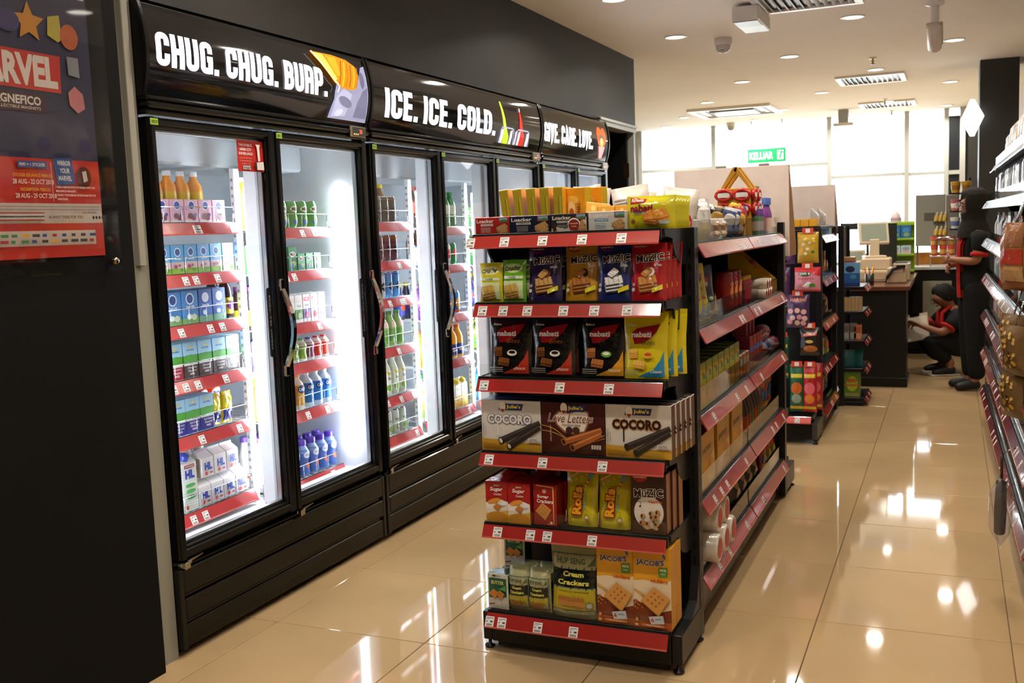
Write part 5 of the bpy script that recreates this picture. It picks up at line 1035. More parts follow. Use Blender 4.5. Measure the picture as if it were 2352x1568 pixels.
    for i in range(3): aisle('tall_red', 4.13+.072*i, z+.136, f'red and purple sweet box, {ORD[i]} of three stacked on top', -.03, .1, s=(1, 1, .5), group='red and purple sweet boxes')
    for i in range(6): aisle(('egg_white', 'egg_blue', 'egg_pink')[i % 3], 4.44+.045*i, z, f'{("white", "blue", "pink")[i % 3]} surprise egg, {ORD[i]} along the aisle third shelf', -.01+.01*(i % 2), group='surprise eggs')
    for i in range(3): aisle(('egg_blue', 'egg_pink', 'egg_white')[i % 3], 4.47+.07*i, z+.062, f'{("blue", "pink", "white")[i]} surprise egg resting on the row of eggs', -.03, group='surprise eggs')
    z = gz[3]
    for i in range(3): aisle('jacobs_tin', 3.32+.235*i, z, f'large yellow cracker carton, {ORD[i]} along the aisle fourth shelf', -.09, group='large yellow cracker cartons')
    for i in range(9): aisle(('sauce', 'sauce_green')[i % 3 == 2], 4.03+.056*(i % 6), z, f'{("brown", "green labelled")[i % 3 == 2]} sauce bottle, {("front", "rear")[i // 6]} row, {ORD[i % 6]} along', -.005-.06*(i//6), group='sauce bottles on the aisle fourth shelf')
    for i in range(4): aisle(('toy_red', 'toy_green')[i % 2], 4.36+.085*i, z, f'{("red", "green")[i % 2]} toy pack, {ORD[i]} along the aisle fourth shelf', -.02, ry=R(6*(i % 2)), group='toy packs')
    z = gz[4]
    for i in range(3): aisle('paper_roll', 3.27+.105*i, z, f'white wrapped paper roll, {ORD[i]} along the aisle base shelf', -.02, group='white wrapped paper rolls')
    for i in range(2): aisle('paper_roll', 3.32+.105*i, z+.09, f'white wrapped paper roll stacked on the lower row, {ORD[i]} one', -.03, group='white wrapped paper rolls')
    for i in range(2): aisle('bread_red', 3.60+.15*i, z, f'red snack bag lying on the aisle base shelf, {ORD[i]} one', -.03, rx=R(-30)); aisle('bread_brown', 3.55+.16*i, z, f'brown snack bag behind the red bags, {ORD[i]} one', -.14)
    for i in range(4): aisle('bag_dark', 3.90+.12*i, z, f'clear dark snack bag, {ORD[i]} along the aisle base shelf', -.03, rx=R(-12), group='clear dark snack bags')
    aisle('toy_red', 4.40, z, 'narrow red toy pack on the aisle base shelf', 0, s=.8)
    for i in range(3): aisle('bag_green', 4.44+.11*i, z, f'green and red netted sweet bag, {ORD[i]} along the aisle base shelf', -.03, rx=R(-10), group='netted sweet bags')
    # white bags lying on the cooler side of the top
    for i, (x, y, ry, q) in enumerate(((-1.14, 3.29, -8, 1.08), (-1.02, 3.39, 9, 1.0), (-.975, 3.29, -7, 1.06), (-.865, 3.37, 9, 1.0), (-1.20, 3.45, 5, 1.1))): place('white_bag', x, y, 1.306 if x > -1.0745 else 1.308, R(-10+5*i), f'white printed snack bag on the gondola top, {ORD[i]} one', 'white snack bags on the gondola top', rx=R(-6), ry=R(ry), s=q)
    MB_ = MB().box(-.15, .15, -.35, .20, -.02, 0, BLK, .002)
    t = thing('top_tray', 'black tray on the gondola top behind the end display', 'tray', (-1.245, 3.62, 1.305)); MB_.obj('deck', 'powder_coat', t)
    for i, (x, y) in enumerate(((-1.05, 3.72),)): place('bag_blue', x, y, 1.306, 0, 'navy snack bag behind the white printed bags', rx=R(-8))
stock_aisle()

# ================================================================== STOCK IN THE COOLERS
def milk(ring, txt='milk', tc='#3a4a8a', pic=None):
    def f(D, w, h):
        D.ell(0, .76*h, .26*w, .26*w, '#dfe6f0', 14); D.ell(0, .76*h, .2*w, .2*w, ring, 14); D.text(txt, 0, .53*h, .07*h, tc, w=.5*w)
        if pic:
            for k, (x, y, r, c) in enumerate(pic): D.ell(x*w, y*h, r*w, r*w*.8, c, 10)
    return f
brick('milk_pink', .068, .05, .082, [(0, '#d9cfd6'), (.12, '#e3b3c6')], milk('#3a4a9a', '', pic=[(-.1, .3, .2, '#6a4a48'), (.12, .22, .18, '#7a3a4a'), (.25, .36, .12, '#4a5a9a')]), top='#d9c2cc')
brick('milk_blue', .062, .045, .102, [(0, '#7fa83a'), (.2, '#cdb2b8'), (.42, '#5fa0cf')], milk('#33508f', 'Purefresh', '#e8f2fa', [(-.2, .26, .14, '#a8486a'), (.24, .14, .14, '#5a8a2a'), (.1, .3, .1, '#8a6a4a')]), top='#8a9aa8')
brick('milk_blue_big', .082, .06, .118, [(0, '#6f9a5a'), (.18, '#4a86c4')], milk('#2a4488', 'Fresh milk', '#e8f2fa', [(-.1, .22, .16, '#dfe8ea'), (.2, .2, .18, '#c9d9c0')]), top='#3a68a8')
brick('milk_navy', .07, .055, .118, [(0, '#5a8a6a'), (.2, '#2f5aa8'), (.6, '#2a4a94')], milk('#c9d6ea', 'Low fat', '#e8f2fa', [(-.1, .3, .16, '#cfdde8')]), top='#2a4488')
def farm(base, txt):
    def f(D, w, h):
        D.poly([(-.5*w, .42*h), (-.25*w, .46*h), (0, .40*h), (.2*w, .46*h), (.5*w, .42*h), (.5*w, .36*h), (-.5*w, .36*h)], '#e8eef0'); D.poly([(-.5*w, .62*h), (0, .66*h), (.5*w, .60*h), (.5*w, .44*h), (-.5*w, .44*h)], '#4a9a2c'); D.text('Goodday', 0, .79*h, .07*h, '#3a5a9a', w=.56*w, bold=.03); D.poly([(-.15*w, .85*h), (0, .93*h), (.16*w, .85*h)], '#e3b52a')
        for x in (-.3, .1, .3): D.ell(x*w, .64*h, .03*w, .014*h, '#2a3a1c', 8)
        for k, s in enumerate((txt, 'Flavoured', 'Milk')): D.text(s, .03*w, (.30-.09*k)*h, .06*h, '#efe6e8', w=(.66, .56, .34)[k]*w, shear=.3)
    return f
for n, c, t in (('red', '#a3263c', 'Strawberry'), ('brown', '#4a3a38', 'Chocolate'), ('purple', '#3a3488', 'Full Cream'), ('green', '#2f7a3a', 'Reduced Fat')):
    brick('farm_'+n, .072, .055, .128, [(0, c), (.4, '#4a9a2c'), (.64, '#9ccbe6')], farm(c, t), top='#8fb6d6')
def hl(oval):
    def f(D, w, h):
        for k in range(16): D.rect(-.5*w, (.04+.058*k)*h, .5*w, (.046+.058*k)*h, '#b9c4cc')
        D.rect(-.3*w, .90*h, .3*w, .965*h, '#8a2430'); D.text('MARIGOLD', 0, .932*h, .035*h, '#f2e6e2', w=.5*w); D.text('HL', 0, .77*h, .18*h, '#2a3a9a', w=.56*w, bold=.06)
        for k in range(3): D.ell(0, (.54-.12*k)*h, .3*w, .04*h, oval, 14)
        D.ell(-.28*w, .1*h, .08*w, .05*h, '#c9522a', 10)
    return f
def hls(D, w, h):
    for k in range(10): D.rect(-.5*w, (.05+.09*k)*h, .5*w, (.06+.09*k)*h, '#b9c4cc')
    D.text('HL', 0, .56*h, .40*h, '#2a3a9a', w=.62*w, bold=.06); D.ell(-.2*w, .2*h, .12*w, .12*w, '#c9422a', 12); D.ell(.2*w, .2*h, .14*w, .06*h, '#b0505a', 12)
gable('hl_red', .085, .215, '#e6e4e6', '#d9a3b2', hl('#c95a72'), '#3a4ab0', .82); gable('hl_green', .085, .215, '#e6eae4', '#3f9a3a', hl('#4a9a4a'), '#3a4ab0', .82); gable('hl_small', .066, .10, '#e6e4e6', '#c9a8a8', hls, None, .72); gable('oj_carton', .07, .16, '#e6e2cf', '#d9c23a', lambda D, w, h: (D.rect(-.5*w, .02*h, .5*w, .5*h, '#e0a81c'), D.ell(0, .34*h, .3*w, .2*h, '#e8c22a', 14), D.text('JUICE', 0, .8*h, .1*h, '#4a7a2a', w=.6*w)), '#d9c23a', .8)
def milo(D, w, h): D.ell(0, .70*h, .42*w, .11*h, '#e8e2d8', 16); D.text('MILO', 0, .70*h, .13*h, '#4a2a18', w=.62*w, bold=.05); D.ell(.1*w, .3*h, .3*w, .12*h, '#8a9a3a', 12); D.ell(-.1*w, .22*h, .2*w, .1*h, '#3a5a9a', 12)
can('milo_can', .03, .112, '#3f8f36', milo); brick('milo_pack', .055, .04, .098, [(0, '#1f6a36'), (.5, '#2a8a44')], milo, top='#2a8a44'); brick('milo_small', .05, .04, .068, [(0, '#1f6a36'), (.4, '#2a8a44')], milo, top='#2a8a44')
for n, c, c2 in (('brown', '#a8703a', '#c9352a'), ('green', '#5a9a4a', '#d9d2c0'), ('violet', '#5a3a8a', '#c92a3a'), ('white', '#c9c2d6', '#c9302a')):
    brick('slim_'+n, .05, .042, .115, [(0, '#d9d2d6'), (.12, c), (.5, '#e6e2e6')], lambda D, w, h, c=c, c2=c2: (D.rect(-.4*w, .76*h, .4*w, .9*h, c2), D.text('VITA', 0, .83*h, .07*h, '#f3ece8', w=.5*w), D.text('Soy', 0, .6*h, .12*h, c, w=.6*w), D.ell(.05*w, .25*h, .26*w, .12*h, c2, 12)))
for n, c, cap in (('orange', '#d9762a', '#3f8a3a'), ('green', '#8ab04a', '#4f9a3a'), ('plum', '#8a4a6a', '#5a3a9a'), ('red', '#c9402a', '#c9302a'), ('cream', '#d9cbc0', '#7a8a98')):
    bottle('yog_'+n, .026, .098, '#d9d2cc', cap, c, 'yog', (.1, .74))
def calpis(D, w, h): D.ell(0, .56*h, .42*w, .12*h, '#2a3a7a', 14); D.text('CALPIS', 0, .56*h, .09*h, '#eef2fa', w=.66*w, bold=.03)
bottle('calpis_blue', .031, .15, '#cfe0ee', '#e8ecf0', '#2f7ac0', 'square', (.12, .68), calpis); bottle('calpis_gold', .03, .15, '#e6dcc2', '#d98a2a', '#d9a23a', 'square', (.12, .68), calpis); bottle('calpis_pink', .03, .15, '#e6d2da', '#c94a6a', '#b06a9a', 'square', (.12, .68), calpis)
bottle('vita_purple', .032, .15, '#7f9ac9', '#5a3aa8', '#4a6ab0', 'yog', (.05, .74), lambda D, w, h: (D.ell(0, .6*h, .36*w, .1*h, '#e8ecf4', 12), D.ell(.08*w, .3*h, .3*w, .09*h, '#c96a3a', 12), D.text('Vitagen', 0, .6*h, .05*h, '#3a3a9a', w=.5*w)), capr=.62, caph=.13)
bottle('juice_orange', .032, .19, '#d98a2a', '#e8e8e8', '#c9a82a', 'square', (.2, .6)); bottle('juice_yellow', .034, .20, '#e0a51c', '#e8e8e8', '#e0c23a', 'square', (.12, .78), lambda D, w, h: (D.rect(-.6*w, .62*h, .6*w, .76*h, '#e6d24a'), D.text('Nestle', 0, .69*h, .08*h, '#3a7a3a', w=.7*w), D.ell(0, .4*h, .4*w, .12*h, '#e8892a', 12))); bottle('tea_green', .033, .20, '#4a9a3a', '#3aa84a', '#5ab04a', 'square', (.12, .78), lambda D, w, h: (D.ell(0, .65*h, .4*w, .09*h, '#d9d23a', 12), D.ell(0, .35*h, .4*w, .14*h, '#2a7a34', 12)))
bottle('grape', .028, .17, '#2c1a24', '#6a2a6a', '#c9b02a', 'slim', (.1, .46), lambda D, w, h: (D.ell(0, .28*h, .36*w, .09*h, '#6a2a7a', 12), D.text('Ribena', 0, .38*h, .05*h, '#4a1a5a', w=.7*w))); can('purple_tin', .036, .12, '#4a3a9a', lambda D, w, h: (D.rect(-.6*w, .5*h, .6*w, .62*h, '#d9d6ea'), D.ell(0, .4*h, .4*w, .2*h, '#c9302a', 12)), '#3a3a8a'); bottle('orange_label', .033, .19, '#e0862a', '#e8e4e0', '#d9521c', 'pet', (.4, .74), lambda D, w, h: (D.ell(0, .56*h, .4*w, .1*h, '#e8e6f0', 12), D.text('Juice', 0, .56*h, .07*h, '#2a4a9a', w=.6*w))); bottle('white_veg', .034, .22, '#e6e8e4', '#6a4ab0', '#e3e6de', 'slim', (.1, .7), lambda D, w, h: (D.ell(0, .55*h, .4*w, .08*h, '#dfe8f2', 12), D.text('Goat', 0, .55*h, .06*h, '#3a8ab0', w=.6*w), D.ell(0, .3*h, .45*w, .07*h, '#c9522a', 12), D.ell(.1*w, .2*h, .4*w, .07*h, '#5a9a2a', 12)))
def coffee(logo):
    return lambda D, w, h: (D.ell(.1*w, .45*h, .44*w, .17*h, '#15120f', 16), D.text('CAFE', .1*w, .45*h, .07*h, '#efe6d8', w=.56*w), D.rect(-.7*w, .88*h, .7*w, .92*h, logo))
for n, c, l in (('dark', '#3a2a22', '#8a5a3a'), ('olive', '#8a7a4a', '#5a4a2a'), ('maroon', '#5a2a2c', '#8a4a3a'), ('silver', '#a9adb0', '#7a7e82'), ('blue', '#4a8ac4', '#2a5a9a')): can('coffee_'+n, .029, .125, c, coffee(l))
can('energy_blue', .029, .115, '#2f4ab0', lambda D, w, h: (D.rect(-.5*w, .1*h, -.1*w, .9*h, '#c9ced6'), D.ell(.1*w, .55*h, .2*w, .1*h, '#c9302a', 12)), '#c9ccd0'); can('soda_silver', .031, .115, '#b9bcc2', lambda D, w, h: (D.ell(0, .5*h, .36*w, .24*h, '#c9452a', 14),)); can('soda_orange', .031, .118, '#4a8ac9', lambda D, w, h: (D.ell(0, .45*h, .44*w, .26*h, '#e0a23a', 14), D.rect(-.8*w, .02*h, .8*w, .14*h, '#c9452a'))); can('soya_can', .029, .12, '#cfd6c6', lambda D, w, h: (D.text('Soya', 0, .58*h, .13*h, '#3a5a2a', w=.7*w), D.ell(.1*w, .26*h, .36*w, .13*h, '#7aa83a', 12)), '#c9cdd0'); can('green_soda', .031, .115, '#2f8a4a', lambda D, w, h: (D.ell(0, .55*h, .36*w, .2*h, '#c9302a', 14),))
bottle('latte', .032, .17, '#a8825c', '#c9c4be', '#9a7a5a', 'slim', (.1, .5), lambda D, w, h: (D.ell(0, .32*h, .34*w, .12*h, '#1c1714', 14),)); bottle('matcha', .032, .17, '#8aa85a', '#5a7a3a', '#6a9a4a', 'slim', (.1, .5), lambda D, w, h: (D.rect(-.3*w, .55*h, .3*w, .7*h, '#d9b2b0'),)); bottle('soya_bottle', .031, .20, '#d5d9c6', '#e6e8e6', '#e3e6d6', 'slim', (.1, .62), lambda D, w, h: (D.text('Soya', .05*w, .42*h, .09*h, '#2a3a2a', w=.6*w), D.ell(0, .2*h, .4*w, .09*h, '#7aa83a', 12), D.poly([(-.4*w, .62*h), (.0, .56*h), (.4*w, .64*h), (.4*w, .58*h), (-.2*w, .5*h)], '#b9b03a')))
bottle('cola', .031, .21, '#2a1612', '#c9402a', '#b0342a', 'pet', (.36, .62)); bottle('yellow_cap', .03, .19, '#7a5a3a', '#e0c21c', '#5a3a2a', 'slim', (.15, .5)); bottle('lime_soda', .031, .19, '#2f7a3a', '#2a9a4a', '#c9d6c0', 'pet', (.36, .62)); bottle('berry', .032, .18, '#5a2a6a', '#7a5ab0', '#6a3a7a', 'pet', (.36, .66), lambda D, w, h: (D.ell(0, .5*h, .36*w, .09*h, '#e3dcea', 12),)); bottle('oj_blue', .034, .18, '#e0a01c', '#e06a1c', '#2f3f8a', 'pet', (.08, .42), lambda D, w, h: (D.rect(-.4*w, .2*h, .4*w, .26*h, '#d9d6c0'),)); bottle('tea_yellow', .03, .19, '#2f2a4a', '#e3d21c', '#3a4a9a', 'slim', (.12, .5), lambda D, w, h: (D.ell(0, .34*h, .4*w, .1*h, '#c9452a', 12),)); bottle('tea_lime', .03, .17, '#4a5a1c', '#c9b03a', '#6ab02a', 'square', (.08, .72), lambda D, w, h: (D.rect(-.6*w, .56*h, .6*w, .66*h, '#e6ead2'), D.ell(0, .3*h, .4*w, .12*h, '#3f8a2a', 12))); bottle('iso_blue', .03, .19, '#3f7ab0', '#dfe6ea', '#4a8ac4', 'slim', (.1, .6)); bottle('orange_drink', .033, .19, '#c98a2a', '#d9622a', '#d98a3a', 'pet', (.36, .62)); bottle('grass', .034, .24, '#dfe8d2', '#3f9a5a', '#7ab83a', 'square', (.06, .66), lambda D, w, h: (D.rect(-.5*w, .42*h, .5*w, .6*h, '#e6f0da'), D.text('JUS', 0, .52*h, .06*h, '#3a8a3a', w=.5*w)))
pouch('straw_bag', .06, .03, .12, '#c9b81c', stripes('#3a3a8a', '#d9d23a'), 'pillow', 131)
for k in list(PROTO):
    if k not in NAMES:
        n = k.split('_')[0]
        NAMES[k] = {'milk': ('milk_carton', 'milk carton'), 'farm': ('milk_carton', 'milk carton'), 'hl': ('milk_carton', 'milk carton'), 'oj': ('juice_carton', 'juice carton'), 'slim': ('soy_carton', 'drink carton'), 'milo': ('malt_drink', 'malt drink'), 'yog': ('yogurt_bottle', 'bottle'), 'calpis': ('drink_bottle', 'bottle'), 'coffee': ('coffee_can', 'can'), 'soda': ('drink_can', 'can'), 'energy': ('drink_can', 'can'), 'soya': ('soya_drink', 'drink'), 'purple': ('drink_can', 'can'), 'green': ('drink_can', 'can'), 'straw': ('snack_bag', 'snack bag')}.get(n, ('drink_bottle', 'bottle'))
NAMES['oj_blue'] = ('drink_bottle', 'bottle')
SHN = ('top', 'second', 'third', 'fourth', 'fifth', 'bottom')
HALF = {}
def depth_of(k):
    if k not in HALF: HALF[k] = max(-v.co.y for v in PROTO[k][0][1].vertices)
    return HALF[k]
def width_of(k): return 2*max(v.co.x for v in PROTO[k][0][1].vertices)
def cooler_row(yc, L, z, items, where, rows=1, x=-2.508, start=None, gap=.006, row_desc=True):
    """items: (kind, count, words); set along the shelf from the near end"""
    y = start if start is not None else yc-L/2+.01; n = 0
    for k, cnt, words in items:
        if k is None: y += cnt; continue
        w = width_of(k); d = depth_of(k)
        for i in range(cnt):
            y += w/2
            for r in range(rows):
                place(k, x-d-r*(2*d+.004), y, z+.001, PI/2, f'{words}, {ORD[n]} along{", " + ("front row", "second row", "third row")[r] if rows > 1 else ""}, {where}', f'drinks on the {where}')
            y += w/2+gap; n += 1
def stock_coolers():
    A, B = 2.834, 3.461; L = .55
    w = lambda i, d: f'{SHN[i]} shelf behind door {d}'
    a = '0010'; z = Z1L
    cooler_row(A, L, z[0], [('milk_pink', 7, 'pink milk carton')], w(0, a), 1); cooler_row(A, L, z[0], [('juice_orange', 7, 'orange juice bottle with white cap behind cartons')], w(0, a), 1, -2.566)
    cooler_row(A, L, z[1], [('milk_pink', 1, 'pink milk carton beside blue ones'), ('milk_blue', 7, 'small blue milk carton')], w(1, a), 3)
    cooler_row(A, L, z[2], [('latte', 1, 'brown bottle'), ('milk_blue_big', 3, 'large blue milk carton'), ('milk_navy', 2, 'dark blue milk carton'), ('grape', 1, 'grape drink bottle at the post')], w(2, a), 2)
    cooler_row(A, L, z[3], [('farm_red', 3, 'strawberry red milk carton'), ('farm_brown', 4, 'chocolate milk carton')], w(3, a), 2)
    cooler_row(A, L, z[4], [('farm_green', 2, 'green based milk carton'), ('farm_purple', 3, 'purple based milk carton')], w(4, a), 3, gap=.003); cooler_row(A, L, z[4], [('straw_bag', 2, 'yellow and blue straw bag')], w(4, a), 1, start=A+.10); cooler_row(A, L, z[4], [('orange_label', 2, 'orange juice bottle at the post')], w(4, a), 1, -2.60, start=A+.14)
    cooler_row(A, L, z[5], [('hl_red', 2, 'tall pink milk carton with blue cap'), ('hl_green', 1, 'tall green milk carton with blue cap'), ('hl_small', 4, 'small white milk carton')], w(5, a), 1, start=A-.30+.03, gap=.003)
    cooler_row(A, L, z[5]+.102, [('hl_small', 3, 'small white milk carton stacked on others')], w(5, a), 1, start=A+.02, gap=.004); cooler_row(A, L, z[5], [('white_veg', 2, 'white bottle with purple cap behind cartons')], w(5, a), 1, -2.61, start=A+.06)
    a = '0011'; z = Z1R
    cooler_row(B, L, z[0], [('juice_yellow', 1, 'yellow juice bottle'), ('tea_green', 1, 'green tea bottle'), ('milo_can', 5, 'green malt drink can')], w(0, a), 1, gap=.012)
    cooler_row(B, L, z[1], [('milo_can', 2, 'green malt drink can'), ('milo_pack', 3, 'green malt drink carton'), ('milo_small', 3, 'short green malt drink carton')], w(1, a), 1, gap=.009)
    cooler_row(B, L, z[2], [('grape', 2, 'dark grape drink bottle'), ('slim_brown', 2, 'brown soy carton'), ('slim_green', 2, 'green soy carton'), ('slim_violet', 1, 'violet soy carton'), ('slim_white', 2, 'white soy carton')], w(2, a), 2, gap=.006)
    cooler_row(B, L, z[3], [('purple_tin', 2, 'purple tin'), ('yog_cream', 1, 'cream yogurt bottle'), ('yog_orange', 1, 'orange yogurt bottle'), ('yog_green', 2, 'green yogurt bottle'), ('yog_plum', 1, 'plum yogurt bottle'), ('yog_red', 2, 'red yogurt bottle')], w(3, a), 1, gap=.004)
    cooler_row(B, L, z[4], [('orange_label', 2, 'orange juice bottle with orange label'), ('calpis_pink', 2, 'pink cultured drink bottle'), ('calpis_gold', 1, 'gold cultured drink bottle'), ('calpis_blue', 3, 'blue cultured drink bottle')], w(4, a), 1, gap=.006)
    cooler_row(B, L, z[5], [('white_veg', 2, 'white bottle with vegetable label'), ('vita_purple', 6, 'purple capped cultured drink bottle')], w(5, a), 2, gap=.005)
    C, D, E = 4.17, 4.81, 5.45
    a = lambda i, k: f'{SHN[i]} shelf, ICE cooler {k} door'
    z = Z2A; k = 'first'
    cooler_row(C, L, z[0], [('coffee_dark', 7, 'dark coffee can')], a(0, k), 1, gap=.012); cooler_row(C, L, z[0], [('yellow_cap', 7, 'yellow capped bottle behind coffee cans')], a(0, k), 1, -2.578, gap=.014)
    cooler_row(C, L, z[1], [('coffee_olive', 4, 'olive coffee can'), ('coffee_maroon', 3, 'maroon coffee can')], a(1, k), 1, gap=.012)
    cooler_row(C, L, z[2], [('coffee_silver', 5, 'silver coffee can'), ('coffee_blue', 2, 'blue coffee can')], a(2, k), 1, gap=.012)
    cooler_row(C, L, z[3], [('latte', 4, 'milky coffee bottle'), ('matcha', 3, 'green tea latte bottle')], a(3, k), 1, gap=.008)
    cooler_row(C, L, z[4], [('soya_bottle', 7, 'pale soya bottle with white cap')], a(4, k), 1, gap=.01)
    cooler_row(C, L, z[5], [('soya_can', 7, 'pale soya can')], a(5, k), 1, gap=.012)
    z = Z2B; k = 'second'
    cooler_row(D, L, z[0], [('cola', 3, 'cola bottle with red cap'), ('lime_soda', 4, 'green lime soda bottle')], a(0, k), 1, gap=.01)
    cooler_row(D, L, z[1], [('energy_blue', 3, 'blue energy drink can'), ('soda_silver', 3, 'silver soda can'), ('green_soda', 1, 'green soda can')], a(1, k), 1, gap=.01); cooler_row(D, L, z[1], [('cola', 4, 'cola bottle behind soda cans')], a(1, k), 1, -2.62, start=D-.08)
    cooler_row(D, L, z[2], [('berry', 3, 'purple berry drink bottle'), ('soda_orange', 4, 'blue and orange soda can')], a(2, k), 1, gap=.01); cooler_row(D, L, z[2], [('tea_yellow', 6, 'dark tea bottle with yellow cap')], a(2, k), 1, -2.61, gap=.02)
    cooler_row(D, L, z[3], [('orange_drink', 3, 'orange drink bottle'), ('oj_blue', 4, 'orange juice bottle with navy label')], a(3, k), 1, gap=.008)
    cooler_row(D, L, z[4], [('grass', 3, 'green juice bottle with leaf label'), ('oj_carton', 4, 'yellow juice carton')], a(4, k), 1, gap=.006); cooler_row(D, L, z[4], [('iso_blue', 4, 'blue bottle behind juice cartons')], a(4, k), 1, -2.63, start=D-.03)
    z = Z2C; k = 'third'
    cooler_row(E, L, z[0], [('milo_can', 3, 'green and yellow drink can'), ('soya_can', 3, 'pale drink can')], a(0, k), 1, gap=.01)
    cooler_row(E, L, z[1], [('lime_soda', 3, 'green soda bottle'), ('energy_blue', 2, 'blue drink can')], a(1, k), 1, gap=.01)
    cooler_row(E, L, z[2], [('tea_yellow', 4, 'tea bottle with yellow cap')], a(2, k), 1, gap=.012); cooler_row(E, L, z[3], [('tea_lime', 4, 'lime green tea bottle')], a(3, k), 1, gap=.006); cooler_row(E, L, z[4], [('iso_blue', 4, 'pale blue bottle')], a(4, k), 1, gap=.012)
stock_coolers()

# ================================================================== WALL SHELVING ON THE AISLE'S OTHER SIDE
RZ = -PI/2+.014
wz = (1.66, 1.432, 1.196, .968, .732, .49, .235)
def wall_pt(along, front):
    """along: metres from the shelf centre towards the storefront; front: metres out from the back"""
    lx, ly = -along, -front
    return (.572+lx*math.cos(RZ)-ly*math.sin(RZ), 5.5+lx*math.sin(RZ)+ly*math.cos(RZ))
def build_wall_shelf():
    t = thing('wall_shelf', 'tall black wall shelving with price strips behind the standing clerk', 'shelf', (.572, 5.5, 0), RZ)
    MB().box(-1.8, 1.8, 0, .012, .05, 1.95, '#121213').obj('back_panel', 'powder_coat', t); rn = random.Random(3)
    for k in range(4):
        xc = -1.35+.9*k
        for i, z in enumerate(wz): gshelf(t, xc, .892, z, .345 if i else .30, sorted(rn.uniform(-.4, .4) for _ in range(4)), .05, .04, .022, '#7a3038' if i > 2 else '#8a888c' if i == 2 else '#1a1a1c', True, 'base_shelf' if i == 6 else 'shelf')
        MB().box(xc-.445, xc+.445, -.335, -.32, .015, .205, '#4a4640', .002).obj('kick_plate', 'powder_coat', t)
    for k in range(5): MB().box(-1.815+.9*k, -1.785+.9*k, -.03, .012, 0, 1.95, '#141516', .002).obj('upright', 'powder_coat', t)
build_wall_shelf()
pouch('tissue', .12, .09, .22, '#d9d6d8', stripes('#c9cfe0', '#e6e3e2', '#b9c2d9'), 'pillow', 201); pouch('diaper', .16, .12, .26, '#c9bcae', blob('#d9cfc4', '#8a7aa8'), 'pillow', 202); pouch('orange_bag', .12, .09, .2, '#c9741c', blob('#e0a84a', '#d9cfc4'), 'pillow', 203); pouch('brown_hang', .13, .05, .22, '#8a5a32', stripes('#b08a5a', '#a33a2a', '#8a5a3a'), 'pillow', 204); _gr = random.Random(6); pouch('gold_hang', .13, .05, .17, '#6a5232', lambda D, w, h: [D.ell(_gr.uniform(-.38, .38)*w, _gr.uniform(.12, .86)*h, .06*w, .035*h, _gr.choice(('#b0862a', '#3a2c1a', '#8a6a3a', '#c9a45a')), 8, _gr.uniform(0, 3)) for _ in range(34)], 'pillow', 205)
bottle('shampoo', .03, .17, '#cfd2d2', '#b9bcbf', '#c2c9cf', 'slim', (.1, .6)); bottle('lotion', .028, .15, '#d6cfc9', '#b0342a', '#d9c9c0', 'slim', (.1, .6)); bottle('black_tube', .022, .14, '#2a2a2e', '#3a3a3e', '#55525a', 'jar', (.1, .7)); bottle('green_jar', .035, .10, '#3f7a6a', '#cfd6d2', '#4a8a7a', 'jar', (.1, .7), capr=.9); bottle('red_cap_jar', .035, .13, '#8a6a5a', '#b02a22', '#6a4a42', 'jar', (.1, .7), capr=.9); bottle('gold_jar', .036, .15, '#9a6a2a', '#c92a22', '#b98a3a', 'jar', (.1, .6), capr=.92)
carton('white_box', .07, .06, .15, '#c9c9cf', stripes('#8a9ac0', '#dfe0e6')); carton('tan_box', .08, .07, .16, '#a8754a', stripes('#b0452a', '#d9b88a', '#8a4a2a')); carton('pink_box', .07, .07, .14, '#b0555a', stripes('#d9a8a8', '#8a2a3a')); carton('lime_box', .08, .07, .15, '#7a9a2c', stripes('#b9c93a', '#4a7a2a')); carton('red_case', .10, .09, .12, '#a8242c', stripes('#c9454a', '#8a1a22'))
for k, n, c in (('tissue', 'tissue_pack', 'tissue pack'), ('diaper', 'towel_pack', 'wrapped pack'), ('orange_bag', 'snack_bag', 'bag'), ('brown_hang', 'hanging_bag', 'bag'), ('gold_hang', 'hanging_bag', 'bag'), ('shampoo', 'shampoo_bottle', 'bottle'), ('lotion', 'lotion_bottle', 'bottle'), ('black_tube', 'cosmetic_tube', 'tube'), ('green_jar', 'jar', 'jar'), ('red_cap_jar', 'jar', 'jar'), ('gold_jar', 'jar', 'jar'), ('white_box', 'toiletry_box', 'box'), ('tan_box', 'food_box', 'box'), ('pink_box', 'food_box', 'box'), ('lime_box', 'food_box', 'box'), ('red_case', 'food_box', 'box')): NAMES[k] = (n, c)
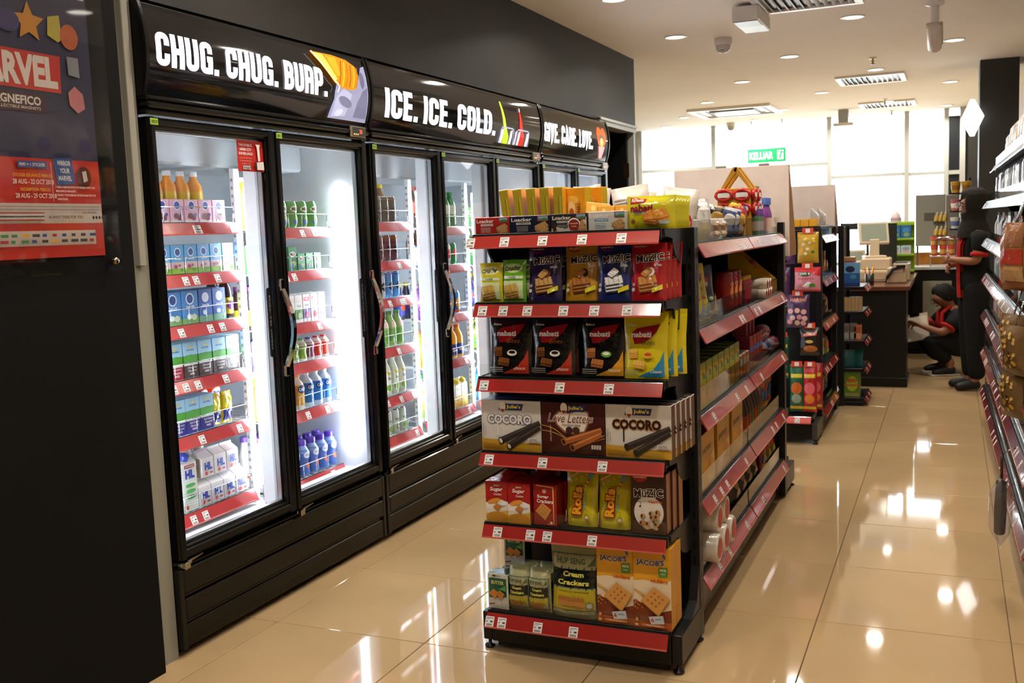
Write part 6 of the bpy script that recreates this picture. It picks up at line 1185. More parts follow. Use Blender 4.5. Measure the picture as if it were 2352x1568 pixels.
def stock_wall():
    D = {'tissue': 'white tissue pack', 'diaper': 'beige wrapped towel pack', 'orange_bag': 'orange bag', 'shampoo': 'pale shampoo bottle', 'lotion': 'cream lotion bottle with red cap', 'black_tube': 'black cosmetic tube', 'green_jar': 'green jar with pale lid', 'red_cap_jar': 'brown jar with red lid', 'gold_jar': 'amber jar with red lid', 'white_box': 'white toiletry box', 'tan_box': 'tan food box', 'pink_box': 'pink food box', 'lime_box': 'lime green food box', 'red_case': 'red food box'}
    N7 = ('top', 'second', 'third', 'fourth', 'fifth', 'sixth', 'base')
    plan = [['tissue', 'tissue', 'orange_bag', 'diaper'], ['shampoo', 'white_box', 'shampoo', 'tissue', 'white_box'], ['white_box', 'lotion', 'shampoo', 'black_tube', 'lotion'], ['red_cap_jar', 'black_tube', 'lotion', 'green_jar', 'pink_box'], ['tan_box', 'pink_box', 'shampoo', 'gold_jar'], ['tan_box', 'gold_jar', 'lime_box', 'pink_box'], ['lime_box', 'red_case', 'tan_box', 'red_case']]
    rn = random.Random(17)
    for i, kinds in enumerate(plan):
        n = 0; a = 1.76
        while a > -1.72:
            k = kinds[(n+rn.randint(0, 1)) % len(kinds)]; w = width_of(k)
            a -= w/2+.012; d = depth_of(k); x, y = wall_pt(a, (.31 if i else .265)-d-.012)
            place(k, x, y, wz[i]+.001, RZ, f'{D[k]}, {ordn(n)} from the far end, {N7[i]} wall shelf', f'goods on the {N7[i]} wall shelf', rx=R(-4) if k in ('tissue', 'diaper', 'orange_bag') else 0); a -= w/2+.010+rn.uniform(0, .03); n += 1
    for j, (al, f_, k) in enumerate(((.35, .16, 'diaper'), (.1, .18, 'tissue'), (-.15, .17, 'diaper'), (-.4, .2, 'diaper'), (-.7, .18, 'diaper'), (-1.0, .18, 'diaper'))):
        x, y = wall_pt(al, f_); place(k, x, y, wz[0]+.235, RZ, f'{D[k]} piled on the top row, {ORD[j]} from the far end', 'packs piled on the top wall shelf', rx=R(-14), ry=R(8), s=1.05)
    # packs hanging from clip strips at the shelf edge
    for j, (al, z, k) in enumerate(((-1.50, 1.20, 'brown_hang'), (-1.58, 1.21, 'brown_hang'), (-1.66, 1.22, 'brown_hang'), (-1.56, .95, 'gold_hang'), (-1.66, .92, 'gold_hang'), (-1.60, .76, 'gold_hang'))):
        x, y = wall_pt(al, .395); o = place(k, x, y, z-.11, RZ+.5, f'{("brown striped", "gold and brown")[k[0] == "g"]} bag hanging off the wall shelf edge, {ORD[j]} one', 'bags hanging off the wall shelf'); MB().tube([(0, 0, .16 if k[0] == 'g' else .21), (0, .03, .25 if k[0] == 'g' else .30), (0, .06, .27 if k[0] == 'g' else .32)], .003, '#c9c6c0').obj('hook', 'chrome', o)
    x, y = wall_pt(-1.62, .43)
    t = thing('wrapped_brush', 'dark brush in crinkled clear wrap hanging low off the wall shelf', 'brush', (x, y, .17), RZ); t.scale = (.62, .62, .62)
    MB().tube([(.06, .0, .42), (.02, 0, .25), (-.03, 0, .1)], [.028, .034, .03], '#2a1d14', 8).obj('brush_head', 'hair', t); MB().tube([(.06, 0, .42), (.09, 0, .58)], .008, '#3a2a1c').obj('handle', 'plastic', t)
    f = pouch_fn(.17, .12, .42, 'pillow', 77); m = MB(); m.grid(lambda a, b: ((a-.5)*.17+.09*(b-.3), -f((a-.5)*.17, b*.42), .03+b*.42), 12, 18, '#e6e6e6'); m.grid(lambda a, b: ((a-.5)*.17+.09*(b-.3), f((a-.5)*.17, b*.42), .03+b*.42), 12, 18, '#e6e6e6', flip=True); m.obj('clear_wrap', 'wrap', t, weld=True)
    MB().tube([(.09, 0, .58), (.09, .05, .62), (.09, .07, .62)], .003, '#c9c6c0').obj('hook', 'chrome', t)
def ordn(n): return ORD[n] if n < 16 else {16: 'seventeenth', 17: 'eighteenth', 18: 'nineteenth', 19: 'twentieth'}.get(n, ('twenty-'+ORD[n-20]) if n < 29 else ('thirtieth' if n == 29 else 'thirty-'+ORD[n-30] if n < 39 else 'fortieth'))
stock_wall()

# ================================================================== SECOND GONDOLA, TILL COUNTER AND BACK COUNTER
def stock_second():
    pouch('sweet_gold', .125, .05, .185, '#b8942a', lambda D, w, h: [D.ell(x*w, y*h, .09*w, .05*h, c, 10) for x, y, c in ((-.2, .6, '#d9c9a0'), (0, .45, '#e0d6c0'), (.1, .65, '#cfc0a0'), (-.1, .3, '#d9cdb8'), (.25, .35, '#4a6a2a'), (-.3, .4, '#d9a21c'), (.3, .7, '#d9b23a'), (.0, .75, '#c9a02a'))], 'pillow', 301, seal='#a8842a')
    pouch('sweet_pink', .155, .05, .145, '#c9808a', lambda D, w, h: (D.poly([(-.5*w, .8*h), (-.5*w, 1.0*h), (.5*w, 1.0*h), (.5*w, .62*h), (0, .78*h)], '#b52a32'), D.ell(-.1*w, .72*h, .25*w, .1*h, '#1f4a3a', 16), D.text('Clow 9', -.1*w, .72*h, .09*h, '#e8e2d8', w=.4*w), D.text('SWEETS', -.05*w, .52*h, .06*h, '#b0303a', w=.6*w), D.poly([(-.2*w, .2*h), (.05*w, .42*h), (.2*w, .3*h), (0, .14*h)], '#dfdfe0'), D.ell(.2*w, .26*h, .12*w, .08*h, '#3f7a2c', 12)), 'pillow', 302, seal='#b52a32')
    pouch('sweet_marsh', .14, .06, .20, '#4a3358', lambda D, w, h: ([D.text('HARIBO', .05*w, .84*h, .1*h, '#c9705a', w=.7*w, bold=.04)]+[D.ell(x*w, y*h, .12*w, .08*h, c, 10) for x, y, c in ((-.3, .5, '#d9a0a8'), (0, .52, '#e0b8a8'), (.28, .48, '#d9a8a0'), (-.2, .3, '#e3c0b4'), (.1, .32, '#c98a9a'), (.32, .28, '#d9b0a4'), (-.32, .18, '#d99aa4'), (0, .15, '#e0bcb0'), (.25, .14, '#d9a4a4'))]), 'pillow', 303)
    pouch('sweet_black', .12, .05, .17, '#1f1a16', lambda D, w, h: (D.poly([(-.35*w, .66*h), (.35*w, .72*h), (.35*w, .84*h), (-.35*w, .78*h)], '#b52a2a'), D.text('KOPIKO', 0, .75*h, .07*h, '#efe0d0', w=.56*w, rot=.08), D.ell(.05*w, .25*h, .36*w, .12*h, '#a8602a', 12), D.ell(0, .5*h, .2*w, .06*h, '#c9a85a', 12)), 'pillow', 304)
    def tube_art(c1, c2): return lambda D, w, h: (D.rect(-.4*w, .72*h, .4*w, .8*h, '#d9c23a'), D.ell(0, .5*h, .4*w, .13*h, c1, 12), D.ell(0, .28*h, .36*w, .1*h, c2, 12), D.rect(-.45*w, .06*h, .45*w, .12*h, '#d9b22a'))
    pouch('tube_green', .085, .05, .29, '#1c5a3a', tube_art('#c9642a', '#8a9a8a'), 'pillow', 305); pouch('tube_red', .085, .05, .29, '#a8242a', tube_art('#d9626a', '#d97a2a'), 'pillow', 306); pouch('sweet_purple', .12, .05, .18, '#4a2a5a', blob('#8a6a3a', '#6a4a7a'), 'pillow', 307)
    for k in ('sweet_gold', 'sweet_pink', 'sweet_marsh', 'sweet_black', 'tube_green', 'tube_red', 'sweet_purple'): NAMES[k] = ('sweet_bag', 'sweet bag')
    card = MB().box(-.032, .032, -.001, 0, 0, .034, '#c9402a').box(-.013, .013, -.0016, -.001, .005, .029, '#e3dcd4').mesh('price_card', 'print')
    def hang(k, x, z, y, lab, dz, sc=1.):
        o = place(k, x, y, z, 0, lab, rx=R(-3), s=sc); link('price_card', card, o, (0, -.012, dz)); MB().tube([(0, -.01, dz+.02), (0, .15, dz+.02)], .003, '#c9c9c9').obj('hook', 'chrome', o)
    hang('sweet_gold', -.793, 1.105, 6.28, 'gold nut and sweet bag hanging highest on the far end display', .175); hang('sweet_pink', -.795, .935, 6.27, 'pink and red sweet bag with green oval, far end display', .135); hang('sweet_marsh', -.855, .715, 6.28, 'purple marshmallow bag hanging on the far end display', .19); hang('sweet_black', -.785, .545, 6.28, 'black coffee sweet bag hanging on the far end display', .165)
    hang('tube_green', -.862, .20, 6.27, 'green jelly tube bag standing low on the far end display', .275); hang('tube_red', -.785, .20, 6.27, 'red jelly tube bag beside the green one, front', .275); place('tube_red', -.762, 6.36, .2, 0, 'red jelly tube bag behind the front red one')
    hang('sweet_purple', -.93, 1.10, 6.30, 'purple sweet bag half hidden by the gold one', .17); hang('sweet_purple', -.96, .90, 6.30, 'purple sweet bag half hidden by the pink one', .17); hang('tube_green', -.95, .40, 6.30, 'green sweet bag half hidden behind the marshmallow bag', .28, .9)
    for i, (k, z) in enumerate((('tan_box', 1.19), ('red_case', .93), ('lime_box', .66), ('lime_box', .815), ('pink_box', .40), ('red_case', .142))): place(k, -.83, 5.17, z+.002, PI, f'{("tan", "red", "green", "green upper", "pink", "red base")[i]} box on the end display turned away')
    # aisle side of the second gondola
    zs = (1.26, .99, .71, .43, .16)
    S = (('bag_silver', 'bag_red', 'bag_silver', 'bag_clear'), ('orange_cup', 'tan_box', 'tan_box', 'orange_cup'), ('bag_dark', 'gold_jar', 'bag_dark', 'bag_red'), ('bag_green', 'orange_bag', 'bag_green', 'bag_red'), ('sweet_gold', 'bag_purple', 'sweet_gold', 'sweet_purple'))
    for i, ks in enumerate(S):
        for j, k in enumerate(ks): place(k, -.815, 6.66+.19*j, zs[i]+.001, PI/2, f'{("silver", "tan", "dark", "green", "yellow")[i]} row pack, {ORD[j]} along the {SHN[i] if i < 4 else "base"} shelf of the second gondola', f'packs on the second gondola {i+1}')
    carton('yellow_row', .05, .07, .045, '#d99a14', None); NAMES['yellow_row'] = ('sweet_box', 'sweet box')
    for j in range(5): place('yellow_row', -.80-.052*j, 6.62, 1.291+.03, 0, f'small yellow box in the row on the second gondola top, {ORD[j]} from the aisle', 'yellow boxes on the second gondola top')
    t = thing('top_board', 'black board along the second gondola top', 'board', (-1.07, 6.9, 1.30)); MB().box(-.32, .32, -.36, .36, 0, .02, BLK, .002).obj('deck', 'powder_coat', t)
stock_second()
def side_rack():
    t = thing('side_rack', 'narrow black rack of small boxes standing by the till counter', 'rack', (-.733, 7.86, 0), PI/2)
    MB().box(-.22, .22, 0, .012, .02, 1.30, '#101011').obj('back_panel', 'powder_coat', t)
    for x in (-.23, .23): MB().box(x-.012, x+.012, -.02, .02, 0, 1.31, '#161718', .002).obj('upright', 'powder_coat', t)
    for z in (.87, .69, .48, .275, .06): gshelf(t, 0, .44, z, .155, (-.1, .1), 0, .035, .02, '#9a3a34', False)
    MB().box(-.22, .22, -.15, 0, 0, .03, BLK, .002).obj('base_plate', 'powder_coat', t)
    carton('magazine', .11, .03, .17, '#2a5a9a', lambda D, w, h: (D.rect(-.5*w, .55*h, .5*w, .98*h, '#6aa0c9'), D.ell(-.1*w, .72*h, .3*w, .14*h, '#1c2a4a', 14), D.rect(-.5*w, 0, .5*w, .14*h, '#2a3a7a'), D.ell(.1*w, .4*h, .2*w, .1*h, '#4a8ab0', 12))); carton('tan_sticks', .022, .10, .10, '#c9a878', None); carton('grey_box', .045, .06, .12, '#8a8680', stripes('#a8a49c', '#6a6660')); carton('orange_box', .055, .06, .11, '#c97a4a', stripes('#e0a27a', '#b0603a')); pouch('teal_pack', .09, .04, .13, '#1f5a5a', None, 'stand', 401)
    carton('eno', .11, .07, .20, '#5a7a22', lambda D, w, h: (D.ell(0, .5*h, .36*w, .28*h, '#a8b02a', 16), D.text('ENO', 0, .62*h, .14*h, '#b5382a', w=.6*w, bold=.06), D.rect(-.5*w, .42*h, .5*w, .47*h, '#b5522a'), D.rect(-.45*w, .03*h, .45*w, .16*h, '#8a8a4a')))
    for k, n, c in (('magazine', 'brochure_box', 'box'), ('tan_sticks', 'incense_pack', 'pack'), ('grey_box', 'small_box', 'box'), ('orange_box', 'small_box', 'box'), ('teal_pack', 'medicine_pack', 'pack'), ('eno', 'medicine_box', 'box')): NAMES[k] = (n, c)
    place('magazine', -.665, 7.70, .871, 0, 'blue printed box on the top of the narrow rack'); place('tan_box', -.70, 7.80, .871, 0, 'tan box behind the blue printed box', s=1.3)
    for i in range(6): place('tan_sticks', -.725+.0235*i, 7.72, .691, 0, f'slim tan pack, {ORD[i]} of the row on the narrow rack', 'slim tan packs on the narrow rack')
    for i in range(2): place('grey_box', -.705+.052*i, 7.70, .481, 0, f'grey small box, {ORD[i]} on the narrow rack'); 
    place('orange_box', -.625, 7.70, .481, 0, 'orange and white box on the narrow rack'); place('teal_pack', -.69, 7.70, .276, .2, 'teal flat pack leaning on the narrow rack'); place('teal_pack', -.63, 7.72, .276, -.3, 'second teal flat pack on the narrow rack'); place('eno', -.66, 7.69, .061, 0, 'green and red medicine box at the base of the narrow rack')
side_rack()
def till():
    t = thing('till_counter', 'long black till counter with brown top', 'counter', (-.60, 8.56, 0))
    MB().box(-.27, .27, 0, .36, .06, .775, '#141311', .004).box(-.27, .20, .36, 2.04, .06, .775, '#141311').box(-.28, .28, -.01, .37, 0, .075, '#0f0e0d', .003).box(-.28, .20, .37, 2.04, 0, .075, '#0f0e0d').obj('cabinet', 'powder_coat', t); MB().box(-.295, .295, -.03, 2.05, .775, .81, '#5a3322', .004).obj('worktop', 'timber', t)
    cr = '#c9b79a'
    def monitor(x, y, z, w, h, tilt, rz, lab):
        m = thing('till_monitor', lab, 'monitor', (x, y, z), rz)
        M_ = Matrix.Translation((0, 0, .12)) @ Matrix.Rotation(tilt, 4, 'X')
        MB().box(-w/2, w/2, -.012, .03, 0, h, cr, .006).xf(M_).obj('casing', 'plastic', m); MB().box(-w/2+.02, w/2-.02, -.0135, -.011, .02, h-.02, '#7d8272').xf(M_).obj('screen', 'screen', m)
        MB().box(-.04, .04, -.01, .05, .0, .16, cr, .006).box(-.09, .09, -.07, .09, 0, .018, cr, .004).obj('stand', 'plastic', m)
    t = thing('cash_register', 'cream till base unit under the larger monitor', 'till', (-.60, 9.28, .81)); MB().box(-.14, .14, -.16, .16, 0, .10, '#bfa98a', .008).obj('drawer_unit', 'plastic', t); MB().box(-.12, .12, -.1, .16, .1, .20, '#c4b092', .01).obj('printer_hood', 'plastic', t); MB().box(-.13, .13, -.165, -.158, .02, .085, '#b39c7d', .003).obj('drawer_front', 'plastic', t)
    monitor(-.62, 9.34, 1.01, .25, .20, R(-22), R(14), 'larger cream till monitor tilted back on the counter'); monitor(-.80, 9.75, .81, .16, .14, R(-12), R(10), 'smaller cream customer monitor behind the till')
    t = thing('receipt_printer', 'cream receipt printer at the counter edge', 'printer', (-.42, 9.02, .81)); MB().box(-.075, .075, -.10, .10, 0, .13, '#b9a080', .01).obj('casing', 'plastic', t); MB().box(-.05, .05, -.101, -.06, .09, .132, '#efe6d6', .003).obj('paper', 'card', t)
    t = thing('card_terminal', 'pale card terminal behind the receipt printer', 'terminal', (-.40, 9.35, .81)); MB().box(-.07, .07, -.09, .09, 0, .15, '#a8967c', .01).obj('casing', 'plastic', t); MB().box(-.05, .05, -.06, .06, .15, .16, '#3a3a3a', .003).obj('keypad', 'plastic', t)
    t = thing('barcode_scanner', 'black handheld scanner resting on the receipt printer', 'scanner', (-.44, 8.93, .81)); MB().tube([(.05, -.02, .135), (-.01, -.03, .12), (-.05, -.04, .05), (-.06, -.05, .01)], [.014, .016, .014, .012], '#141414', 8).obj('grip', 'plastic', t); MB().box(.02, .09, -.05, .01, .125, .155, '#1a1a1a', .006).obj('head', 'plastic', t)
    t = thing('pen_cup', 'black mesh pen cup on the till counter', 'pen cup', (-.62, 8.78, .811)); MB().lathe([(.033, 0), (.035, .002), (.036, .09), (.033, .09), (.032, .01), (0, .01)], '#1c1c1c', 16).obj('cup', 'plastic', t)
    for k, (c, a, b) in enumerate((('#d9b21c', .012, .02), ('#c9c23a', -.012, .025), ('#b02a22', .018, -.01), ('#b5322a', -.02, -.012), ('#2a3a8a', 0, -.02))):
        o = tag(MB().tube([(a*.6, b*.4, .012), (a*1.9, b*1.9, .14)], .004, c).obj('pen', 'plastic', None, (-.62, 8.78, .811)), f'{("yellow", "lime", "red", "dark red", "blue")[k]} pen standing in the mesh pen cup', 'pen')
    t = thing('counter_screen', 'dark partition with open corner window on the till counter', 'partition', (-.72, 10.05, .81)); MB().box(-.25, -.21, -.01, .01, 0, .50, '#23271f', .002).box(-.25, -.02, -.01, .01, .44, .50, '#23271f', .002).box(-.02, .25, -.01, .01, 0, .49, '#23271f', .002).box(-.25, .25, -.01, .01, 0, .12, '#23271f', .002).obj('panel', 'powder_coat', t); MB().tube([(-.24, 0, .49), (-.24, 0, .80), (-.20, 0, .80)], .005, '#2c3028').obj('rod', 'plastic', t)
    t = thing('lime_stand', 'lime green counter stand of blue packs by the till', 'display stand', (-.45, 10.40, .81)); g = '#8fb52a'
    MB().box(-.12, .12, .05, .07, 0, .50, g, .004).box(-.20, .12, -.03, .06, .46, .49, g, .004).obj('back', 'plastic', t)
    for z in (.02, .17, .32): MB().box(-.12, .12, -.05, .06, z, z+.02, g, .003).obj('tier', 'plastic', t)
    carton('blue_pack', .09, .03, .12, '#2f6aa0', blob('#4a8ac0', '#8aa86a')); NAMES['blue_pack'] = ('wipes_pack', 'pack'); carton('pale_pack', .09, .03, .08, '#c2cfd0', blob('#8aa8c0', '#d9a8a8')); NAMES['pale_pack'] = ('wipes_pack', 'pack')
    for i in range(2):
        place('blue_pack', -.50+.095*i, 10.38, 1.151, 0, f'blue pack on the upper tier of the lime stand, {ORD[i]} one'); place('pale_pack', -.50+.095*i, 10.38, 1.001, 0, f'pale pack on the middle tier of the lime stand, {ORD[i]} one'); place('pale_pack', -.50+.095*i, 10.38, .851, 0, f'pale pack on the low tier of the lime stand, {ORD[i]} one')
    o = tag(MB().lathe([(.05, 0), (.052, .02), (.04, .07), (.02, .10), (0, .11)], '#cfc0bc', 16).obj('charity_jar', 'plastic', None, (-.50, 10.44, 1.301)), 'pale rounded jar on top of the lime stand', 'jar'); MB().lathe([(.0525, .02), (.053, .03), (.048, .045)], '#b08a9a', 16, caps=False).obj('band', 'print', o)
till()
def back_counter():
    t = thing('back_counter', 'black back counter with wood strip behind the crouching clerk', 'counter', (-.06, 10.62, 0))
    MB().box(-.84, .28, .03, .55, .05, .83, '#131313', .004).box(-.84, .28, .06, .55, 0, .06, '#0c0c0c').obj('cabinet', 'powder_coat', t); MB().box(-.84, .28, 0, .56, .83, .86, '#b9b6b0', .003).obj('worktop', 'plastic', t); MB().box(-.20, .06, .022, .03, .36, .72, '#8f8a76', .003).obj('door_panel', 'plastic', t); MB().box(-.84, .28, .50, .52, .86, .985, '#b5742a', .002).obj('wood_strip', 'timber', t)
    t = thing('product_panel', 'grey standing panel with two trays of gold packs', 'display stand', (-.14, 10.98, .861))
    MB().box(-.20, .075, -.02, .05, .19, .70, '#85827b', .004).box(.08, .19, -.03, .05, .19, .69, '#75736d', .004).obj('panel', 'powder_coat', t); MB().box(-.19, -.17, 0, .03, 0, .2, '#55534e').box(.13, .15, 0, .03, 0, .2, '#55534e').obj('legs', 'powder_coat', t); MB().box(-.12, -.02, -.0215, -.02, .44, .52, '#55534e').obj('vent_plate', 'powder_coat', t)
    for z in (.29, .43): MB().box(-.035, .07, -.06, -.02, z-.01, z, '#3a3833', .002).obj('tray', 'powder_coat', t)
    bottle('gold_pack', .018, .095, '#b5a07a', '#d9c9a0', '#c9a84a', 'slim', (.1, .6)); NAMES['gold_pack'] = ('coffee_pack', 'pack')
    for j, z in enumerate((.29, .43)):
        for i in range(3): place('gold_pack', -.155+.038*i, 10.94, .861+z+.001, 0, f'gold pack in the {("lower", "upper")[j]} tray of the grey panel, {ORD[i]} one', 'gold packs in trays', ry=R(12))
    cup = MB().lathe([(.026, 0), (.038, .10), (.036, .10), (.025, .003), (0, .003)], '#b03a2a', 14).mesh('cup_body', 'card'); band = MB().lathe([(.0300, .02), (.0350, .06)], '#d9a25a', 14, caps=False).mesh('band', 'print')
    t = thing('cup_shelf', 'clear rail shelf of paper cups on the back counter', 'shelf', (-.06, 10.75, .861)); MB().box(-.14, .2, -.05, .06, .09, .10, '#b9b9b4', .002).box(-.14, -.13, -.05, .06, 0, .09, '#8a8a85').box(.19, .2, -.05, .06, 0, .09, '#8a8a85').obj('tray', 'plastic', t); MB().tube([(-.14, -.05, .1), (-.14, -.05, .26), (.2, -.05, .26), (.2, -.05, .1)], .004, '#cfcfca').obj('rail', 'chrome', t)
    for i in range(4):
        for j in range(2): o = tag(link('paper_cup', cup, None, (-.16+.078*i, 10.75, .962+.085*j)), f'{("lower", "upper")[j]} red paper cup in stack {ORD[i]} on the back counter', 'cup', 'red paper cups'); link('band', band, o)
    t = thing('tap', 'chrome swan neck tap on the back counter', 'tap', (-.07, 10.70, .861)); MB().tube([(.10, 0, 0), (.10, 0, .24), (.09, 0, .265), (.06, 0, .275), (-.05, 0, .275), (-.075, 0, .262), (-.08, 0, .22)], .009, '#b9b9b4', 8).obj('spout', 'chrome', t); MB().lathe([(.022, 0), (.022, .02), (.012, .03)], '#b9b9b4', 12).obj('base', 'chrome', t).location = (.10, 0, 0); MB().tube([(.1, 0, .05), (.05, -.02, .07)], .006, '#b9b9b4').obj('lever', 'chrome', t)
    t = thing('noodle_rack', 'black pole rack with three trays of cup noodles', 'rack', (.075, 10.68, .861)); MB().box(.06, .085, .03, .055, 0, .84, '#161616', .002).obj('pole', 'powder_coat', t); nz = (.36, .53, .70)
    for z in nz: MB().prism([(-.10, z), (.08, z), (.08, z-.05), (.04, z-.02), (-.10, z-.012)], -.06, .06, '#131313').obj('tray', 'powder_coat', t)
    cols = (('#c9c6c0', 'white'), ('#b05a62', 'pink'), ('#b98a2a', 'yellow'))
    for j, z in enumerate(nz):
        c = cols[j][0]; me = MB().lathe([(.034, 0), (.045, .10), (.046, .104), (.043, .106), (0, .106)], c, 14).mesh('noodle_cup', 'card'); bd = MB().lathe([(.0375, .025), (.0425, .07)], ('#5a6a9a', '#e0d2cc', '#8a5a1c')[j], 14, caps=False).mesh('band', 'print')
        for i in range(2): o = tag(link('noodle_cup', me, None, (.03+.093*i-.005, 10.68, .861+z+.001)), f'{cols[j][1]} noodle cup, {("outer", "inner")[i]} one on the pole rack', 'noodle cup'); link('band', bd, o)
back_counter()

# ================================================================== THE TWO CLERKS
mat('skin_tone', rough=.5, spec=.35, var=.06, vscale=18, color='#8a5a40')
mat('cloth_black', rough=.85, spec=.2, var=.2, vscale=30, bump=.2, bscale=60, color='#141414')
mat('cloth_hood', rough=.85, spec=.2, var=.15, vscale=20, bump=.2, bscale=40, color='#211d19')
mat('cloth_red', rough=.8, spec=.2, var=.1, vscale=30, color='#a81f1c')
mat('shoe_black', rough=.5, spec=.4, color='#0d0d0d')
def skin_mesh(name, chains, m, parent=None, levels=2):
    """chains: list of [(point, radius), ...]; points that coincide are joined into one surface"""
    V = []; E = []; Rr = []; idx = {}; roots = set()
    for ch in chains:
        prev = None
        if tuple(round(c, 4) for c in ch[0][0]) not in idx: roots.add(len(V))
        for p, r in ch:
            k = tuple(round(c, 4) for c in p)
            if k not in idx: idx[k] = len(V); V.append(p); Rr.append(r)
            i = idx[k]
            if prev is not None: E.append((prev, i))
            prev = i
    me = bpy.data.meshes.new(name); me.from_pydata(V, E, []); me.materials.append(MATS[m])
    o = link(name, me, parent); md = o.modifiers.new('skin', 'SKIN'); md.use_smooth_shade = True; md.branch_smoothing = .6
    for i, s in enumerate(me.skin_vertices[0].data): q = Rr[i]; s.radius = q if isinstance(q, tuple) else (q, q); s.use_root = i in roots
    sb = o.modifiers.new('sub', 'SUBSURF'); sb.levels = levels; sb.render_levels = levels
    return o
def hand(w, d, up, side, s=1.):
    """finger chains leaving a wrist point w along d; up = back of the hand; side = towards the thumb"""
    w, d, up, side = Vector(w), Vector(d).normalized(), Vector(up).normalized(), Vector(side).normalized(); out = []
    palm = w+d*.05*s; out.append([(tuple(w), .023*s), (tuple(palm), (.026*s, .026*s))])
    for k, (o_, l) in enumerate(((.027, .066), (.009, .074), (-.009, .068), (-.026, .054))):
        a = palm+side*o_*s+d*.026*s; b = a+d*l*.45*s-up*.008*s; c = b+d*l*.35*s-up*.022*s; e = c+d*l*.1*s-up*.02*s
        out.append([(tuple(palm), (.026*s, .026*s)), (tuple(a), .0095*s), (tuple(b), .0088*s), (tuple(c), .008*s), (tuple(e), .006*s)])
    a = w+d*.02*s+side*.026*s; b = a+d*.03*s+side*.022*s-up*.008*s; c = b+d*.028*s+side*.006*s-up*.008*s
    out.append([(tuple(w), .023*s), (tuple(a), .012*s), (tuple(b), .0105*s), (tuple(c), .0085*s)])
    return out
def face(parent, c, fwd, up, s=1.):
    """eyes, brows, nose, mouth and ears set on a head of centre c"""
    c, f, u = Vector(c), Vector(fwd).normalized(), Vector(up).normalized(); r = f.cross(u).normalized()
    at = lambda a, b, e: c+r*a*s+u*b*s+f*e*s
    for q in (-1, 1):
        MB().lathe([(0, -.008), (.008, -.004), (.011, 0), (.008, .004), (0, .008)], '#e2dad0', 10).xf(Matrix.Translation(at(q*.03, .0, .079)) @ Matrix.Scale(s, 4)).obj('eye', 'plastic', parent); MB().lathe([(0, -.004), (.005, 0), (0, .004)], '#1a100a', 8).xf(Matrix.Translation(at(q*.03, .0, .089)) @ Matrix.Scale(s, 4)).obj('pupil', 'plastic', parent)
        MB().tube([at(q*.014, .018, .086), at(q*.03, .023, .085), at(q*.046, .018, .076)], .0035*s, '#17100c').obj('brow', 'hair', parent)
        MB().tube([at(q*.077, .022, .0), at(q*.086, .012, -.008), at(q*.084, -.012, -.006), at(q*.076, -.022, .002)], [.006*s, .010*s, .009*s, .006*s], '#7d5039').obj('ear', 'skin', parent)
    MB().tube([at(0, .012, .086), at(0, -.012, .098), at(0, -.026, .106), at(0, -.033, .094)], [.006*s, .009*s, .013*s, .008*s], '#8a5a42', 8).obj('nose', 'skin', parent); MB().tube([at(-.024, -.056, .078), at(0, -.054, .088), at(.024, -.056, .078)], [.003*s, .006*s, .003*s], '#6e332c', 8).obj('mouth', 'skin', parent)
def ellipsoid(c, rx, ry, rz, col, n=18, m=12, f=None):
    mb = MB(); mb.grid(lambda a, b: tuple(Vector(c)+Vector((rx*math.cos(2*PI*a)*math.sin(PI*b), ry*math.sin(2*PI*a)*math.sin(PI*b), rz*math.cos(PI*b)))*(f(a, b) if f else 1)), n, m, col); return mb
def glasses(parent, c, fwd, up, s=1.):
    c, f, u = Vector(c), Vector(fwd).normalized(), Vector(up).normalized(); r = f.cross(u).normalized(); mb = MB()
    for q in (-1, 1):
        mb.tube([c+r*(q*.032+.026*math.cos(2*PI*k/14))*s+u*(.018*math.sin(2*PI*k/14))*s+f*.098*s for k in range(14)], .0022*s, '#1a1a1c', 5, True); mb.tube([c+r*q*.057*s+f*.098*s, c+r*q*.08*s+f*.0*s+u*.008*s], .002*s, '#1a1a1c', 5)
    mb.tube([c-r*.007*s+f*.1*s, c+r*.007*s+f*.1*s], .002*s, '#1a1a1c', 5); mb.obj('glasses', 'plastic', parent)
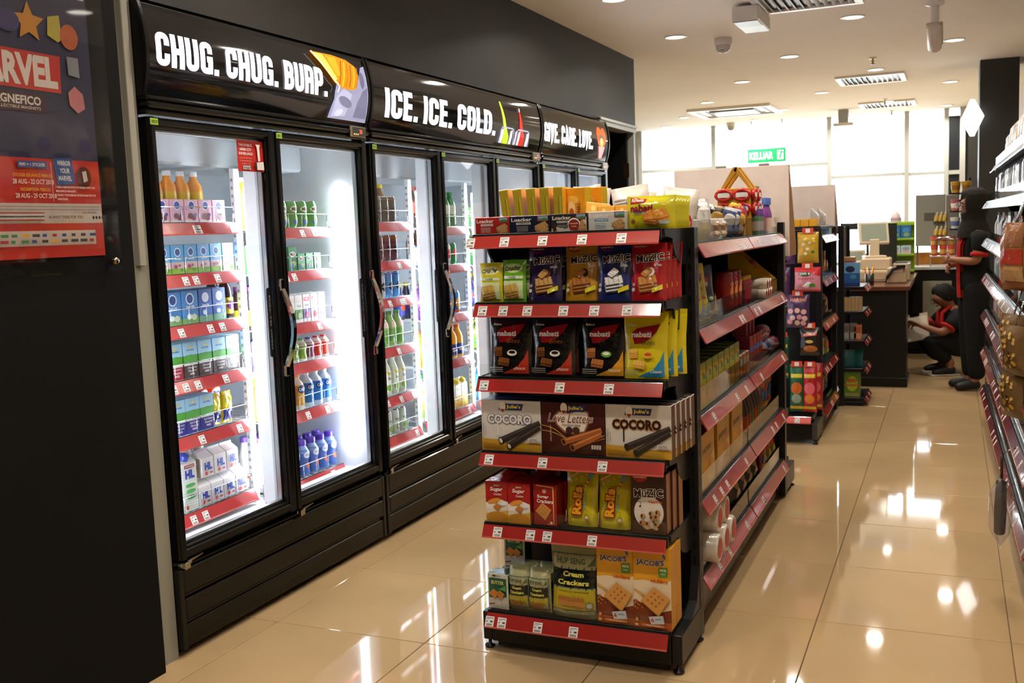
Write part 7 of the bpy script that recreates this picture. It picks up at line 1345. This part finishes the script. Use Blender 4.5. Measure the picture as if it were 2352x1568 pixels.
def standing():
    t = thing('person', 'standing clerk in black head scarf and black shirt with red trim, arms folded', 'person', (.150, 8.57, 0), -PI/2+.25)
    pel, sp, ch, nb, nk, hd, cr = (0, .01, .83), (0, .015, .99), (0, 0, 1.15), (0, .005, 1.27), (0, -.005, 1.32), (0, -.02, 1.42), (0, -.015, 1.49)
    C = [[(pel, .06), (sp, .075), (ch, .1), (nb, .055), (nk, .05), (hd, .095), (cr, .08)]]
    for q in (-1, 1):
        C.append([(pel, .06), ((q*.08, .01, .76), .05), ((q*.085, -.005, .43), .052), ((q*.085, .012, .10), .036), ((q*.085, -.02, .045), .034), ((q*.087, -.12, .028), .028)])
        el = (q*.20, -.03, 1.0); wr = (q*.02, -.165, .985+.025*q)
        C.append([(ch, .1), ((q*.10, 0, 1.21), .055), ((q*.165, .0, 1.205), .05), (el, .038), (wr, .026)]); d = Vector(wr)-Vector(el); C += hand(wr, d, (0, -1, .2), (0, .1, 1), .82)
    skin_mesh('body', C, 'skin_tone', t)
    C = [[((0, .01, .74), .125), (pel, .137), (sp, .128), (ch, .135), ((0, .005, 1.235), .07), ((0, .0, 1.275), .06)]]
    for q in (-1, 1): C.append([(ch, .135), ((q*.10, 0, 1.215), .075), ((q*.17, 0, 1.2), .067), ((q*.19, -.01, 1.06), .062)])
    sh = skin_mesh('shirt', C, 'cloth_black', t)
    for q in (-1, 1):
        m = MB().tube([(q*.192, -.010, 1.065), (q*.195, -.013, 1.038)], .062, '#a81f1c', 14); m.obj('sleeve_cuff', 'cloth', sh)
    def plk(a, b):
        x = (a-.5)*.10; z = .72+b*.52; r_ = .124+.008*math.sin(PI*b)-.045*max(0, b-.8)/.2; return (x, .012-math.sqrt(max(0, r_*r_-x*x)), z)
    m = MB().grid(plk, 6, 14, '#a81f1c'); m.grid(lambda a, b: (plk(a, b)[0], plk(a, b)[1]+.02, plk(a, b)[2]), 6, 14, '#a81f1c', flip=True); m.obj('red_placket', 'cloth', sh)
    C = []
    for q in (-1, 1): C.append([((q*.05, .01, .87), .1), ((q*.062, .01, .74), .112), ((q*.087, -.005, .43), .076), ((q*.087, .015, .075), .066)])
    skin_mesh('trousers', C, 'cloth_black', t)
    for q in (-1, 1): skin_mesh('shoe', [[((q*.087, .045, .045), .038), ((q*.087, -.02, .048), .042), ((q*.089, -.10, .036), .038), ((q*.091, -.155, .026), .026)]], 'shoe_black', t)
    hood = MB()
    PR = ((1.562, .001, .001), (1.556, .04, .046), (1.538, .072, .083), (1.505, .091, .108), (1.455, .099, .119), (1.40, .095, .113), (1.352, .085, .094), (1.312, .086, .088), (1.275, .108, .100), (1.23, .128, .116), (1.18, .128, .126))
    def hf(a, b):      # scarf shell round the head, open at the face
        q = b*(len(PR)-1); i = min(len(PR)-2, int(q)); f = q-i; z, rx, ry = (PR[i][k]*(1-f)+PR[i+1][k]*f for k in range(3)); ang = 2*PI*a; fold = 1+.02*math.sin(ang*7+z*40)*(1 if z < 1.36 else .3); cx = math.cos(ang)*rx*fold; cy = math.sin(ang)*ry*fold
        if cy < 0 and 1.365 < z < 1.508 and abs(cx) < .06: cy = max(cy, -.066)
        return (cx, cy, z)
    hood.grid(hf, 40, 40, '#211d19'); hood.obj('head_scarf', 'cloth', t, weld=True)
    skin_mesh('face_front', [[((0, -.055, 1.375), .035), ((0, -.052, 1.42), .05), ((0, -.045, 1.46), .05)]], 'skin_tone', t)
    face(t, (0, -.022, 1.43), (0, -1, -.05), (0, 0, 1), .92); glasses(t, (0, -.022, 1.432), (0, -1, 0), (0, 0, 1), .95)
standing()
def crouching():
    t = thing('person', 'crouching clerk with short dark hair reading a clipboard beside the counter', 'person', (.105, 9.42, 0), -PI/2+.30); t.scale = (1, 1, .93)
    pel, sp, ch, nb, nk, hd, cr = (0, .03, .26), (0, -.02, .39), (0, -.075, .52), (0, -.125, .615), (0, -.145, .645), (0, -.185, .70), (0, -.18, .76)
    C = [[(pel, .05), (sp, .07), (ch, .1), (nb, .06), (nk, .055), (hd, .108), (cr, .095)]]
    for q in (-1, 1):
        kn = (q*.13, -.36, .37 if q < 0 else .33); C.append([(pel, .05), ((q*.09, -.02, .25), .045), (kn, .06), ((q*.11, -.14, .11), .042), ((q*.11, -.16, .06), .036), ((q*.112, -.26, .03), .03)])
        el = (q*.22, -.25, .40); wr = (q*.11, -.40, .47); C.append([(ch, .1), ((q*.11, -.09, .565), .055), ((q*.175, -.10, .55), .054), (el, .04), (wr, .028)]); C += hand(wr, (-q*.7, -.5, .1), (0, -.3, 1), (0, -.6, .6), 1.)
    skin_mesh('body', C, 'skin_tone', t)
    C = [[((0, .045, .235), .13), (pel, .14), (sp, .132), (ch, .14), ((0, -.115, .595), .075)]]
    for q in (-1, 1): C.append([(ch, .14), ((q*.11, -.09, .568), .078), ((q*.178, -.10, .548), .07), ((q*.205, -.20, .455), .062)])
    sh = skin_mesh('shirt', C, 'cloth_black', t)
    for q in (-1, 1): MB().tube([(q*.204, -.195, .46), (q*.209, -.212, .442)], .064, '#a81f1c', 14).obj('sleeve_cuff', 'cloth', sh)
    for q in (-1, 1): MB().tube([(q*.05, -.135, .63), (q*.055, -.20, .57), (q*.05, -.21, .48), (q*.05, -.185, .38)], .018, '#a81f1c', 8).obj('lanyard', 'cloth', sh)
    C = []
    for q in (-1, 1):
        kn = (q*.132, -.365, .37 if q < 0 else .33); C.append([((q*.055, .10, .29), .10), ((q*.075, -.02, .26), .13), (kn, .085), ((q*.115, -.155, .12), .064)])
    skin_mesh('trousers', C, 'cloth_black', t)
    for q in (-1, 1):
        s = skin_mesh('shoe', [[((q*.112, -.10, .05), .04), ((q*.112, -.17, .05), .043), ((q*.114, -.25, .036), .038), ((q*.116, -.305, .028), .026)]], 'shoe_black', t); MB().box(q*.115-.042, q*.115+.042, -.32, -.075, 0, .014, '#b9b2a6', .006).obj('sole', 'plastic', s)
    hr = MB()
    def hair(a, b):
        ang = 2*PI*a; fr = max(0, -math.sin(ang)); lim = PI*(.64-.36*fr**1.3); th = lim*b+.02; k = 1+.05*math.sin(ang*9+b*5)*math.sin(b*7)+.07*fr*math.sin(b*PI); v = Vector((.093*math.cos(ang)*math.sin(th), .106*math.sin(ang)*math.sin(th), .112*math.cos(th)))*k
        v = Matrix.Rotation(R(16), 3, 'X') @ v; return (v.x, v.y-.172, v.z+.722)
    hr.grid(hair, 40, 16, '#0d0a08'); hr.obj('hair', 'hair', t, weld=True)
    fw = (0, -1, -.35); face(t, (0, -.168, .712), fw, (0, -.3, 1), 1.0); glasses(t, (0, -.170, .714), fw, (0, -.3, 1))
    b = thing('clipboard', 'pale clipboard held by the crouching clerk', 'clipboard', (-.268, 9.235, .315), -.25)
    M_ = Matrix.Rotation(R(-24), 4, 'X') @ Matrix.Rotation(R(-12), 4, 'Y')
    MB().box(-.105, .105, -.003, .003, -.02, .225, '#b8a78e', .002).xf(M_).obj('board', 'card', b); MB().box(-.095, .095, -.005, -.003, -.01, .20, '#d6cbb8').xf(M_).obj('paper', 'card', b); MB().box(-.04, .04, -.012, .004, .20, .227, '#8a8a88', .003).xf(M_).obj('clip', 'chrome', b)
crouching()

# ================================================================== POSTER ON THE BLACK PANEL
def poster():
    t = thing('acrylic_panel', 'clear acrylic sheet fixed over the poster on black wall', 'acrylic panel', (PX+.014, 0, 0), PI/2)
    MB().box(1.55, 2.318, -.004, 0, 1.292, 2.35, '#ffffff').obj('acrylic_sheet', 'acrylic', t)
    for x, z in ((2.293, 1.322), (1.60, 1.322), (2.293, 2.32), (1.60, 2.32)): MB().lathe([(.011, -.014), (.011, .006), (.008, .009), (0, .009)], '#9a8f7c', 14).xf(Matrix.Translation((x, -.002, z)) @ Matrix.Rotation(PI/2, 4, 'X')).obj('standoff', 'chrome', t)
    p = thing('poster', 'dark blue and red promotion poster behind acrylic on black wall', 'poster', (PX+.004, 0, 0), PI/2)
    MB().box(1.66, 2.268, -.001, .003, 1.34, 2.30, '#242440').obj('paper', 'print', p)
    D = Deco(lambda u, v, o: (u, -.0012-o, v), step=.0003)
    D.rect(2.13, 2.066, 2.262, 2.30, '#c9c4c0'); D.rect(1.66, 1.34, 2.268, 1.612, '#b02a1e'); D.rect(1.66, 1.435, 2.266, 1.49, '#b9aba2'); D.rect(1.66, 1.374, 2.236, 1.415, '#b9aba2')
    D.poly([(1.835, 1.90), (2.158, 1.897), (2.154, 1.795), (1.835, 1.798)], '#b02a22'); D.text('MARVEL', 1.997, 1.848, .085, '#c9bcb4', w=.295, bold=.05)
    D.rect(1.89, 1.735, 2.095, 1.785, '#3a2226'); D.text('MAGNEFICO', 1.993, 1.766, .024, '#c9bcb4', w=.175, bold=.03); D.text('COLLECTIBLE MAGNETS', 2.0, 1.746, .008, '#b9aba2', w=.155); D.text('COLLECT ALL 30 DESIGNS TODAY!', 1.93, 2.045, .014, '#b5862a', w=.28, rot=.02)
    star = [(2.06+(.055 if k % 2 == 0 else .026)*math.sin(k*PI/5), 1.975+(.055 if k % 2 == 0 else .026)*math.cos(k*PI/5)) for k in range(10)]
    D.poly(star, '#b5791c'); D.poly([(2.125, 2.0), (2.165, 2.01), (2.17, 1.945), (2.155, 1.935), (2.12, 1.95)], '#a89a3a'); D.ell(2.195, 1.955, .032, .035, '#a8522a'); D.poly([(2.18, 1.9), (2.22, 1.9), (2.222, 1.845), (2.182, 1.85)], '#7a7a80'); D.poly([(2.175, 1.80), (2.20, 1.82), (2.228, 1.80), (2.232, 1.76), (2.205, 1.745), (2.178, 1.765)], '#b06a70'); D.ell(1.99, 1.97, .04, .03, '#33315c')
    D.text('STICKER ISSUANCE PERIOD:', 2.03, 1.565, .009, '#d9982a', w=.13); D.text('28 AUG - 22 OCT 2018', 2.03, 1.548, .013, '#d9c2b4', w=.135); D.text('REDEMPTION PERIOD:', 2.035, 1.527, .009, '#d9982a', w=.10); D.text('28 AUG - 29 OCT 2018', 2.035, 1.51, .013, '#d9c2b4', w=.135)
    D.poly([(2.10, 1.614), (2.165, 1.617), (2.172, 1.545), (2.11, 1.54)], '#2a4a80'); 
    for k, s in enumerate(('MIRROR', 'YOUR', 'MARVEL')): D.text(s, 2.137, 1.602-.021*k, .014, '#c9c2bc', w=(.046, .036, .046)[k], bold=.03)
    D.ell(2.205, 1.565, .026, .03, '#4a1a12', 16); D.poly([(2.198, 1.58), (2.213, 1.583), (2.217, 1.555), (2.202, 1.55)], '#b9b2aa'); D.rect(1.98, 1.585, 2.075, 1.603, '#2a4a80'); D.text('RM5 = 1 STICKER', 2.028, 1.594, .009, '#c9c2bc', w=.085); D.rect(2.088, 1.495, 2.0895, 1.60, '#d9b2a8')
    for k, s in enumerate(('1 TAKE A CREATIVE PHOTO OF YOURSELF WITH YOUR', 'MAGNEFICO MAGNETS.', '2 SHARE IT ON FACEBOOK OR INSTAGRAM WITH THE', 'HASHTAGS')): D.text(s, (2.17, 2.135, 2.17, 2.12)[k], 1.535-.011*k, .006, '#d9c2b4', w=(.14, .07, .14, .035)[k])
    D.rect(1.66, 1.472, 2.25, 1.4735, '#6a625c'); D.rect(1.66, 1.48, 2.25, 1.4815, '#6a625c'); D.text('ALWAYS THERE FOR YOU', 2.125, 1.452, .008, '#2a2624', w=.12); D.text('FOLLOW US ON', 2.21, 1.464, .005, '#3a3432', w=.05)
    for k, c in enumerate(('#8a2a22', '#b9aba2', '#22303a', '#b9aba2', '#8a2a22')): D.rect(1.66, 1.442+.005*k, 2.05, 1.445+.005*k, c)
    for k in range(4): D.ell(2.222+.011*k, 1.450, .004, .005, '#22201e', 10)
    rn = random.Random(2)
    for r_ in range(2):
        for k in range(10): D.rect(1.90+.033*k, 1.382+.016*r_, 1.90+.033*k+rn.uniform(.012, .026), 1.390+.016*r_, rn.choice(('#8a2a22', '#2a3a6a', '#3a6a3a', '#b5862a', '#3a3432')))
    D.obj('poster_print', p)
poster()
